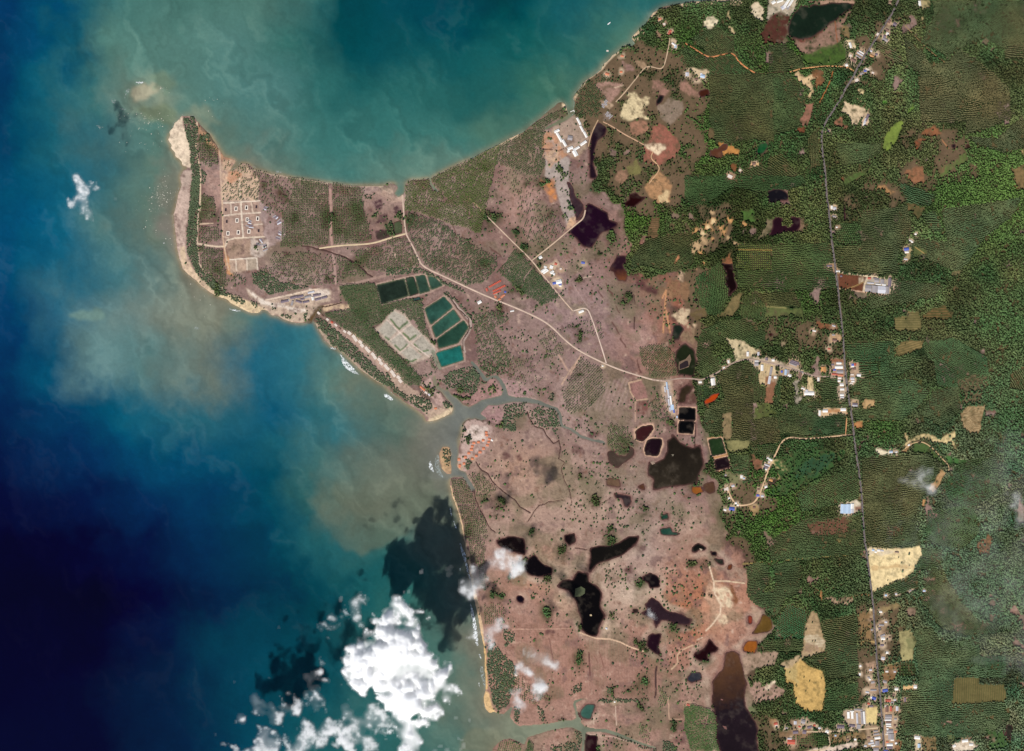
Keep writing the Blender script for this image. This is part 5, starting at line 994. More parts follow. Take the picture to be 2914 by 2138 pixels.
m_sea = attr_mat('sea water', noise=((0.004, .05), (0.06, .05)), rough=0.2, spec=0.07)
xy = W(np.stack([SX, SY], -1))
sv = np.concatenate([xy, np.zeros(SX.shape)[..., None]], -1).reshape(-1, 3)
sea = new_obj('sea', np_mesh('sea', sv, grid_faces(len(sxs), len(sys_)), SEA.reshape(-1, 3), True), None, m_sea)
tag(sea, 'blue green sea with milky sediment plumes round the cape', kind='structure')

# land sheet with a coarse apron beyond the frame
axs = np.concatenate([[-9000, -3000], gx, [3600, 5200, 9000]]); ays = np.concatenate([[-7000, -2500], gy, [2900, 4500, 8000]])
ZZ = np.pad(Z, ((2, 3), (2, 3)), mode='edge')
CC = np.pad(ALB, ((2, 3), (2, 3), (0, 0)), mode='edge')
AX, AY = np.meshgrid(axs, ays)
above = ZZ > -2.6
kq = above[:-1, :-1] | above[1:, :-1] | above[1:, 1:] | above[:-1, 1:]
f = grid_faces(len(axs), len(ays), kq)
used = np.zeros(ZZ.size, bool); used[f.ravel()] = True
remap = np.cumsum(used) - 1
xy = W(np.stack([AX, AY], -1)).reshape(-1, 2)
lv = np.concatenate([xy, ZZ.reshape(-1, 1)], -1)[used]
m_land = attr_mat('bare earth and undergrowth', noise=((0.12, .10), (0.5, .10)), rough=0.95, spec=0.04)
land = new_obj('ground', np_mesh('ground', lv, remap[f], CC.reshape(-1, 3)[used]), None, m_land)
tag(land, 'coastal plain of bare pinkish earth and green country behind it', kind='structure')

# ------------------------------------------------------------------ pond surfaces
def tri_fill(name, ring, z):
    from mathutils.geometry import tessellate_polygon
    tris = tessellate_polygon([[Vector((x, y, 0)) for x, y in ring]])
    me = bpy.data.meshes.new(name)
    v = [(x, y, z) for x, y in ring]
    fs = []
    for a, b_, c in tris:
        A, B, C = v[a], v[b_], v[c]
        if (B[0] - A[0]) * (C[1] - A[1]) - (B[1] - A[1]) * (C[0] - A[0]) < 0: b_, c = c, b_
        fs.append((a, b_, c))
    me.from_pydata(v, [], fs); me.update()
    return me

m_pond = attr_mat('pond water', noise=((.012, .14), (.07, .10)), rough=.2, spec=.12)
turb = fbm(34, 230, 4, .6) - .5; turb2 = fbm(14, 231, 3, .6) - .5
for (t, s, c, c2, cat_, lab, wp), (poly, zl, _) in zip(PONDS, pond_geo):
    wide = grow(poly, 2.6 + wp * 2.2); b, m = pmask(wide, wp, 0); _, mi = pmask(poly, wp, 0)
    mi2 = np.zeros(m.shape); dj = (GX[b].shape[0] - mi.shape[0]); 
    bb, _m = pmask(poly, wp, 0); oj, oi = bb[0].start - b[0].start, bb[1].start - b[1].start
    mi2[oj:oj + mi.shape[0], oi:oi + mi.shape[1]] = mi
    size = math.sqrt(max(mi.sum(), 4)); it = 2 if wp == 0 else int(min(7, 2 + size * .12))
    dep = np.clip(smooth(mi2, it) * 2 - 1 + .08, 0, 1) ** .6
    keep = m > .5; k4 = keep[:-1, :-1] | keep[1:, :-1] | keep[1:, 1:] | keep[:-1, 1:]
    deep = np.clip((lin(c) - SKYREF) / K_ALB, .0008, 1) * np.ones(m.shape + (1,))
    if c2:
        yy = (GY[b] - poly[:, 1].min()) / (poly[:, 1].max() - poly[:, 1].min()) + turb[b] * .5
        if 'south end' in lab: g_ = np.clip(yy * 1.8 - .9, 0, 1)
        elif 'broad' in lab: g_ = np.clip(yy * 1.4 - .5, 0, 1) * .8
        else: g_ = np.clip(1 - yy * 1.9, 0, 1)
        deep = lerp(deep, np.broadcast_to(alb(c2), deep.shape), g_)
    if 'bank row' in lab or 'block' in lab: deep = deep * (1 + np.clip(turb[b] * 1.3 + turb2[b] * .5, -.35, .5))[..., None]; edge = alb((92, 98, 76))
    else:
        deep = deep * (1 + turb[b] * .6)[..., None] + (np.clip(turb[b] * 1.6 + turb2[b] - .12, 0, .4) * .05)[..., None] * np.array([1, .8, .6]); edge = alb((84, 58, 54)) if wp else alb((70, 56, 50))
    colr = lerp(np.broadcast_to(edge, deep.shape), deep, np.clip(dep * 1.25 + turb2[b] * .8, 0, 1))
    f = grid_faces(m.shape[1], m.shape[0], k4); used = np.zeros(m.size, bool); used[f.ravel()] = True; rm_ = np.cumsum(used) - 1
    xy = W(np.stack([GX[b], GY[b]], -1)).reshape(-1, 2); v_ = np.concatenate([xy, np.full((len(xy), 1), zl - 1.1)], 1)[used]
    o = new_obj(cat_.replace(' ', '_'), np_mesh('pond', v_, rm_[f], np.clip(colr.reshape(-1, 3)[used], .0006, .9)), None, m_pond)
    tag(o, lab, kind='structure')
# ================================================================== ROADS
def dens(pts, step=3.0):
    out = [pts[0]]
    for a, b in zip(pts[:-1], pts[1:]):
        n = max(1, int(np.hypot(*(b - a)) / step))
        for k in range(1, n + 1): out.append(a + (b - a) * k / n)
    return np.array(out)
def round_line(pts, it=2):
    for _ in range(it):
        q = [pts[0]]
        for a, b in zip(pts[:-1], pts[1:]):
            q += [a * .75 + b * .25, a * .25 + b * .75]
        q.append(pts[-1]); pts = np.array(q)
    return pts
BLOCK = np.zeros((NY, NX))            # where no tree may stand
BLOCK = np.maximum(BLOCK, (DRY < .7) * 1.0)
def ribbon(pts, w, lift, skirt=1.2, off=0.0, jit=0.0, bank=.7):
    """road surface, half width w source px, with sloping sides"""
    c = dens(pts); t = np.gradient(c, axis=0); t /= np.maximum(np.linalg.norm(t, axis=1, keepdims=True), 1e-6)
    n = np.stack([t[:, 1], -t[:, 0]], 1); c = c + n * off
    ww = w * (1 + jit * (np.interp(np.arange(len(c)), np.arange(0, len(c) + 8, 4), np.random.default_rng(3).random(len(np.arange(0, len(c) + 8, 4)))) - .5))[:, None]
    zc = sample(Z, c)
    zc = np.maximum(zc, 1.2)
    k = np.ones(7) / 7; zc = np.convolve(np.pad(zc, 3, mode='edge'), k, 'valid') + lift
    rows = [(c - n * (ww + bank), zc - skirt), (c - n * ww, zc), (c + n * ww, zc), (c + n * (ww + bank), zc - skirt)]
    V = np.stack([np.concatenate([W(p), z[:, None]], 1) for p, z in rows], 1)
    m = len(c); idx = np.arange(m * 4).reshape(m, 4)
    F = np.stack([idx[:-1, :-1], idx[:-1, 1:], idx[1:, 1:], idx[1:, :-1]], -1).reshape(-1, 4)
    return V.reshape(-1, 3), F
def fix_up(V, F):
    a = V[F[:, 1]] - V[F[:, 0]]; b = V[F[:, 2]] - V[F[:, 0]]
    bad = (a[:, 0] * b[:, 1] - a[:, 1] * b[:, 0]) < 0
    F[bad] = F[bad][:, ::-1]; return V, F
def block(pts, w):
    b, m = smask(pts, w, 0); BLOCK[b] = np.maximum(BLOCK[b], m)
def road(name, label, tile, s, w, col, lift=0.7, grain=0.14):
    pts = round_line(P(tile, s), 2); V, F = fix_up(*ribbon(pts, w, lift, jit=.35))
    m = flat_mat('earth road %s' % (col,), col, noise=((.03, grain), (.3, .08)), rough=.95, spec=.05)
    o = new_obj(name, np_mesh(name, V, F), None, m); tag(o, label, kind='structure'); block(pts, w + 1.6); return pts
hw = cat([P('D', '1250,-60 1200,40 1170,110 1120,180 1060,280 1000,370 960,430 900,530 850,630 800,700 770,770 720,850 655,945 625,1010 615,1080 622,1180 640,1300 648,1400 655,1500 662,1600'),
          P('H', '665,200 682,360 700,540 718,660 730,780 748,900 755,1000 770,1120 785,1250 792,1380 800,1500 812,1610'),
          P('K', '815,260 830,370 848,470 860,570 870,650 880,740 892,830 912,960 925,1060 932,1150 938,1280 948,1400 955,1500'),
          P('O', '965,60 975,150 990,260 1006,380 1020,500 1030,650 1040,800 1050,950 1062,1080 1078,1250 1090,1400 1098,1520 1108,1680 1112,1760')])
hw = round_line(hw, 2)
V, F = fix_up(*ribbon(hw, 2.9, .5, 1.2, jit=.6))
o = new_obj('road_shoulder', np_mesh('road_shoulder', V, F), None, flat_mat('gravel shoulder', (116, 102, 90), noise=((.03, .2), (.3, .1)), rough=.95, spec=.05)); tag(o, 'pale gravel shoulders of the straight highway', kind='structure')
V, F = fix_up(*ribbon(hw, 1.75, .75, .3, bank=.3))
o = new_obj('highway', np_mesh('highway', V, F), None, flat_mat('asphalt', (100, 92, 94), noise=((.02, .1), (.4, .08)), rough=.85, spec=.15)); tag(o, 'grey asphalt highway running north to south through the green country', kind='structure')
parts = []
for off in (-1.5, 1.5):
    parts.append(ribbon(hw, .055, .79, .1, off, bank=.02))
hwd = dens(hw, 4.5)
n0 = 0; VV = []; FF = []
for V, F in parts: VV.append(V); FF.append(F + n0); n0 += len(V)
for a, b in list(zip(hwd[:-1], hwd[1:]))[::2]:
    V, F = ribbon(np.array([a, b]), .06, .79, .1, bank=.02); VV.append(V); FF.append(F + n0); n0 += len(V)
V, F = fix_up(np.concatenate(VV), np.concatenate(FF))
o = new_obj('road_marking', np_mesh('road_marking', V, F), None, flat_mat('white road paint', (225, 225, 220), rough=.7)); tag(o, 'white edge lines and dashed centre line of the highway', kind='structure')
block(hw, 3.4)
pale = (206, 182, 164)
road('dirt_road', 'long pale unpaved road from the cape to the village', 'F', '125,150 135,300 150,450 175,500 210,560 245,640 280,712 450,790 630,875 830,965 1000,1030 1200,1120 1290,1180 1345,1235 1400,1290 1500,1370 1700,1470 1850,1530 2000,1575 2100,1605 2203,1610', 1.7, pale)
road('dirt_road', 'sandy dike road running east to the square fish pits', 'E', '1400,570 1500,556 1600,545 1720,540 1830,530 1950,490 2090,452', 1.9, (216, 194, 160))
road('dirt_road', 'pale road from the bare plain into the crossroads village', 'J', '430,225 520,235 640,210 740,214 820,225 900,190 1000,130 1080,80 1180,58 1250,70 1400,102 1550,142 1650,182 1740,197 1840,198', 1.5, (172, 150, 136))
road('dirt_road', 'straight pale track along the east side of the dark palm block', 'F', '780,312 900,430 1000,530 1140,665 1210,760 1300,870 1380,970 1460,1060', 1.2, (206, 180, 158))
road('dirt_road', 'pale track dropping south to join the long unpaved road', 'F', '1465,1060 1570,1030 1605,1110 1640,1210 1680,1330 1722,1468', 1.2, (216, 194, 178))
road('dirt_road', 'short pale track running north east to the black lagoon', 'F', '1140,665 1260,570 1340,505 1420,435 1500,370 1545,335 1558,270', 1.3, (204, 178, 154))
road('dirt_road', 'orange laterite road winding through the north plantations', 'C', '1515,340 1600,392 1700,455 1800,430 1890,413 1930,480 1990,530 2060,572', 1.5, (206, 140, 94))
road('dirt_road', 'narrow orange road meeting the highway in the north', 'D', '370,565 450,540 600,522 700,518 820,526 868,556', 1.5, (204, 154, 104))
road('dirt_road', 'shaded narrow lane joining the two orange roads', 'D', '90,572 160,578 260,566 370,565', .7, (88, 72, 54))  # shade over the lane is painted as its dark brown colour
road('dirt_road', 'pale lane through the northern woods near the shore', 'C', '1393,300 1390,340 1372,430 1350,515 1322,545 1250,522 1200,525 1150,590 1110,640 1070,690 1010,760 970,800', 1.2, (196, 170, 142))
road('dirt_road', 'pale lane from the dark lagoon to the red field', 'C', '870,955 940,990 1000,1030 1060,1065 1130,1102 1190,1135', 1.3, (196, 160, 130))
road('dirt_road', 'thin curving lane south of the red field', 'C', '1262,1190 1240,1240 1300,1290 1316,1330 1270,1390 1230,1440', 1.1, (206, 168, 130))
road('dirt_road', 'causeway lane along the west bank of the long narrow lagoon', 'C', '832,940 800,1000 772,1070 755,1150', 1.2, (186, 156, 124))
road('dirt_road', 'cream coloured road curving from the highway through the oil palms', 'J', '1998,655 1940,658 1820,670 1700,682 1600,687 1500,670 1440,712 1400,800 1360,880 1330,950 1290,1080 1240,1180 1180,1205 1090,1210 1050,1150 1020,1080', 1.7, (212, 180, 144))
road('dirt_road', 'orange lane linking the walled yard to the cream road', 'J', '1956,480 1952,560 1945,656', 1.2, (204, 150, 108))
road('dirt_road', 'winding tan road in the eastern valley', 'K', '1240,790 1290,745 1350,712 1420,710 1500,770 1560,840 1612,892 1612,935', 1.2, (200, 170, 130))
road('dirt_road', 'rust coloured track west of the highway in the north', 'D', '705,560 690,620 660,690 630,750 600,805', 1.1, (170, 106, 62))
road('dirt_road', 'thin tan track through the north east plantation', 'D', '1270,200 1330,265 1390,330 1450,390 1500,430 1580,490', .8, (156, 132, 92))
road('dirt_road', 'pale village lane in the south', 'O', '470,1500 660,1500 860,1488 1060,1468', 1.5, (206, 182, 150))
road('dirt_road', 'pale lane bending round the small orchard in the south', 'O', '662,1502 678,1560 685,1610 640,1640 500,1652 400,1670', 1.2, (206, 182, 150))
road('dirt_road', 'sandy driveway of the crossroads village', 'J', '1655,200 1665,260 1672,300', .9, (222, 198, 150))

for x, y, L, Wd, a, key, lab, grp, kind, fl in CL:
    house(x, y, L, Wd, a, key, lab, grp, kind, flat=(kind in ('hall', 'hut') and rnd.random() < .3) or key in 'c')
# ------------------------------------------------------------------ framed pits of the cape
def pit(x, y, white, label):
    p = P('E', '%g,%g' % (x, y))[0]; xy = W(p); z0 = float(sample(Z, p[None])[0]) + .7
    e = new_obj('sand_framed_pit', None); e.location = (xy[0], xy[1], z0); e.rotation_euler = (0, 0, math.radians(-3)); tag(e, label, 'pit', 'rectangular pits of the cape')
    a, b_ = (4.6, 8.2); t = 4.2 if white else 1.2; m = MB()
    for x0, x1, y0, y1 in [(-a - t, a + t, b_, b_ + t), (-a - t, a + t, -b_ - t, -b_), (-a - t, -a, -b_, b_), (a, a + t, -b_, b_)]: m.box(x0, x1, y0, y1, -2.4, .9)
    new_obj('rim', m.mesh('rim', flat_mat('white sand bank' if white else 'brown bank', (240, 228, 214) if white else (150, 122, 112), noise=((.3, .1),))), e)
    m = MB(); m.box(-a, a, -b_, b_, -.8, -.2); new_obj('water', m.mesh('water', flat_mat('pit water', (52, 44, 50), rough=.25)), e)
for k, (x, y, w_) in enumerate([(668, 268, 0), (748, 260, 1), (830, 252, 1), (908, 245, 0), (676, 360, 0), (756, 352, 1), (836, 345, 1), (918, 338, 1), (685, 453, 1), (766, 445, 1), (849, 438, 1), (926, 432, 0)]):
    pit(x, y, w_, '%s rectangular pit, %s row, %s from the west' % ('white sand framed' if w_ else 'bare brown edged', ['north', 'middle', 'south'][k // 4], ['first', 'second', 'third', 'fourth'][k % 4]))
# ------------------------------------------------------------------ collapsed roofs
for k, (t, x, y, a, lab, n) in enumerate([('E', 1070, 345, -30, 'collapsed striped roof sheets east of the pits', 7), ('E', 1085, 465, 20, 'collapsed pale roof sheets in the thinned grove', 6), ('E', 850, 372, 15, 'collapsed dark roof wreck between the pits', 5), ('E', 862, 405, 5, 'small pink roof wreck south of the dark one', 3), ('E', 985, 250, 20, 'scattered grey roof sheets north east of the pits', 4),
                                       ('E', 935, 520, 40, 'broken roof sheets at the north of the rubble field', 5), ('E', 975, 560, -20, 'broken white roof sheets in the rubble field', 5), ('C', 885, 815, 32, 'bare timber frame hall in the northern woods', 6), ('C', 915, 900, -50, 'long dark frame of a ruined shed in the northern woods', 5), ('C', 1650, 1205, 0, 'small pile of pale sheets', 2)][:9]):
    p = P(t, '%g,%g' % (x, y))[0]; xy = W(p); e = new_obj('collapsed_roof', None); e.location = (xy[0], xy[1], float(sample(Z, p[None])[0])); e.rotation_euler = (0, 0, -math.radians(a)); tag(e, lab, 'ruin', 'wrecked roofs left by the flood')
    rr = random.Random(k)
    for j in range(n):
        m = MB(); w_, l_ = 5 + rr.random() * 3, 16 + rr.random() * 14; z1 = .5 + rr.random() * 1.5; z2 = z1 + .6 + rr.random() * 1.2
        m.add([(-l_ / 2, 0, z1), (l_ / 2, 0, z1 + .4), (l_ / 2, w_, z2), (-l_ / 2, w_, z2 - .3), (-l_ / 2, 0, z1 - .3), (l_ / 2, 0, z1 + .1), (l_ / 2, w_, z2 - .3), (-l_ / 2, w_, z2 - .6)], [(0, 1, 2, 3), (7, 6, 5, 4), (0, 4, 5, 1), (1, 5, 6, 2), (2, 6, 7, 3), (3, 7, 4, 0)])
        o = new_obj('roof_sheet', m.mesh('roof_sheet', roof_m[['s', 'p', 'g', 'k'][(j + k) % 4] if t == 'E' else 'g']), e); o.location = (rr.uniform(-4, 4), (j - n / 2) * 8.2, 0); o.rotation_euler = (0, 0, rr.uniform(-.25, .25))
# ------------------------------------------------------------------ boat, jetty, boulders, surf
def boat(t, x, y, a, L, lab):
    p = P(t, '%g,%g' % (x, y))[0]; xy = W(p); e = new_obj('boat', None); e.location = (xy[0], xy[1], .1); e.rotation_euler = (0, 0, math.radians(a)); tag(e, lab, 'boat', 'boats on the bay')
    v = []; prof = [(-.5, .30), (-.3, .42), (0, .46), (.25, .34), (.42, .14), (.5, .01)]
    for x_, w_ in prof:
        for sy in (-1, 1): v += [(x_ * L, sy * w_ * L * .32, 1.5 + (x_ > .2) * .6), (x_ * L, sy * w_ * L * .2, -.5)]
    f = []
    for k in range(5):
        b_ = k * 4; f += [(b_, b_ + 1, b_ + 5, b_ + 4), (b_ + 2, b_ + 6, b_ + 7, b_ + 3), (b_ + 1, b_ + 3, b_ + 7, b_ + 5), (b_, b_ + 4, b_ + 6, b_ + 2)]
    f += [(0, 2, 3, 1), (20, 21, 23, 22)]
    me = bpy.data.meshes.new('hull'); me.from_pydata(v, [], f); me.materials.append(flat_mat('boat paint', (245, 245, 245))); new_obj('hull', me, e)
    m = MB(); m.box(-.28 * L, .08 * L, -.09 * L, .09 * L, 1.6, 3.4); m.box(-.2 * L, .0, -.07 * L, .07 * L, 3.41, 4.6); new_obj('cabin', m.mesh('cabin', flat_mat('cabin paint', (235, 240, 245))), e)
    m = MB(); m.box(-.02 * L, .0, -.01 * L, .01 * L, 4.6, 8.5); new_obj('mast', m.mesh('mast', roof_m['g']), e)
boat('C', 918, 184, 40, 22, 'white motor boat alone on the open bay')
boat('E', 184, 529, 5, 10, 'small white boat off the west beach of the cape')
p = P('C', '628,872'); xy = W(p[0]); e = new_obj('jetty', None); e.location = (xy[0], xy[1], 0); e.rotation_euler = (0, 0, math.radians(25)); tag(e, 'pale sluice jetty across the inlet mouth', 'jetty')
m = MB(); m.box(-12, 14, -2, 2, 2.2, 2.8); m.box(8, 12, -9, -2.01, 2.2, 2.8); new_obj('deck', m.mesh('deck', wall_m[1]), e)
for k in (-9, -3, 3, 9):
    m = MB(); m.box(k - .5, k + .5, -1.4, 1.4, -3, 2.2); new_obj('pier', m.mesh('pier', wall_m[2]), e)
def rock_mesh(seed):
    rr = np.random.default_rng(seed); v, f = dome(seed, 6); v = v * (1 + (rr.random(v.shape) - .5) * .3); v[:, 2] -= .25; return np_mesh('boulder', v, f)
rocks = [rock_mesh(i + 700) for i in range(5)]; rm = flat_mat('coral rock', (226, 220, 206), noise=((1.0, .2),), rough=.9)
for me in rocks: me.materials.append(rm)
TENS = ['', '', 'twenty', 'thirty', 'forty', 'fifty', 'sixty', 'seventy', 'eighty', 'ninety']
ONES = ['', 'first', 'second', 'third', 'fourth', 'fifth', 'sixth', 'seventh', 'eighth', 'ninth', 'tenth', 'eleventh', 'twelfth', 'thirteenth', 'fourteenth', 'fifteenth', 'sixteenth', 'seventeenth', 'eighteenth', 'nineteenth']
def nth(n_):
    if n_ >= 100: return 'hundred and ' + nth(n_ - 100) if n_ > 100 else 'hundredth'
    if n_ < 20: return ONES[n_]
    return TENS[n_ // 10] + ' ' + ONES[n_ % 10] if n_ % 10 else TENS[n_ // 10][:-1] + 'ieth'
BO = {}
rr = np.random.default_rng(12); n = 0
spots = [('A', 1190, 950, 130, 60, 60, 'off the cape tip'), ('A', 1060, 910, 110, 40, 20, 'off the cape tip'), ('A', 1230, 1560, 90, 90, 70, 'west of the cape beach'), ('A', 1180, 1100, 160, 90, 24, 'west of the sandy tip'), ('E', 190, 130, 60, 130, 50, 'west of the cape beach'), ('E', 140, 420, 120, 160, 24, 'southwest of the cape beach'),
         ('A', 1280, 690, 60, 30, 10, 'by the submerged sandbar'), ('A', 1640, 780, 90, 30, 6, 'north east of the cape tip'), ('A', 1600, 880, 60, 40, 6, 'north east of the cape tip'), ('E', 440, 930, 200, 80, 14, 'south of the cape')]
for t, x, y, sx, sy, c, where in spots:
    for k in range(c):
        q = P(t, '%g,%g' % (x + rr.normal() * sx * .6, y + rr.normal() * sy * .6))[0]
        if sample(LAND, q[None])[0] > .1: continue
        o = new_obj('boulder', rocks[n % 5], None); xy = W(q); s = .9 + rr.random() ** 3 * 2.2
        o.location = (xy[0], xy[1], 0); o.scale = (s, s * .8, s * .7); o.rotation_euler = (0, 0, rr.random() * 6); tag(o, 'pale coral boulder awash in the shallows ' + where, 'boulder', 'coral boulders round the cape'); n += 1; BO.setdefault(where, []).append(o)
for w_, os_ in BO.items():
    for k, o in enumerate(sorted(os_, key=lambda o: -o.location.y)): o['label'] = 'pale coral boulder %s, %s from north' % (w_, nth(k + 1))
def foam_mat(name, c, lo, hi):
    m = flat_mat(name, c, noise=((.05, .12),), rough=.9, spec=.1); nt = m.node_tree; b = [n for n in nt.nodes if n.type == 'BSDF_PRINCIPLED'][0]
    tc = nt.nodes.new('ShaderNodeTexCoord'); nz = nt.nodes.new('ShaderNodeTexNoise'); nz.inputs['Scale'].default_value = .09; nz.inputs['Detail'].default_value = 6; nz.inputs['Roughness'].default_value = .7
    mr = nt.nodes.new('ShaderNodeMapRange'); mr.inputs['From Min'].default_value = lo; mr.inputs['From Max'].default_value = hi
    nt.links.new(tc.outputs['Object'], nz.inputs['Vector']); nt.links.new(nz.outputs['Fac'], mr.inputs['Value']); nt.links.new(mr.outputs[0], b.inputs['Alpha']); return m
foam_m = foam_mat('sea foam', (240, 246, 248), .40, .58)
foam_thin = foam_mat('thin sea foam', (190, 202, 200), .42, .75)
def surf(t, s, lab, thin=False, warp=2.5, h=.5):
    """a breaking wave: a raised ragged sheet of foam"""
    ring = dens(np.vstack([P(t, s), P(t, s)[:1]]), 1.6)[:-1]; r_ = np.random.default_rng(len(lab)); ring = ring + (r_.random(ring.shape) - .5) * warp * 1.1
    ring = W(ring); me = tri_fill('surf', ring, h)
    n = len(ring); v = [tuple(q.co) for q in me.vertices] + [(x, y, -.4) for x, y in ring]; f = [tuple(p.vertices) for p in me.polygons] + [(i, (i + 1) % n, n + (i + 1) % n, n + i) for i in range(n)]
    bpy.data.meshes.remove(me); me = bpy.data.meshes.new('surf'); me.from_pydata(v, [], f); me.update(); me.materials.append(foam_thin if thin else foam_m)
    tag(new_obj('breaking_wave', me), lab, 'wave', 'breaking waves along the south shore')
surf('E', '1562,1395 1600,1440 1660,1500 1712,1560 1670,1550 1625,1525 1590,1490 1575,1450', 'large white wave breaking along the bungalow beach')
surf('E', '1680,1485 1700,1505 1695,1508 1676,1490', 'short foam line behind the large wave', True)
surf('E', '1480,1345 1530,1355 1528,1364 1500,1362', 'thin foam streak north of the large wave')
surf('I', '-20,330 20,345 55,380 40,384 10,374 -20,350', 'white wave breaking before the north river point')
surf('E', '695,1042 720,1052 750,1052 788,1060 770,1066 735,1062 705,1052', 'thin curling foam line south of the cape beach')
surf('I', '343,855 352,880 370,945 352,935 332,910 334,880', 'bright triangular wave west of the wooded islet')
surf('I', '400,810 414,830 412,890 430,950 452,985 430,990 400,960 380,920 375,860', 'thin grey wash of foam against the wooded islet', True)
surf('I', '498,1225 506,1250 514,1285 508,1290 500,1262', 'first short foam line of the south beach')
surf('I', '526,1325 534,1350 550,1388 544,1390 530,1360', 'second short foam line of the south beach')
surf('I', '574,1500 586,1535 604,1580 618,1640 612,1652 600,1610 584,1560', 'long thin foam line below the beach grove')
surf('M', '302,20 320,60 342,110 352,170 372,260 384,300 376,306 356,240 338,170 326,100 308,50', 'foam edge beside the wispy cloud')
surf('M', '380,490 392,520 418,600 432,680 444,830 436,826 424,800 408,740 398,640 386,560', 'longest white breaker hugging the south beach')
surf('M', '300,216 306,240 302,246 298,226', 'tiny foam fleck out from the south beach')
surf('M', '452,890 468,925 464,930 450,900', 'small foam fleck in the lower shallows')
surf('M', '462,985 478,990 490,1060 505,1150 490,1150 470,1080 456,1020', 'thin grey foam sheet on the lower south beach', True)
surf('M', '448,1115 456,1140 452,1160 446,1130', 'tiny foam fleck off the southern sand spit')
surf('A', '1060,645 1095,642 1130,640 1128,652 1100,655 1080,655', 'broken foam on the north edge of the submerged sandbar')
surf('A', '860,775 905,785 895,805 870,798', 'broken foam west of the submerged sandbar', True, 6)
surf('A', '1000,690 1016,700 1004,725 975,770 985,735', 'slanting foam beside the submerged sandbar', True, 6)
surf('A', '760,985 800,990 810,1002 780,1006', 'lone foam patch in the western water', True, 6)
surf('A', '935,850 985,858 960,862', 'thin foam line under the small cloud shadow', True, 5)
surf('E', '430,1175 455,1190 440,1205 428,1195', 'small foam patch south of the cape', True, 6)
surf('A', '230,1328 260,1340 285,1335 270,1350 240,1350'.replace('230,1328', '2160,1340').replace('260,1340', '2190,1350').replace('285,1335', '2215,1345').replace('270,1350', '2200,1362').replace('240,1350', '2170,1360'), 'pale foam by the north beach of the cape', True, 6)
# the broken wash line along the beaches
r_ = np.random.default_rng(88); VV = []; FF = []; n0 = 0
shore_pts = dens(coast[:330], 2.2); shore_pts = shore_pts[(shore_pts[:, 0] > 380) & (shore_pts[:, 0] < 2000) & (shore_pts[:, 1] > -30) & (shore_pts[:, 1] < 2060)]
on = np.convolve(r_.random(len(shore_pts) + 8), np.ones(9) / 9, 'valid')
for k in range(len(shore_pts) - 1):
    a, b_ = shore_pts[k], shore_pts[k + 1]; d = b_ - a; L_ = np.hypot(*d)
    if L_ > 6 or on[k] < .47: continue
    nrm = np.array([d[1], -d[0]]) / max(L_, 1e-6); s1, s2 = sample(LAND, (a + nrm * 4)[None])[0], sample(LAND, (a - nrm * 4)[None])[0]
    if min(s1, s2) > .4 or max(s1, s2) < .3: continue
    nrm = nrm if s1 < s2 else -nrm; o_ = .6 + r_.random() * 1.6; w_ = .5 + r_.random() * 1.1
    q = W(np.array([a + nrm * o_, b_ + nrm * (o_ + (r_.random() - .5) * .6), b_ + nrm * (o_ + w_), a + nrm * (o_ + w_ * r_.random())]))
    VV.append(np.concatenate([q, np.full((4, 1), .25)], 1)); FF.append(np.array([[0, 1, 2, 3]]) + n0); n0 += 4
V, F = fix_up(np.concatenate(VV), np.concatenate(FF)); tag(new_obj('surf_foam', np_mesh('surf_foam', V, F), None, foam_thin), 'thin broken line of white wash along the beaches', 'foam', None, 'stuff')
# islets and dikes inside the ponds
def islet(t, s, c, lab, h=.9):
    ring = W(P(t, s)); p = P(t, s).mean(0); z0 = float(sample(Z, p[None])[0]) + 1.9 + h
    me = tri_fill('islet', ring, z0); n = len(ring); g_ = grow(ring, 3.0)
    v = [tuple(q.co) for q in me.vertices] + [(x, y, z0 - 3) for x, y in g_]; f = [tuple(q.vertices) for q in me.polygons] + [(i, (i + 1) % n, n + (i + 1) % n, n + i) for i in range(n)]
    bpy.data.meshes.remove(me); me = bpy.data.meshes.new('islet'); me.from_pydata(v, [], f); me.update(); me.materials.append(flat_mat('islet earth %s' % (c,), c, noise=((.1, .2),))); tag(new_obj('islet', me), lab, kind='structure')
islet('G', '640,1460 690,1440 725,1400 735,1440 715,1500 640,1525 636,1500', (112, 92, 74), 'brown banked fish trap island in the dark green pond')
islet('G', '645,1480 690,1452 708,1450 716,1490 690,1504 645,1518', (30, 14, 20), 'dark water inside the fish trap banks', 1.3)
islet('M', '1205,380 1250,362 1280,380 1278,415 1240,440 1200,440', (78, 84, 58), 'tree covered islet in the very large black lagoon')
islet('M', '1318,582 1330,580 1334,592 1320,592', (196, 176, 140), 'tiny pale rock in the very large black lagoon', 1.2)
islet('N', '800,62 822,70 818,80 806,78', (190, 170, 146), 'tiny pale islet in the small black pool')
islet('N', '968,1242 985,1246 982,1254 968,1250', (130, 90, 84), 'small reddish bar in the long lake')
islet('N', '980,1452 1010,1460 1015,1482 995,1474', (122, 84, 78), 'small reddish islet in the long lake')
islet('J', '414,866 440,862 452,878 430,886', (150, 128, 112), 'small pale islet at the west side of the dark lake')
islet('J', '580,808 600,808 592,824', (120, 112, 96), 'tiny pale islet in the middle of the dark lake')
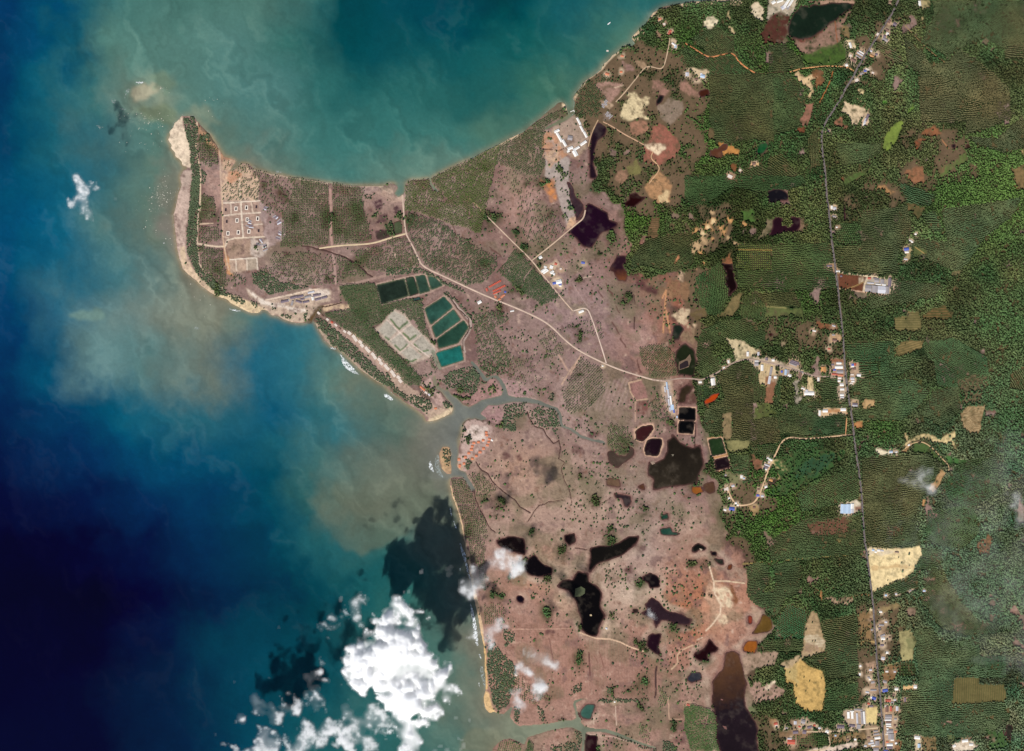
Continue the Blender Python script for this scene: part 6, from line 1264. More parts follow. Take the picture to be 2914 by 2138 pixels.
# flooded trees ------------------------------------------------------
# ================================================================== TREES
for poly, warp, keep in CLEAR:
    b, m = pmask(poly, warp, 0)
    BLOCK[b] = np.maximum(BLOCK[b], (m > .5) * (1 - max(keep, .012 if warp > 1 else 0)))
BLOCK = np.where(DRY < .7, 1.0, BLOCK)
def blocked(p, r):
    return sample(BLOCK, p) > r.random(len(p))
def in_frame(p, m=40):
    return (p[:, 0] > -m) & (p[:, 0] < 2914 + m) & (p[:, 1] > -m) & (p[:, 1] < 2138 + m)
def rows(poly, ang, row, inrow, jit=.35, seed=1, stagger=False, bend=0):
    r = np.random.default_rng(seed)
    a = math.radians(ang); ca, sa = math.cos(a), math.sin(a)
    c = poly.mean(0); q = (poly - c) @ np.array([[ca, -sa], [sa, ca]])
    x0, y0 = q.min(0); x1, y1 = q.max(0)
    X, Y = np.meshgrid(np.arange(x0, x1, inrow), np.arange(y0, y1, row))
    if stagger: X[::2] += inrow / 2
    p = np.stack([X.ravel(), Y.ravel()], 1); p += (r.random(p.shape) - .5) * jit * 2
    p = p @ np.array([[ca, sa], [-sa, ca]]) + c
    p = p + np.stack([sample(n1, p) - .5, sample(n2, p) - .5], 1) * bend
    wx = sample(WXN, p); wy = sample(WYN, p)
    k = inpoly(p[:, 0] + wx * 4, p[:, 1] + wy * 4, poly) & in_frame(p)
    return p[k]

PLANTED = np.zeros((NY, NX))
def mark(poly, v=1.0, warp=2):
    b, m = pmask(poly, warp, 0); PLANTED[b] = np.maximum(PLANTED[b], (m > .5) * v)

# ---- rubber plantations: tile, outline, row angle, row spacing, share kept, place
RUBBER = [
    ('C', '1700,600 1760,578 2060,578 2203,582 2203,1110 2000,1095 1760,1150 1700,950', 3, 4.4, .96, 'the large north plantation'), ('D', '100,582 370,575 400,620 470,700 490,800 440,1000 250,1060 30,1100 32,575', 3, 4.4, .96, 'the large north plantation'),
    ('C', '1560,310 1650,230 1750,200 1900,290 1900,400 1700,440', 40, 4.6, .8, 'the thin plantation inside the orange road'), ('C', '1515,372 1700,465 1880,430 2050,585 1700,600 1560,560 1430,430', 35, 4.4, .8, 'the plantation below the orange road'),
    ('D', '200,360 330,345 470,470 480,540 200,565', 5, 4.4, 1, 'the small block south of the north lake'), ('G', '680,0 1600,0 1640,60 1500,112 1310,118 1050,90 900,200 740,250 680,150', 3, 4.4, 1, 'the plantation west of the highway'),
    ('C', '1900,1450 2100,1290 2190,1330 2190,1500 2080,1520', 28, 6.2, 1, 'the wide rowed block'), ('D', '500,1110 582,1000 600,1300 540,1320', 90, 5, 1, 'the strip beside the highway bend'), ('D', '722,1120 1092,1120 1080,1180 960,1270 780,1300', 8, 4.2, 1, 'the block east of the highway bend'),
    ('D', '200,1230 300,1210 470,1420 380,1480 120,1500 0,1480 0,1320 200,1340', 28, 5.4, 1, 'the wide rowed block'), ('D', '1370,640 1420,500 1580,495 1700,380 1950,560 2090,700 2100,940 2050,960 1750,1060 1740,960 1390,960', 4, 4.4, .93, 'the north east plantation'),
    ('D', '1480,0 2203,0 2203,340 2030,380 1900,300 1720,380 1600,440 1400,330 1500,100', -38, 4.4, .92, 'the north east plantation'), ('D', '1040,330 1130,330 1250,480 1250,520 1050,400', 25, 6.2, .95, 'the block behind the roadside houses'), ('D', '1250,280 1420,420 1500,560 1390,600 1300,500', 30, 4.4, .95, 'the north east plantation'),
    ('D', '2050,360 2203,340 2203,460 2060,470', 5, 6.0, 1, 'the north east corner block'), ('D', '1750,1070 1990,1080 2203,900 2203,1150 2050,1200 1850,1140', -35, 4.4, .9, 'the north east plantation'),
    ('G', '1090,745 1362,742 1372,550 1800,520 1850,700 1880,880 1550,900 1200,890 1090,870', 0, 5, 1, 'the broad level rowed plantation west of the highway'), ('H', '925,290 1290,228 1330,430 1230,560 1210,640 1220,770 970,780 740,740 722,560 930,545', -1, 5, 1, 'the broad plantation east of the highway'),
    ('G', '770,800 960,670 1000,800 1035,940 960,1090 870,1090 750,980', 87, 4.4, 1, 'the dark block beside the long black lagoon'), ('G', '350,700 270,745 262,650 380,500 740,430 752,560 740,700 600,760', 20, 4.2, 1, 'the dark rounded block east of the lagoons'),
    ('G', '1130,960 1240,920 1330,1040 1320,1150 1100,1100', 82, 4.4, 1, 'the block south of the long black lagoon'), ('G', '1240,915 1550,910 1600,1040 1310,1025', 2, 4.4, .95, 'the broad level rowed plantation west of the highway'),
    ('G', '780,1280 820,1200 1000,1130 1180,1130 1300,1200 1330,1300 1260,1360 1130,1300 1010,1280 880,1350 960,1480 1000,1520 860,1570 780,1560', -22, 4.6, 1, 'the round shouldered plantation'),
    ('J', '930,190 1060,92 1210,84 1215,380 1225,530 1400,520 1420,580 1440,700 1330,730 1190,740 1060,690 1055,485 980,485 975,650 840,640 830,480 900,420 1000,360', -6, 4.6, 1, 'the plantation south of the crossroads village'),
    ('J', '1440,480 1560,415 1740,390 1890,380 1970,400 1970,440 1730,455 1735,510 1945,490 1940,650 1500,665 1430,650 1400,530', 0, 4.4, 1, 'the plantation round the walled yard'), ('J', '1740,205 1890,210 1890,370 1740,380', 1, 4.6, 1, 'the plantation round the walled yard'),
    ('J', '1395,185 1450,190 1420,430 1380,420', 80, 4.6, .95, 'the narrow strips behind the village'), ('J', '1215,95 1265,100 1265,270 1310,290 1305,400 1215,390', 88, 4.6, 1, 'the narrow strips behind the village'),
    ('J', '1050,800 1185,820 1190,1000 1300,1000 1150,1040 1060,960', 0, 4.4, .95, 'the block west of the cream road'), ('J', '1340,1480 1650,1300 2060,1290 2090,1590 1600,1640 1360,1640', -4, 4.4, .88, 'the reddish plantation beside the highway'), ('J', '1560,1110 1950,930 2040,960 2050,1160 1880,1200 1600,1260', -30, 4.4, .9, 'the slanting block beside the highway'),
    ('K', '860,215 1330,220 1460,320 1370,430 1250,540 880,545 860,450 1050,450 1055,385 850,385', 3, 4.4, 1, 'the plantation opposite the village shops'), ('K', '930,830 1060,822 1430,805 1500,860 1540,930 1500,1050 1400,1150 1330,1320 1400,1530 972,1550 950,1300', 2, 4.6, 1, 'the large plantation east of the highway'),
    ('H', '1170,810 1560,860 1500,950 1300,990 1000,1050 965,945 1130,940', 20, 4.4, .92, 'the plantation east of the walled works'), ('H', '800,1320 1180,1290 1190,1420 1400,1430 1330,1500 1060,1652 820,1652 820,1605 1070,1590 1080,1450 890,1470 810,1420', 0, 4.6, .95, 'the plantation north east of the crossroads'),
    ('H', '897,1480 1070,1455 1070,1575 900,1590', 0, 6.4, 1, 'the bold striped block by the crossroads'), ('H', '1400,1310 1640,1270 1900,1400 1940,1652 1520,1652 1500,1470 1430,1420', 30, 4.6, .95, 'the eastern hill plantation'), ('H', '1215,60 1370,90 1510,150 1480,230 1290,228', 22, 6.0, 1, 'the small striped block on the slope'),
    ('H', '1400,300 1500,270 1580,430 1480,440', 6, 6.2, 1, 'the small striped block on the slope'), ('H', '1560,260 1800,230 2190,170 2100,330 1900,480 1750,700 1660,750 1400,640 1245,640 1340,480 1600,520', 15, 4.5, .92, 'the eastern hill plantation'),
    ('O', '30,200 110,165 195,200 195,330 150,400 235,400 255,330 228,185 440,155 455,400 340,450 260,600 200,560 100,500 30,440', 2, 4.4, 1, 'the plantation north of the oil palms'), ('O', '610,630 870,575 920,1060 660,1080 640,1010 490,930 650,900', 8, 5.2, 1, 'the dark block beside the golden field'),
    ('O', '160,790 480,780 460,880 150,860', 2, 5, .9, 'the strip south of the oil palms'), ('O', '650,1200 900,1110 920,1300 650,1340', 5, 4.6, .95, 'the block south east of the golden field'), ('O', '1015,405 1370,262 1380,370 1150,460 1050,430', -22, 5.6, 1, 'the slanting block below the white building site'),
    ('O', '1330,700 1480,680 1560,800 1850,760 1850,900 2060,900 2060,1080 1660,1070 1640,1290 2040,1260 2100,1380 1950,1500 1700,1560 1520,1530 1240,1530 1240,1180 1360,1180 1380,1080 1360,940', 3, 4.5, .97, 'the large south east plantation'),
    ('O', '1450,230 1560,200 1700,480 1860,640 2100,700 1850,760 1560,700 1400,480', 40, 4.6, .92, 'the hazy plantation of the south east'), ('O', '1380,60 1560,60 1560,200 1360,250', -15, 4.4, .95, 'the large plantation east of the highway'),
    ('K', '1480,320 1700,250 1700,480 1560,600 1400,500', 20, 4.5, .9, 'the eastern hill plantation'), ('K', '1700,850 2000,820 2000,1100 1750,1250 1600,1150 1560,1050', 15, 4.5, .85, 'the eastern hill plantation'), ('K', '1450,1250 1800,1200 1850,1430 1700,1550 1420,1500', 30, 4.5, .93, 'the hazy plantation of the south east'),
    ('K', '2090,180 2203,120 2203,300 2080,300', 60, 6, 1, 'the terraced block at the east edge')]
rub = []; rub_place = []
for k, (t, s, a, row, keep, place) in enumerate(RUBBER):
    poly = P(t, s); r = np.random.default_rng(500 + k)
    q = rows(poly, a, row * .98, 2.9, .75, 600 + k, bend=26)
    q = q[r.random(len(q)) < keep]; q = q[~blocked(q, r)]
    q = q[sample(PLANTED, q) < .5]
    q = q[(sample(g2, q) + (r.random(len(q)) - .5) * .1 < .70)]
    mark(poly); rub.append(q); rub_place += [k] * len(q)
rub = np.concatenate(rub); rub_place = np.array(rub_place)

# ---- coconut groves: tile, outline, row angle, spacing, share kept, leaf colour, place
D1 = (80, 98, 60); D2 = (90, 108, 56); D3 = (72, 94, 60); D4 = (78, 114, 66)
GROVES = [
    ('A', '1550,1090 1640,1110 1700,1180 1705,1300 1620,1310 1570,1260 1540,1150', 0, 4.4, .9, D1, 'the small grove at the tip of the cape'), ('A', '1580,1530 1670,1540 1690,1652 1570,1652', 0, 4.2, .9, D1, 'the narrow grove behind the windbreak'),
    ('E', '1180,10 1300,30 1470,68 1480,545 1300,560 1100,570 1110,300 1180,180', 2, 4.3, .97, D1, 'the regular grove of the cape'), ('E', '1500,70 1760,92 1740,200 1770,330 1810,510 1520,550', 2, 4.3, .96, D1, 'the regular grove of the cape'),
    ('E', '910,10 1180,20 1180,180 1100,300 960,280 930,150', 5, 4.6, .42, D1, 'the thinned grove by the pits'), ('E', '640,70 920,30 930,190 640,205', 0, 4.8, .5, D3, 'the sandy north grove'), ('A', '1740,1250 1990,1300 2203,1390 2203,1450 2030,1430 1900,1420 1760,1340', 10, 5, .6, D1, 'the sandy north grove'),
    ('E', '480,165 580,180 590,280 540,350 460,340', 0, 4.2, .95, D1, 'the narrow grove behind the windbreak'), ('E', '450,400 610,410 640,520 455,520', 0, 4.4, .85, D1, 'the narrow grove behind the windbreak'), ('E', '460,560 640,580 660,720 692,880 640,870 560,800 480,740', 0, 4.3, .9, D1, 'the narrow grove behind the windbreak'),
    ('E', '1040,600 1500,620 1520,850 1300,865 1100,820 930,770 920,740 1000,700', 5, 4.5, .62, D1, 'the gappy grove of the cape'), ('E', '1535,615 1680,668 1780,765 1780,790 1540,810', 5, 4.3, .8, D1, 'the gappy grove of the cape'), ('E', '1640,590 1960,540 2080,480 2150,600 2190,705 1900,755 1810,750 1720,670', 4, 4.3, .85, D1, 'the gappy grove of the cape'),
    ('E', '1545,860 1830,845 1885,1010 2100,960 2203,965 2203,1080 2110,1150 2000,1045 1850,1180 1800,1180 1900,1300 2120,1500 2203,1580 2203,1652 2070,1640 1900,1480 1620,1230 1440,1080 1640,1045 1600,960', 2, 3.7, 1, D3, 'the dark grove round the fish ponds'),
    ('F', '150,45 330,22 400,110 800,0 830,30 800,120 760,330 730,460 640,420 420,350 150,260', -27, 4.0, .97, D2, 'the bright slanting grove'), ('B', '1460,1372 1600,1312 1760,1250 1900,1172 1990,1130 1930,1400 1880,1640 1560,1652 1250,1652 1240,1460 1400,1410', -27, 4.0, .97, D2, 'the bright slanting grove'),
    ('C', '0,1165 240,1055 440,895 540,870 585,890 408,1010 412,1290 370,1400 90,1300 0,1290', -30, 4.2, .93, D1, 'the grove along the north shore'), ('C', '0,1300 90,1310 370,1400 400,1652 250,1652 150,1500 0,1450', 10, 4.8, .3, D1, 'the grove along the north shore'), ('C', '690,700 900,560 960,720 920,800 860,830 840,930 660,900 645,800', 55, 4.6, .8, D3, 'the wood edge by the inlet'),
    ('F', '160,290 430,365 640,520 860,640 870,720 780,835 600,862 300,700 180,470', 22, 4.2, .72, D3, 'the uneven grove beside the pale road'), ('F', '0,500 150,480 260,720 0,725', 4, 4.3, .75, D1, 'the gappy grove of the cape'),
    ('F', '862,760 1010,582 1138,710 1080,790 1070,855 1030,885 880,770', -50, 3.7, 1, D3, 'the dense square grove in the middle'), ('F', '1062,870 1095,795 1150,722 1360,958 1210,1022 1050,900', 60, 3.7, 1, D3, 'the dense square grove in the middle'),
    ('F', '1040,100 1200,200 1350,330 1410,430 1230,560 1040,500 1060,400 1020,260', 20, 5, .42, D3, 'the scattered trees east of the bright grove'), ('F', '100,1010 290,1000 285,1060 340,1300 385,1375 330,1370 200,1110 110,1050', 10, 3.6, .95, D3, 'the dark grove round the fish ponds'), ('F', '340,1400 400,1500 390,1560 300,1400', 10, 3.8, .7, D3, 'the dark grove round the fish ponds'),
    ('F', '680,1090 900,1050 960,1130 830,1200 900,1300 980,1400 950,1550 740,1540 700,1350 680,1200', 10, 3.9, .72, D3, 'the patchy grove west of the creek bend'), ('F', '1200,1180 1330,1250 1390,1400 1270,1450 1200,1300', 20, 4.5, .55, D1, 'the small thin groves on the plain'), ('F', '1540,1130 1690,1150 1700,1290 1560,1250', 20, 4.6, .5, D1, 'the small thin groves on the plain'),
    ('F', '950,1420 1180,1400 1100,1620 950,1600', 20, 5, .35, D1, 'the small thin groves on the plain'), ('I', '1512,62 1680,120 1712,330 1580,462 1430,490 1375,335', 45, 4.7, 1, D1, 'the neat diamond planted grove'), ('I', '1000,80 1200,60 1280,250 1000,330', 20, 5, .25, D1, 'the small thin groves on the plain'),
    ('G', '320,1350 500,1310 600,1400 640,1565 420,1590 340,1470', 40, 4.5, .95, D1, 'the reddish grove by the fish trap pond'), ('G', '1105,532 1362,542 1360,738 1085,738', 0, 5.4, 1, (104, 116, 58), 'the yellowish square grove'), ('J', '1190,750 1340,737 1435,695 1380,830 1195,812', 5, 5, 1, (78, 100, 60), 'the brown soiled grove by the cream road'),
    ('J', '80,560 230,600 262,700 230,800 150,830 80,730', 35, 4.2, .75, D1, 'the grove beside the marsh pond'), ('J', '780,250 905,270 900,330 790,410', 5, 4.8, .95, D3, 'the little grove by the rust red pond'), ('J', '380,390 620,300 640,430 520,560 430,540', 30, 4.6, .5, D3, 'the scrub east of the brown dry ponds'),
    ('I', '500,1003 600,987 658,1085 700,1190 620,1200 545,1190 520,1130', -8, 4.0, 1, D1, 'the beach grove on the south shore'), ('I', '560,1210 700,1200 790,1330 790,1430 755,1652 660,1652 640,1500 600,1350', -8, 4.2, .9, D1, 'the beach grove on the south shore'), ('I', '640,960 720,950 790,1010 860,1080 800,1160 700,1160', -10, 4.2, .8, D1, 'the grove behind the south inlet'),
    ('M', '362,0 485,0 490,100 505,370 470,380 430,180', -8, 4.2, .85, D1, 'the beach grove on the south shore'), ('M', '485,490 610,500 670,560 600,660 490,660', 0, 4.6, .75, D1, 'the thin grove near the south beach'), ('M', '600,1020 740,1040 840,1130 1040,1240 880,1300 640,1170', 25, 4.6, .65, D1, 'the thin grove near the south beach'),
    ('M', '600,1590 700,1555 785,1620 780,1660 590,1660', 15, 4.4, 1, D4, 'the grove on the south bank'), ('M', '835,1560 880,1600 865,1660 805,1660', 5, 3.6, 1, D3, 'the grove on the south bank'), ('M', '2055,1290 2110,1280 2250,1320 2330,1390 2340,1652 2100,1652 2060,1500', 5, 3.3, 1, (80, 108, 62), 'the dense grove west of the long lake'),
    ('M', '1855,1150 1950,1235 1850,1370', 20, 4.2, .85, D4, 'the grove by the south ditch'), ('M', '1700,1430 1800,1470 1780,1600 1700,1540', 20, 4.4, .6, D4, 'the grove by the south ditch'), ('N', '1392,640 1500,495 1640,562 1628,762 1392,775', 30, 4.9, 1, (70, 120, 78), 'the bright oil palm block'), ('N', '1530,1530 1700,1510 1800,1550 1800,1622 1540,1600', 3, 4.8, .9, (84, 108, 60), 'the small orchard in the south village'),
    ('O', '1222,955 1350,952 1350,1060 1222,1070', 0, 7.4, 1, (80, 104, 62), 'the coarse chequered orchard'), ('H', '720,380 920,360 930,540 730,550', 0, 5.2, .9, (90, 118, 70), 'the sparse block by the highway'), ('E', '720,750 760,740 830,860 700,880', 0, 5, .4, D3, 'the scrub behind the ruined resort')]
palm = []; palm_place = []; palm_col = []
for k, (t, s, a, sp, keep, c, place) in enumerate(GROVES):
    poly = P(t, s); r = np.random.default_rng(800 + k); sp = sp * (1.28 if t in 'IM' and sp >= 4 else (1.12 if c is not D3 else 1.04))
    q = rows(poly, a, sp, sp * .96, .6, 900 + k, stagger=(k % 3 == 1), bend=12)
    q = q[r.random(len(q)) < keep * np.clip(1.15 - .5 * (sample(n4, q) < .33), 0, 1)]; q = q[~blocked(q, r)]
    q = q[sample(PLANTED, q) < .6]
    mark(poly, .7); palm.append(q); palm_place += [k] * len(q); palm_col += [c] * len(q)
palm = np.concatenate(palm); palm_place = np.array(palm_place); palm_col = np.array(palm_col, float)

# ---- casuarina windbreaks
CASU = [
    ('A', '1440,930 1520,912 1550,1000 1540,1150 1560,1290 1565,1400 1560,1652 1480,1652 1500,1300 1480,1150 1440,1010', 'the cape windbreak', .95), ('A', '1565,1050 1640,1060 1650,1110 1570,1120', 'the cape windbreak', .8), ('A', '1575,1330 1620,1360 1600,1450 1575,1440', 'the cape windbreak', .7),
    ('E', '402,0 465,0 460,200 440,350 440,500 455,720 520,760 600,835 690,915 680,955 600,920 520,862 430,762 368,620 355,450 362,320 385,180', 'the cape windbreak', .97),
    ('E', '690,930 780,950 830,990 800,1010 700,975', 'the ruined resort shore', .8), ('E', '860,980 930,990 930,1030 880,1040', 'the ruined resort shore', .8), ('E', '1100,1080 1180,1100 1170,1125 1100,1110', 'the ruined resort shore', .8), ('E', '1275,1080 1310,1080 1300,1125 1270,1120', 'the ruined resort shore', .8), ('E', '1030,990 1060,1050 1040,1060', 'the ruined resort shore', .6),
    ('E', '875,770 950,740 1100,830 1340,880 1200,900 1000,930 885,850', 'the dark wood of the cape', .85), ('E', '780,800 830,800 830,860 790,850', 'the dark wood of the cape', .6),
    ('E', '1375,1120 1430,1125 1650,1310 1850,1510 2000,1652 1905,1652 1710,1490 1510,1330 1400,1200', 'the beach windbreak', .85), ('I', '0,160 60,260 180,360 300,480 340,500 240,440 120,370 0,260', 'the beach windbreak', .7), ('I', '180,340 330,380 360,440 300,480 230,430', 'the river mouth point', .8), ('I', '420,380 470,390 520,440 470,450', 'the river mouth point', .8),
    ('I', '450,180 560,130 680,120 740,200 700,300 680,350 590,320 520,290 440,250', 'the wood inside the creek bend', .72), ('I', '-20,20 80,40 240,180 350,170 300,60 370,180 350,200 200,230 60,120', 'the beach windbreak', .5),
    ('I', '910,520 1000,500 1020,630 910,620', 'the dark plot by the river', .95), ('I', '920,430 1080,400 1100,500 1000,540 920,520', 'the wood south of the river', .6), ('I', '1110,470 1260,420 1350,480 1360,600 1200,600 1130,560', 'the wood between two creeks', .5), ('I', '1280,520 1340,520 1330,660 1300,620', 'the wood between two creeks', .8), ('I', '440,760 500,780 500,900 450,900', 'the little wooded islet', .6),
    ('I', '1270,330 1320,320 1300,390 1260,370', 'the small wood beside the grove', .8), ('I', '540,640 580,560 610,560 580,640', 'the river mouth point', .6), ('I', '620,850 680,860 640,930 600,910', 'the river mouth point', .7),
    ('F', '0,725 150,715 290,730 450,820 600,890 620,920 440,850 280,760 0,790', 'the tree line along the pond road', .75), ('F', '470,900 600,1010 660,1100 690,1190 650,1110 560,1000 450,930', 'the ditch east of the ponds', .6), ('F', '620,1600 700,1500 950,1480 900,1560 750,1640', 'the wood inside the creek bend', .35),
    ('E', '1750,150 1840,140 1820,180 1760,190', 'the clumps by the square pits', .7), ('E', '1700,200 1760,210 1750,240', 'the clumps by the square pits', .7),
    ('M', '510,860 570,800 640,900 720,960 745,1060 700,1200 680,1280 600,1340 560,1280 522,1100', 'the wood behind the south beach', .85), ('M', '640,700 740,720 720,780 650,850', 'the wood behind the south beach', .5), ('M', '720,1300 770,1310 765,1440 725,1420', 'the north bank of the south creek', .7), ('M', '900,1290 960,1340 960,1440 920,1400', 'the north bank of the south creek', .7),
    ('M', '640,1570 800,1590 780,1610', 'the south bank', .6), ('M', '1370,1245 1690,1240 1690,1275 1370,1270', 'the tree line north of the dry ponds', .75), ('M', '1480,1510 1700,1590 1840,1640 1830,1660 1650,1600', 'the south ditch', .5), ('M', '1180,1150 1260,1100 1250,1180 1150,1230', 'the bare south field', .5), ('M', '1440,1150 1500,1160 1490,1210 1450,1200', 'the bare south field', .8),
    ('M', '1890,1575 1960,1580 2010,1660 1890,1660', 'the south ditch', .85), ('M', '1010,1600 1240,1580 1240,1660 1010,1660', 'the south bank', .5), ('M', '1200,1480 1250,1520 1250,1600 1215,1590', 'the south bank', .7)]
cas = []; cas_place = []
for k, (t, s, place, keep) in enumerate(CASU):
    poly = P(t, s); r = np.random.default_rng(1200 + k)
    q = rows(poly, 20, 3.2, 3.2, 1.3, 1300 + k); q = q[r.random(len(q)) < keep * np.clip(sample(g2, q) * 2.4 - .2, 0, 1)]
    q = q[~blocked(q, r)]; cas.append(q); cas_place += [k] * len(q)
cas = np.concatenate(cas); cas_place = np.array(cas_place)

# ---- broadleaf woods
r = np.random.default_rng(33)
X, Y = np.meshgrid(np.arange(-40, 2960, 3.5), np.arange(-40, 2180, 3.5))
q = np.stack([X.ravel(), Y.ravel()], 1) + (r.random((X.size, 2)) - .5) * 3.4
EMs = smooth(EM, 3)
q = q[sample(EMs, q) > .45]
q = q[sample(PLANTED, q) < .45]; q = q[~blocked(q, r)]
q = q[r.random(len(q)) > np.clip(sample(OPENG, q) * 1.25 - .05, 0, .93)]
dn = sample(g2, q); q = q[r.random(len(q)) < np.clip(.97 - np.clip(dn - .60, 0, 1) * 6, .25, 1)]
wood = q
# scattered trees of the bare plain: clumps
XR = lambda n: r.random((n, 2)) * [2000, 2200]
q = XR(64000); q = q[(sample(EMs, q) < .45) & (sample(PLANTED, q) < .45)]; q = q[~blocked(q, r)]
dens_map = np.clip((n4 - .56) * 7, 0, 1) * .5 + .022
# thicker patches: tile, x, y, radius (source px), density
for t, x, y, rr, d in [('M', 1530, 300, 45, .7), ('M', 1300, 440, 14, .9), ('M', 1250, 390, 13, 1.6), ('N', 190, 320, 38, .7), ('N', 560, 520, 22, 1.3), ('N', 700, 540, 18, 1.5), ('N', 310, 640, 35, .8), ('N', 600, 330, 45, .8), ('N', 720, 440, 50, .6), ('N', 580, 700, 40, .9), ('N', 780, 660, 40, .6),
                       ('N', 900, 740, 22, 1.6), ('N', 870, 950, 34, 1.6), ('N', 690, 950, 40, 1.0), ('N', 560, 960, 34, 1.2), ('N', 640, 1060, 36, 1.4), ('N', 740, 1130, 40, 1.3), ('N', 820, 1220, 40, 1.0), ('N', 330, 880, 20, 1.2), ('N', 420, 920, 30, 1.2), ('N', 1060, 590, 22, 1.2), ('N', 1110, 470, 24, .9),
                       ('J', 230, 1250, 45, .8), ('J', 330, 1290, 30, .8), ('J', 100, 1330, 40, .8), ('J', 590, 1330, 50, .7), ('J', 380, 1420, 16, 1.2), ('J', 620, 1380, 18, 1.4), ('J', 280, 900, 12, 1.5), ('J', 560, 1130, 40, .35), ('J', 700, 680, 20, .9), ('J', 700, 1000, 30, .3), ('I', 1490, 1230, 22, 1.2), ('I', 1450, 1310, 40, .8),
                       ('I', 1740, 880, 36, .6), ('I', 1770, 960, 40, .5), ('I', 1655, 1050, 14, 1.6), ('I', 1800, 1290, 45, .7), ('I', 1390, 500, 30, .8), ('I', 1400, 740, 40, .25), ('I', 830, 1040, 30, .5), ('M', 890, 450, 22, .9), ('M', 1045, 560, 16, .9), ('M', 1180, 680, 16, .9), ('M', 1230, 690, 14, 1.3), ('M', 680, 730, 24, .5), ('M', 650, 560, 30, .5),
                       ('M', 2080, 540, 22, 1.6), ('M', 2150, 650, 30, 1.2), ('M', 1930, 1000, 40, 1.2), ('M', 2040, 1110, 46, 1.3), ('M', 2150, 1190, 46, 1.2), ('M', 1780, 1300, 30, .6), ('M', 1640, 1330, 40, .2), ('M', 1560, 1570, 40, .5), ('M', 1280, 1420, 16, 1.2), ('G', 400, 960, 50, .55), ('G', 330, 700, 60, 1.0), ('G', 480, 760, 50, 1.0), ('G', 230, 820, 40, .8), ('G', 560, 780, 50, .9), ('G', 480, 1000, 50, .7), ('G', 560, 1120, 40, .9), ('J', 470, 600, 40, .5), ('I', 1150, 300, 50, .7), ('I', 1000, 160, 50, .8), ('I', 1250, 150, 40, .6), ('I', 1550, 620, 50, .6), ('I', 1850, 450, 30, .8), ('F', 1000, 1350, 60, .7), ('F', 760, 1100, 50, .7), ('F', 1300, 1020, 30, .5), ('I', 1560, 1180, 40, .8), ('I', 1700, 1340, 40, .9), ('I', 1900, 1180, 40, .8), ('J', 180, 1130, 30, .8), ('N', 80, 560, 40, .6), ('N', 450, 300, 40, .6), ('N', 860, 420, 40, .7), ('N', 1080, 700, 40, .9), ('N', 1000, 740, 40, .7), ('M', 1000, 380, 40, .5), ('J', 860, 600, 30, 1.0), ('J', 880, 980, 40, .9), ('J', 920, 1180, 50, .9), ('J', 960, 1400, 50, .9), ('F', 1900, 560, 50, 1.0), ('G', 560, 880, 30, .8), ('G', 640, 980, 26, 1.6), ('G', 380, 1140, 34, .6),
                       ('G', 100, 600, 22, 1.3), ('G', 90, 690, 14, 1.2), ('F', 1450, 600, 40, .9), ('F', 1550, 720, 34, .9), ('F', 1650, 860, 30, .9), ('F', 1180, 680, 24, 1.0), ('F', 1290, 800, 16, 1.0), ('F', 1400, 900, 30, .4), ('F', 900, 100, 26, .7), ('F', 1130, 400, 40, .6), ('C', 560, 1350, 50, .4), ('C', 720, 1300, 30, .6), ('J', 800, 780, 14, 1.4), ('J', 450, 330, 50, .7), ('J', 300, 540, 26, .8)]:
    c = P(t, '%g,%g' % (x, y)); b = box(c, rr * 2)
    dens_map[b] = np.maximum(dens_map[b], np.exp(-((GX[b] - c[0, 0]) ** 2 + (GY[b] - c[0, 1]) ** 2) / (rr * .8) ** 2) * d * (.3 + 1.4 * (n3[b] > .46)))
dens_map = np.clip(dens_map, 0, .62) * np.clip(.25 + 2.2 * (g2 - .2), .2, 1.3)
scat = q[r.random(len(q)) < sample(dens_map, q)]

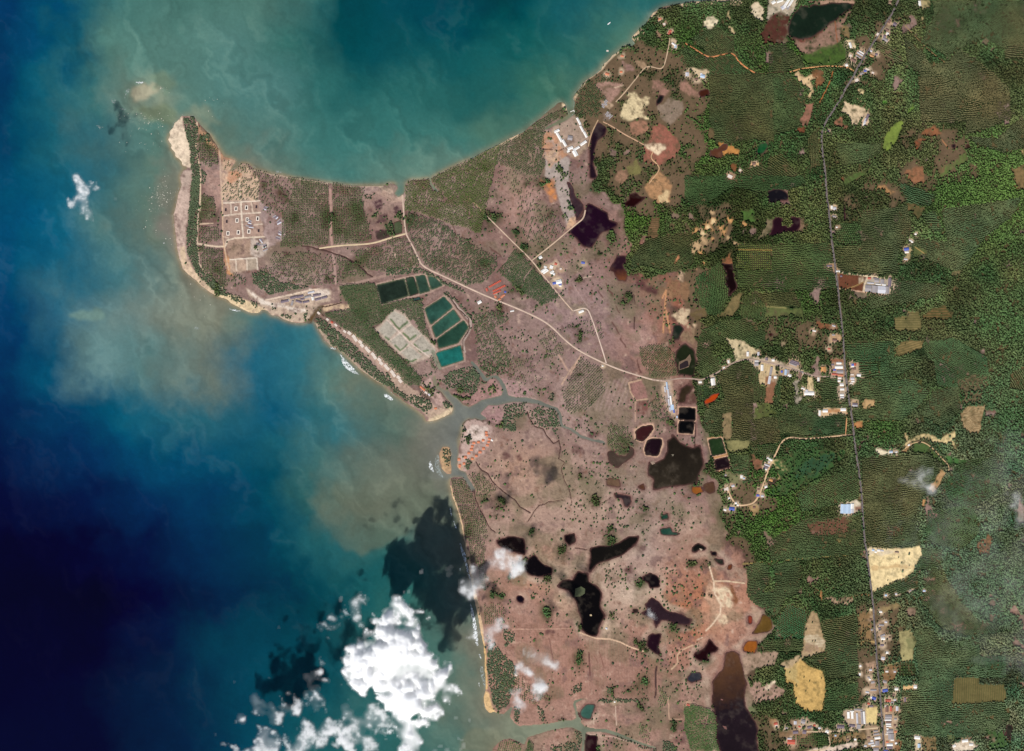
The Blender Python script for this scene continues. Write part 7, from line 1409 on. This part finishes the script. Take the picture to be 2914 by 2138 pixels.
def scatter_mesh(name, p, rad, height, base, templates, col, cvar=.14, seed=1, trunk=None):
    """one mesh of many crowns. p source px; rad, height metres; base share of height where the crown starts"""
    r = np.random.default_rng(seed); n = len(p); zb = sample(Z, p); xy = W(p)
    which = r.integers(0, len(templates), n); ang = r.random(n) * 6.283
    Vs = []; Fs = []; Cs = []; off = 0
    for k, (tv, tf) in enumerate(templates):
        i = np.where(which == k)[0]
        if not len(i): continue
        ca, sa = np.cos(ang[i])[:, None], np.sin(ang[i])[:, None]; R = rad[i][:, None]
        x = (tv[None, :, 0] * ca - tv[None, :, 1] * sa) * R + xy[i, 0:1]; y = (tv[None, :, 0] * sa + tv[None, :, 1] * ca) * R + xy[i, 1:2]
        if trunk == 'palm': z = zb[i][:, None] + height[i][:, None] + tv[None, :, 2] * R
        else: z = zb[i][:, None] + height[i][:, None] * (base + (1 - base) * tv[None, :, 2])
        V = np.stack([x, y, z], -1); m = V.shape[1]
        Vs.append(V.reshape(-1, 3)); Fs.append((tf[None] + (np.arange(len(i)) * m)[:, None, None] + off).reshape(-1, 3)); off += V.shape[0] * m
        c = col[i][:, None, :] * (1 + (r.random((len(i), 1, 1)) - .5) * cvar * 2) * (1 + (r.random((len(i), m, 1)) - .5) * cvar)
        Cs.append(c.reshape(-1, 3))
    if trunk == 'palm':
        tv = np.array([(math.cos(a), math.sin(a), 0) for a in (0, 2.1, 4.2)]); w_ = .22
        V = np.concatenate([np.stack([xy[:, None, 0] + tv[None, :, 0] * w_ * s_, xy[:, None, 1] + tv[None, :, 1] * w_ * s_, np.broadcast_to((zb + h_ * height)[:, None], (n, 3))], -1) for s_, h_ in ((1.2, -.05), (.7, 1.0))], 1)
        tf = np.array([(0, 1, 4), (0, 4, 3), (1, 2, 5), (1, 5, 4), (2, 0, 3), (2, 3, 5)])
        Vs.append(V.reshape(-1, 3)); Fs.append((tf[None] + (np.arange(n) * 6)[:, None, None] + off).reshape(-1, 3)); Cs.append(np.broadcast_to(alb((120, 104, 88)), (n * 6, 3)))
    return np_mesh(name, np.concatenate(Vs), np.concatenate(Fs), np.clip(np.concatenate(Cs), .002, .9))

def take(n, score, m=300):
    """indices of the m with the highest score, and the rest"""
    o = np.argsort(-score)[:m]; k = np.zeros(n, bool); k[o] = True; return np.where(k)[0], np.where(~k)[0]

m_leaf = attr_mat('foliage', noise=((.15, .12),), rough=.85, spec=.06)
T6 = [dome(i) for i in range(8)]; T5 = [dome5(i + 20) for i in range(8)]; TC = [cone(i + 40) for i in range(6)]; TP = [palm_star(i + 60, 7 + i % 3) for i in range(6)]
def mixc(a, b, t): return alb(a) * (1 - t[:, None]) + alb(b) * t[:, None]
# wood colours: dark hollows, bright young growth, eastern haze put into leaf colour
tw = np.clip(sample(g1, wood) * 2 - .5, 0, 1); wood_col = mixc((74, 90, 58), (98, 118, 74), tw * .6 + r.random(len(wood)) * .4)
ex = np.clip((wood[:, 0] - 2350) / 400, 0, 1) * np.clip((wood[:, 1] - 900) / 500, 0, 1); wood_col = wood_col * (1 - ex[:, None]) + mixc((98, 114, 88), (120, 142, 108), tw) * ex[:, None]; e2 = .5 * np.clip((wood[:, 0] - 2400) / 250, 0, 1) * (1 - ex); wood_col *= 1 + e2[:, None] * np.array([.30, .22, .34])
bright = sample(fbm(90, 305, 4), wood) ; wood_col = wood_col * (1 + np.clip(bright - .5, -.3, .3) * 1.6)[:, None] * (1 + np.clip(sample(n2, wood) - .5, -.3, .3)[:, None] * np.array([1.4, .3, .4])) * np.array([1.02, .98, .90])
dk = np.exp(-(((wood[:, 0] - 2080) / 230) ** 2 + ((wood[:, 1] - 620) / 420) ** 2)); wood_col *= 1 - dk[:, None] * np.array([.22, .20, .34])
for t, x, y, rr_, c in [('D', 2100, 1450, 110, (118, 148, 78)), ('D', 1950, 1150, 60, (104, 140, 76)), ('H', 1900, 200, 130, (108, 140, 72)), ('H', 1650, 150, 60, (96, 128, 66)), ('C', 1560, 900, 60, (96, 134, 66)), ('C', 1650, 1180, 60, (92, 126, 60)), ('G', 300, 330, 70, (88, 120, 52)), ('G', 400, 200, 50, (90, 118, 56)), ('H', 2100, 1150, 110, (100, 132, 82)), ('J', 1350, 1350, 90, (92, 126, 56)), ('J', 1150, 1250, 50, (84, 110, 60)), ('H', 1150, 1500, 40, (92, 122, 66)),
                        ('K', 1600, 350, 50, (78, 116, 58)), ('K', 1100, 600, 60, (84, 116, 60)), ('K', 2150, 500, 80, (94, 128, 82)), ('O', 2050, 400, 90, (104, 138, 92)), ('O', 1450, 400, 40, (100, 130, 88)), ('K', 150, 1100, 80, (82, 120, 54)), ('H', 500, 950, 50, (88, 120, 58)), ('D', 420, 440, 50, (90, 126, 56)), ('C', 1500, 350, 60, (80, 112, 52)), ('D', 200, 430, 60, (74, 108, 50)), ('O', 1700, 300, 120, (100, 124, 92))]:
    c0 = P(t, '%g,%g' % (x, y))[0]; w_ = np.exp(-((wood[:, 0] - c0[0]) ** 2 + (wood[:, 1] - c0[1]) ** 2) / rr_ ** 2) * np.clip(.3 + 1.6 * sample(n4, wood) - .2, 0, 1)
    wood_col = wood_col * (1 - w_[:, None]) + alb(c) * w_[:, None]
wood_r = 2.9 + r.random(len(wood)) ** 3 * 4.2; wood_h = 9 + wood_r * 1.5 * (0.7 + r.random(len(wood)) * .6)
scat_col = mixc((74, 90, 62), (96, 118, 74), r.random(len(scat))); scat_r = 3.0 + r.random(len(scat)) * 2.4; scat_h = 5 + scat_r * 1.1
# rubber colours per block
blk = np.random.default_rng(9).random(len(RUBBER)); brn = np.random.default_rng(10).random(len(RUBBER)); brn = np.array([min(1, b_ * .6 + .55) if q_[0] == 'D' else b_ for b_, q_ in zip(brn, RUBBER)])
rub_col = mixc((96, 116, 78), (92, 106, 76), blk[rub_place]) * .5 + mixc((84, 124, 78), (116, 112, 76), brn[rub_place]) * .5
rub_col = rub_col * (1 + (sample(n4, rub) - .5) * 1.0)[:, None] * (1 + np.clip(sample(n1, rub) - .5, -.3, .3)[:, None] * np.array([1.2, .3, .2])) * np.array([.93, .92, .86])
dk = np.exp(-(((rub[:, 0] - 2080) / 260) ** 2 + ((rub[:, 1] - 640) / 430) ** 2)); rub_col *= 1 - dk[:, None] * np.array([.16, .16, .30])
er = np.clip((rub[:, 0] - 2420) / 300, 0, 1) * np.clip((rub[:, 1] - 1150) / 500, 0, 1); er = np.maximum(er, .6 * np.clip((rub[:, 0] - 2380) / 250, 0, 1)); rub_col *= 1 + er[:, None] * np.array([.42, .34, .56])  # eastern rows paled in colour to carry the airlight of the haze
rub_r = 3.0 + r.random(len(rub)) * 1.3; rub_h = 8 + r.random(len(rub)) * 2.5
pal_col = alb(palm_col); pal_r = 3.5 + r.random(len(palm)) * 1.2; pal_h = 9 + r.random(len(palm)) * 5
cas_col = mixc((84, 98, 76), (110, 122, 92), r.random(len(cas))); cas_r = 3.2 + r.random(len(cas)) * 2.2; cas_h = 8 + r.random(len(cas)) * 5
print('trees', len(wood), 'scattered', len(scat), 'rubber', len(rub), 'palms', len(palm), 'casuarina', len(cas), flush=True)

# the largest 300 of each kind stand as trees of their own
def crown_mesh(kind, seed):
    r = np.random.default_rng(seed)
    if kind == 'palm':
        v, f = palm_star(seed, 11); v = v.copy(); v[:, 2] += 0
        v2, f2 = palm_star(seed + 1, 6); v2 = v2 * [.7, .7, 1] + [0, 0, .14]
        return np.concatenate([v, v2]), np.concatenate([f, f2 + len(v)])
    if kind == 'cone':
        v, f = dome(seed, 8); v = v * [.9, .9, 1]; v[:, 0:2] *= (1.05 - .5 * v[:, 2:3]); return v, f
    vs, fs, off = [], [], 0
    for k in range(6):                      # several leafy lobes make one uneven crown
        v, f = dome(seed * 7 + k, 7); s_ = .42 + r.random() * .25; a = k * 1.05 + r.random()
        d = 0 if k == 0 else .45 + r.random() * .15
        v = v * [s_ * 1.15, s_ * 1.15, s_ * .9] + [math.cos(a) * d, math.sin(a) * d, (.28 if k == 0 else r.random() * .22)]
        vs.append(v); fs.append(f + off); off += len(v)
    return np.concatenate(vs), np.concatenate(fs)
def trunk_mesh(name, r0, r1, n=6, limbs=0, seed=0):
    rr = np.random.default_rng(seed); v = []; f = []
    def tube(p0, p1, a, b_):
        o = len(v)
        for p, q in ((p0, a), (p1, b_)):
            for k in range(n): v.append((p[0] + math.cos(6.283 * k / n) * q, p[1] + math.sin(6.283 * k / n) * q, p[2]))
        for k in range(n): f.append((o + k, o + (k + 1) % n, o + n + (k + 1) % n, o + n + k))
    tube((0, 0, -.04), (0, 0, .72 if limbs else 1.0), r0, r1)
    for k in range(limbs):
        a = 6.283 * k / limbs + rr.random(); tube((0, 0, .45), (math.cos(a) * .16, math.sin(a) * .16, .8), r1 * .7, r1 * .3)
    me = bpy.data.meshes.new(name); me.from_pydata(v, [], f); me.update(); return me
bark = flat_mat('bark', (112, 96, 82), noise=((.8, .2),), rough=.95)
palmbark = flat_mat('palm bark', (140, 124, 108), noise=((.8, .2),), rough=.95)
def leaf_mat(name, c): return flat_mat(name, c, noise=((.12, .22), (.6, .2)), rough=.85, spec=.06)
def individuals(name, cat_, group, idx, pts, rad, hgt, kind, cols, labels, base, tones=None):
    protos = []
    for ci, c in enumerate(cols):
        for s_ in range(3):
            v, f = crown_mesh(kind, 300 + ci * 3 + s_)
            me = np_mesh(name + '_crown', v, f); me.materials.append(leaf_mat('leaves of %s %s' % (name, c), c))
            protos.append(me)
    tm = trunk_mesh(name + '_trunk', .030, .022, 6, 0 if kind == 'palm' else 3); tm.materials.append(palmbark if kind == 'palm' else bark)
    xy = W(pts[idx]); zb = sample(Z, pts[idx]); rr = random.Random(len(idx) + len(name))
    for j, i in enumerate(idx):
        ci_ = rr.randrange(len(cols)) if tones else None
        e = new_obj(name, None); e.location = (xy[j, 0], xy[j, 1], zb[j]); e.rotation_euler = (0, 0, rr.random() * 6.28)
        tag(e, (labels[j] if not tones else labels[j].replace('large rounded green', tones[ci_])), cat_, group)
        h, R = float(hgt[i]), float(rad[i])
        t = new_obj('trunk', tm, e); t.scale = (h * .8, h * .8, h * (1.0 if kind == 'palm' else base + .25))
        c = new_obj('crown', rr.choice(protos) if not tones else protos[ci_ * 3 + rr.randrange(3)], e)
        if kind == 'palm': c.location = (0, 0, h); c.scale = (R, R, R)
        else: c.location = (0, 0, h * base); c.scale = (R, R, h * (1 - base))
def spread(pts, place, names, score, total=300):
    """pick the largest crowns evenly over the places; name the side of the place each stands on"""
    nm = np.array([names[k] for k in place]); u = sorted(set(nm)); idx = []; inf = in_frame(pts, -6)
    for n_, s_ in enumerate(u):
        k = np.where((nm == s_) & inf)[0]; q = max(4, total // len(u)); idx += list(k[np.argsort(-score[k])[:q]])
    left = np.setdiff1d(np.where(inf)[0], idx); more = total - len(idx)
    if more > 0: idx += list(left[np.argsort(-score[left])[:more]])
    idx = np.array(sorted(idx[:total])); rest = np.setdiff1d(np.arange(len(pts)), idx); labs = []
    for i in idx:
        g_ = pts[(nm == nm[i])]; c0, sd = g_.mean(0), g_.std(0) + 1e-6; d = (pts[i] - c0) / sd
        side = ('north ' if d[1] < -.7 else 'south ' if d[1] > .7 else '') + ('west' if d[0] < -.7 else 'east' if d[0] > .7 else '')
        labs.append((side.strip() + ' side of ' if side.strip() else 'middle of ') + nm[i])
    return idx, rest, labs
i_p, rest_p, lab_p = spread(palm, palm_place, [g_[7] if len(g_) > 7 else g_[6] for g_ in GROVES], pal_r)
pal_r[i_p] *= 1.12
individuals('coconut_palm', 'palm tree', 'coconut and oil palms of the groves', i_p, palm, pal_r, pal_h, 'palm', [D1, D2, D3], ['large palm, ' + s for s in lab_p], .9)
o = new_obj('palm_grove', scatter_mesh('palm_grove', palm[rest_p], pal_r[rest_p], pal_h[rest_p], .9, TP, pal_col[rest_p], .14, 3, 'palm'), None, m_leaf)
tag(o, 'thousands of coconut palms set in rows on the bare earth', 'palm grove', 'coconut and oil palms of the groves', 'stuff')
def quarter(p):
    pl = np.array([[1430, 700], [1790, 760], [1500, 1150], [1750, 1050], [1480, 1400], [1650, 1450], [1850, 1480], [1350, 1750], [1560, 1700], [1750, 1700], [1900, 1750], [1560, 1900], [1850, 1950], [1350, 2050], [1600, 2080], [1200, 620], [700, 700], [1950, 1600], [1880, 900], [1450, 500], [1860, 1230], [1180, 900], [1540, 1000], [1300, 1050]])
    nm = ['west of the white roofed farm', 'beside the large black lagoon', 'just north of the river bend', 'south of the long unpaved road', 'on the bare plain near the cloud shadow', 'among the creeks of the bare plain', 'beside the marsh pond', 'behind the south beach', 'beside the very large black lagoon', 'on the orange tinted plain', 'near the branching dark lagoon', 'on the bare field of faint stripes', 'along the thicket west of the long lake', 'by the mouth of the south creek', 'between the dry ponds in the south', 'near the north inlet', 'on the sandy cape', 'by the small black pool with a pale islet', 'on the rusty plain west of the plantations', 'in the old grove by the cleared strip', 'beside the rounded maroon pond', 'by the dry grey ponds', 'beside the long unpaved road', 'beside the winding creek']
    d = np.hypot(p[:, None, 0] - pl[None, :, 0], p[:, None, 1] - pl[None, :, 1]); return [nm[k] for k in d.argmin(1)]
def side_labels(pts, base):
    out = list(base); b_ = np.array(base)
    for u in set(base):
        k = np.where(b_ == u)[0]
        if len(k) < 3: continue
        c0, sd = pts[k].mean(0), pts[k].std(0) + 1e-6
        for i in k:
            d = (pts[i] - c0) / sd; s_ = (('north ' if d[1] < -.5 else 'south ' if d[1] > .5 else '') + ('west' if d[0] < -.5 else 'east' if d[0] > .5 else '')).strip()
            w_ = u + (', toward the ' + s_ if s_ else ', among others')
            if len(w_.split()) <= 16: out[i] = w_
    return out
i_s, rest_s = take(len(scat), scat_r + np.random.default_rng(6).random(len(scat)) * .3, 300)
scat_r[i_s] *= 1.25
individuals('broadleaf_tree', 'tree', 'broadleaf trees of the woods and the plain', i_s, scat, scat_r, scat_h, 'dome', [(82, 100, 64), (96, 118, 70), (78, 92, 68)], side_labels(scat[i_s], ['large rounded green tree ' + s for s in quarter(scat[i_s])]), .25, ['large olive', 'large bright green', 'large dull green'])
allw = np.concatenate([wood, scat[rest_s]])
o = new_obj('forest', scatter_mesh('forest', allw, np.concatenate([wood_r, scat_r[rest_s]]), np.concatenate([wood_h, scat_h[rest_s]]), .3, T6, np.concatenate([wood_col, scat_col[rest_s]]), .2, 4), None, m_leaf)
tag(o, 'thick green woods of uneven broadleaf crowns inland', 'forest', 'broadleaf trees of the woods and the plain', 'stuff')
i_r, rest_r, lab_r = spread(rub, rub_place, [q_[5] for q_ in RUBBER], rub_r); rub_r[i_r] *= 1.1
individuals('rubber_tree', 'rubber tree', 'rubber trees in plantation rows', i_r, rub, rub_r, rub_h, 'dome', [(78, 100, 60), (72, 92, 58)], ['large rubber tree, ' + s for s in lab_r], .3)
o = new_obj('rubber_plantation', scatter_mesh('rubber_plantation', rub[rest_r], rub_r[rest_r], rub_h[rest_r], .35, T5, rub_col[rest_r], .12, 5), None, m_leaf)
tag(o, 'dark green plantations of rubber trees in close parallel rows', 'plantation', 'rubber trees in plantation rows', 'stuff')
i_c, rest_c, lab_c = spread(cas, cas_place, [q_[2] for q_ in CASU], cas_r)
individuals('casuarina_tree', 'casuarina tree', 'casuarinas of the shore windbreaks', i_c, cas, cas_r, cas_h, 'cone', [(84, 98, 76), (104, 116, 88)], ['tall dull casuarina, ' + s for s in lab_c], .2)
if len(rest_c):
    o = new_obj('windbreak', scatter_mesh('windbreak', cas[rest_c], cas_r[rest_c], cas_h[rest_c], .2, TC, cas_col[rest_c], .2, 6), None, m_leaf)
    tag(o, 'dark dull green casuarina windbreaks along the shores', 'windbreak', 'casuarinas of the shore windbreaks', 'stuff')
# ================================================================== CLOUDS
def cloud_mat(name, dens_):
    m = bpy.data.materials.new(name); m.use_nodes = True; nt = m.node_tree; nt.nodes.clear()
    out = nt.nodes.new('ShaderNodeOutputMaterial'); v = nt.nodes.new('ShaderNodeVolumePrincipled')
    v.inputs['Color'].default_value = (1, 1, 1, 1); v.inputs['Density'].default_value = dens_; v.inputs['Anisotropy'].default_value = CLOUD_G
    nt.links.new(v.outputs[0], out.inputs['Volume']); return m
CLOUD_G = -0.35
cl_m = cloud_mat('cloud vapour', .050); thin_m = cloud_mat('thin cloud vapour', .026); veil_m = cloud_mat('thin veil', .0009)
CSTEP = 3.0
def cnoise(nx, ny, cell, seed, octs=6, gain=.55, ridged=False):
    t = 0; w = 1; s = 0
    for k in range(octs):
        c = max(cell / 2 ** k / CSTEP, 1.01); r = np.random.default_rng(seed * 97 + k); g = r.random((int(ny / c) + 4, int(nx / c) + 4))
        u = np.arange(nx) / c; v = np.arange(ny) / c; iu = u.astype(int); iv = v.astype(int); fu = u - iu; fv = v - iv
        fu = fu * fu * (3 - 2 * fu); fv = fv * fv * (3 - 2 * fv)
        q = (g[np.ix_(iv, iu)] * (1 - fu) + g[np.ix_(iv, iu + 1)] * fu) * (1 - fv[:, None]) + (g[np.ix_(iv + 1, iu)] * (1 - fu) + g[np.ix_(iv + 1, iu + 1)] * fu) * fv[:, None]
        if ridged: q = 1 - abs(q * 2 - 1)
        t = t + w * q; s += w; w *= gain
    return t / s
def nz0(q): return (q - q.mean()) / q.std()
THK = .3
def cloud(name, label, shapes, alt, thick, mat=None, seed=1, power=1.8, wisp=.55, pad=70, group='fair weather clouds', warp=34, soft=3, ground_shift=True):
    """shapes: (tile, outline or stroke points, weight, stroke half width or None).  The cloud is a closed body whose depth follows a ragged field."""
    thick = thick * THK
    # where the body must hang to be seen over those ground points
    k = 1 - alt / CAMH
    polys = []
    for t, s, wgt, hw_ in shapes:
        p = P(t, s); p = (p - [CX, CY]) * k + [CX, CY]; polys.append((p, wgt, hw_))
    allp = np.concatenate([p for p, _, _ in polys]); x0, y0 = allp.min(0) - pad; x1, y1 = allp.max(0) + pad
    nx, ny = int((x1 - x0) / CSTEP), int((y1 - y0) / CSTEP); X, Y = np.meshgrid(x0 + np.arange(nx) * CSTEP, y0 + np.arange(ny) * CSTEP)
    a = cnoise(nx, ny, 70, seed + 1) * 2 - 1; b_ = cnoise(nx, ny, 70, seed + 2) * 2 - 1; a2 = cnoise(nx, ny, 16, seed + 3, 3) * 2 - 1; b2 = cnoise(nx, ny, 16, seed + 4, 3) * 2 - 1
    XW = X + nz0(a) * warp * .5 + nz0(a2) * warp * .24; YW = Y + nz0(b_) * warp * .5 + nz0(b2) * warp * .24
    M = np.zeros(X.shape)
    for p, wgt, hw_ in polys:
        if hw_: m = np.clip(1.25 - segdist(XW, YW, p) / hw_, 0, 1) * wgt
        else: m = smooth(inpoly(XW, YW, p).astype(float), soft * 2) * wgt
        M = np.maximum(M, m)
    rid = cnoise(nx, ny, 36, seed + 5, 6, .62, True); fb = cnoise(nx, ny, 52, seed + 6, 6, .62)
    fine = cnoise(nx, ny, 12, seed + 7, 3, .7)
    nz = lambda q: (q - q.mean()) / q.std()
    tex = (nz(rid) * .55 + nz(fb) * .75 + nz(fine) * .14)
    Ms = smooth(M, soft)
    Hh = np.clip(Ms * 1.2 + tex * wisp * .80 * np.clip(Ms * 2.5, 0, 1) - .52, 0, 1.7)
    Hh = Hh ** power
    Md = smooth(M, soft + 5)
    fr = smooth(np.clip(Md * 1.5 + (nz(rid) * .55 + nz(fb) * .4 + nz(fine) * .12) * .42 - .55, 0, 1), 2) ** 1.2 * .30 * wisp
    Hh = np.maximum(Hh, fr) + .35 * np.minimum(Hh, fr)
    Hh[:2] = 0; Hh[-2:] = 0; Hh[:, :2] = 0; Hh[:, -2:] = 0
    cell = np.maximum(np.maximum(Hh[:-1, :-1], Hh[1:, :-1]), np.maximum(Hh[1:, 1:], Hh[:-1, 1:])) > .012
    xy = W(np.stack([X, Y], -1)); bil = cnoise(nx, ny, 30, seed + 8, 4)
    lump = smooth(Hh, 4) * .6 + Hh * .4
    top = alt + lump * thick * .36 * (.85 + .3 * bil) * np.clip(Hh * 12, 0, 1) + .3; bot = alt - Hh * thick * .42 - .3
    idx = np.arange(nx * ny).reshape(ny, nx); F1 = np.stack([idx[:-1, :-1], idx[1:, :-1], idx[1:, 1:], idx[:-1, 1:]], -1)
    N = nx * ny; top_f = F1[cell]; bot_f = top_f[:, ::-1] + N
    cp = np.pad(cell, 1); side = []
    for dj, di, (p, q) in ((-1, 0, (3, 0)), (1, 0, (1, 2)), (0, -1, (0, 1)), (0, 1, (2, 3))):
        nb = cp[1 + dj:1 + dj + cell.shape[0], 1 + di:1 + di + cell.shape[1]]; e = F1[cell & ~nb]
        side.append(np.stack([e[:, q], e[:, p], e[:, p] + N, e[:, q] + N], -1))
    F = np.concatenate([top_f, bot_f] + side); V = np.concatenate([np.concatenate([xy, top[..., None]], -1).reshape(-1, 3), np.concatenate([xy, bot[..., None]], -1).reshape(-1, 3)])
    used = np.zeros(len(V), bool); used[F.ravel()] = True; rm_ = np.cumsum(used) - 1
    o = new_obj(name, np_mesh(name, V[used], rm_[F]), None, mat or cl_m); tag(o, label, 'cloud', group); return o
cloud('cloud', 'small torn white cloud over the sea west of the cape', [('A', '590,1440 640,1480 650,1520 620,1600 640,1652 700,1700', .9, 14), ('A', '555,1560 580,1650 640,1690', .7, 11), ('A', '730,1390 740,1440 760,1470 690,1530', .75, 10), ('A', '650,1500 700,1620 760,1690', .85, 13)], 700, 240, seed=3, wisp=.95, warp=20, mat=thin_m)
cloud('cloud', 'biggest bright white cloud over the sea in the south', [('L', '1440,370 1500,380 1545,480 1600,560 1560,620 1690,730 1680,830 1640,900 1760,900 1770,800 1860,920 1830,1030 1780,1080 1840,1170 1770,1260 1720,1340 1740,1480 1640,1580 1560,1570 1480,1500 1400,1380 1430,1310 1250,1260 1230,1180 1100,1130 1000,1080 980,950 1120,940 1100,820 1280,820 1330,640 1440,600 1400,500', .80, None),
       ('L', '1290,900 1500,700 1600,760 1560,900 1780,960 1780,1180 1650,1300 1700,1450 1550,1500 1500,1300 1280,1180', 1.25, None)], 850, 420, seed=11, wisp=1.15, warp=42)
for k, (lab, sh, th) in enumerate([
    ('ragged thin cloud north west of the biggest white cloud', [('L', '1180,490 1130,560 1150,640 1140,720', .85, 22), ('L', '1050,540 1120,580', .6, 14)], 150),
    ('thin torn wisps left of the biggest white cloud', [('L', '860,630 940,600 960,700 950,740', .62, 10), ('L', '880,900 930,870', .85, 12)], 110),
    ('curled white cloud between two dark shadows', [('L', '770,1090 850,1080 800,1130 830,1230 860,1290', .85, 15), ('L', '930,1180 960,1190', .6, 8)], 150),
    ('round ragged cloud at the lower left', [('L', '340,1260 400,1320 440,1340 400,1270', 1.0, 24), ('L', '200,1410 300,1390', .5, 12), ('L', '480,1330 540,1400', .75, 14)], 170),
    ('soft white cloud tuft beside the darkest shadow', [('L', '600,1290 660,1280 720,1230', .95, 22)], 160),
    ('small white cloud above the bottom left corner pair', [('L', '470,1450 520,1500 550,1550', .85, 20)], 150),
    ('bright cloud cut by the bottom edge at the left', [('L', '280,1680 350,1620 430,1570 470,1600 400,1700', 1.1, 26), ('L', '190,1630 220,1560', .6, 12)], 200),
    ('tall bright cloud streak rising from the bottom edge', [('L', '640,1720 700,1580 760,1520 690,1450 680,1600 740,1660', 1.0, 26)], 220),
    ('ragged white cloud patch below the curled one', [('L', '830,1520 900,1440 910,1400 870,1500 980,1540', .95, 20)], 170),
    ('wide torn cloud skirt below the biggest cloud', [('L', '1060,1340 1160,1400 1280,1340 1400,1420', .85, 24), ('L', '1040,1440 1180,1500 1280,1560 1180,1600 1080,1620', .95, 30), ('L', '1130,1330 1280,1290', .7, 16)], 190),
    ('faint tiny wisp far left among the dark water', [('L', '520,630 560,640 620,600', .5, 8)], 60)]):
    cloud('cloud', lab, sh, 830, th * .95, seed=20 + k * 9, wisp=.9, warp=26, pad=60, mat=thin_m)
cloud('cloud', 'white cloud mostly below the bottom edge at the left', [('L', '180,1900 330,1830 420,1900 330,2000', 1.3, 60), ('L', '1450,1700 1600,1720', .4, 20)], 850, 260, seed=150, wisp=.5)
for k, (lab, sh, th) in enumerate([
    ('hazy white cloud on the shore over the black lagoon edge', [('M', '500,110 600,90 780,130 790,200 700,310 640,240 520,180', 1.15, None), ('M', '590,130 760,180 700,280', 1.15, 26)], 110),
    ('hazy white cloud crossing the south beach', [('M', '290,370 380,330 480,260 500,420 400,470 330,450', 1.15, None), ('M', '440,260 560,180', .95, 24)], 110),
    ('faint cloud scrap on the lower south beach', [('M', '400,680 480,740 560,700 620,690', .85, 26), ('M', '470,790 530,820', .7, 16)], 66),
    ('north cloud scrap over the bare south field', [('M', '880,870 930,950 1000,1000', .95, 18), ('M', '760,1000 860,960', .45, 14)], 70),
    ('bright slanting cloud over the bare south field', [('M', '810,1050 860,1120 920,1180', 1.15, 22)], 84),
    ('faint cloud scrap near the south creek', [('M', '680,1200 740,1250 790,1310', .8, 20), ('M', '620,1170 680,1190', .6, 14)], 50),
    ('tiny white cloud scrap over the branching dark lagoon', [('M', '1780,540 1830,590', .95, 12)], 60)]):
    cloud('cloud', lab, sh, 800, th * 1.7, seed=200 + k * 11, wisp=.75, warp=20, pad=50, mat=thin_m)
for k, (lab, sh, th) in enumerate([
    ('thin grey wisp over the large eastern plantation', [('K', '1380,950 1460,930 1420,1000 1440,1050', .9, 24), ('K', '1300,1020 1360,1010', .5, 20)], 40),
    ('thin grey wisp at the east edge', [('K', '2140,1130 2203,1180 2160,1300 2240,1400', .9, 30)], 44)]):
    cloud('cloud', lab, sh, 700, th, seed=400 + k * 7, wisp=.4, warp=16, pad=50, mat=cl_m)
cloud('cloud_veil', 'broad thin white veil over the woods of the south east', [('O', '1480,130 1750,100 2000,0 2300,-100 2700,100 2700,1300 2300,1300 1950,950 1700,620 1540,450', 1.0, None), ('O', '1700,500 1900,750 2200,900 2500,1300', .9, 130), ('K', '1500,1500 1800,1250 2100,1000 2500,900', .8, 170), ('K', '2100,1000 2300,600', .6, 120)], 760, 260, seed=510, wisp=.32, warp=60, pad=240, mat=veil_m, soft=45, power=1.1, group=None)
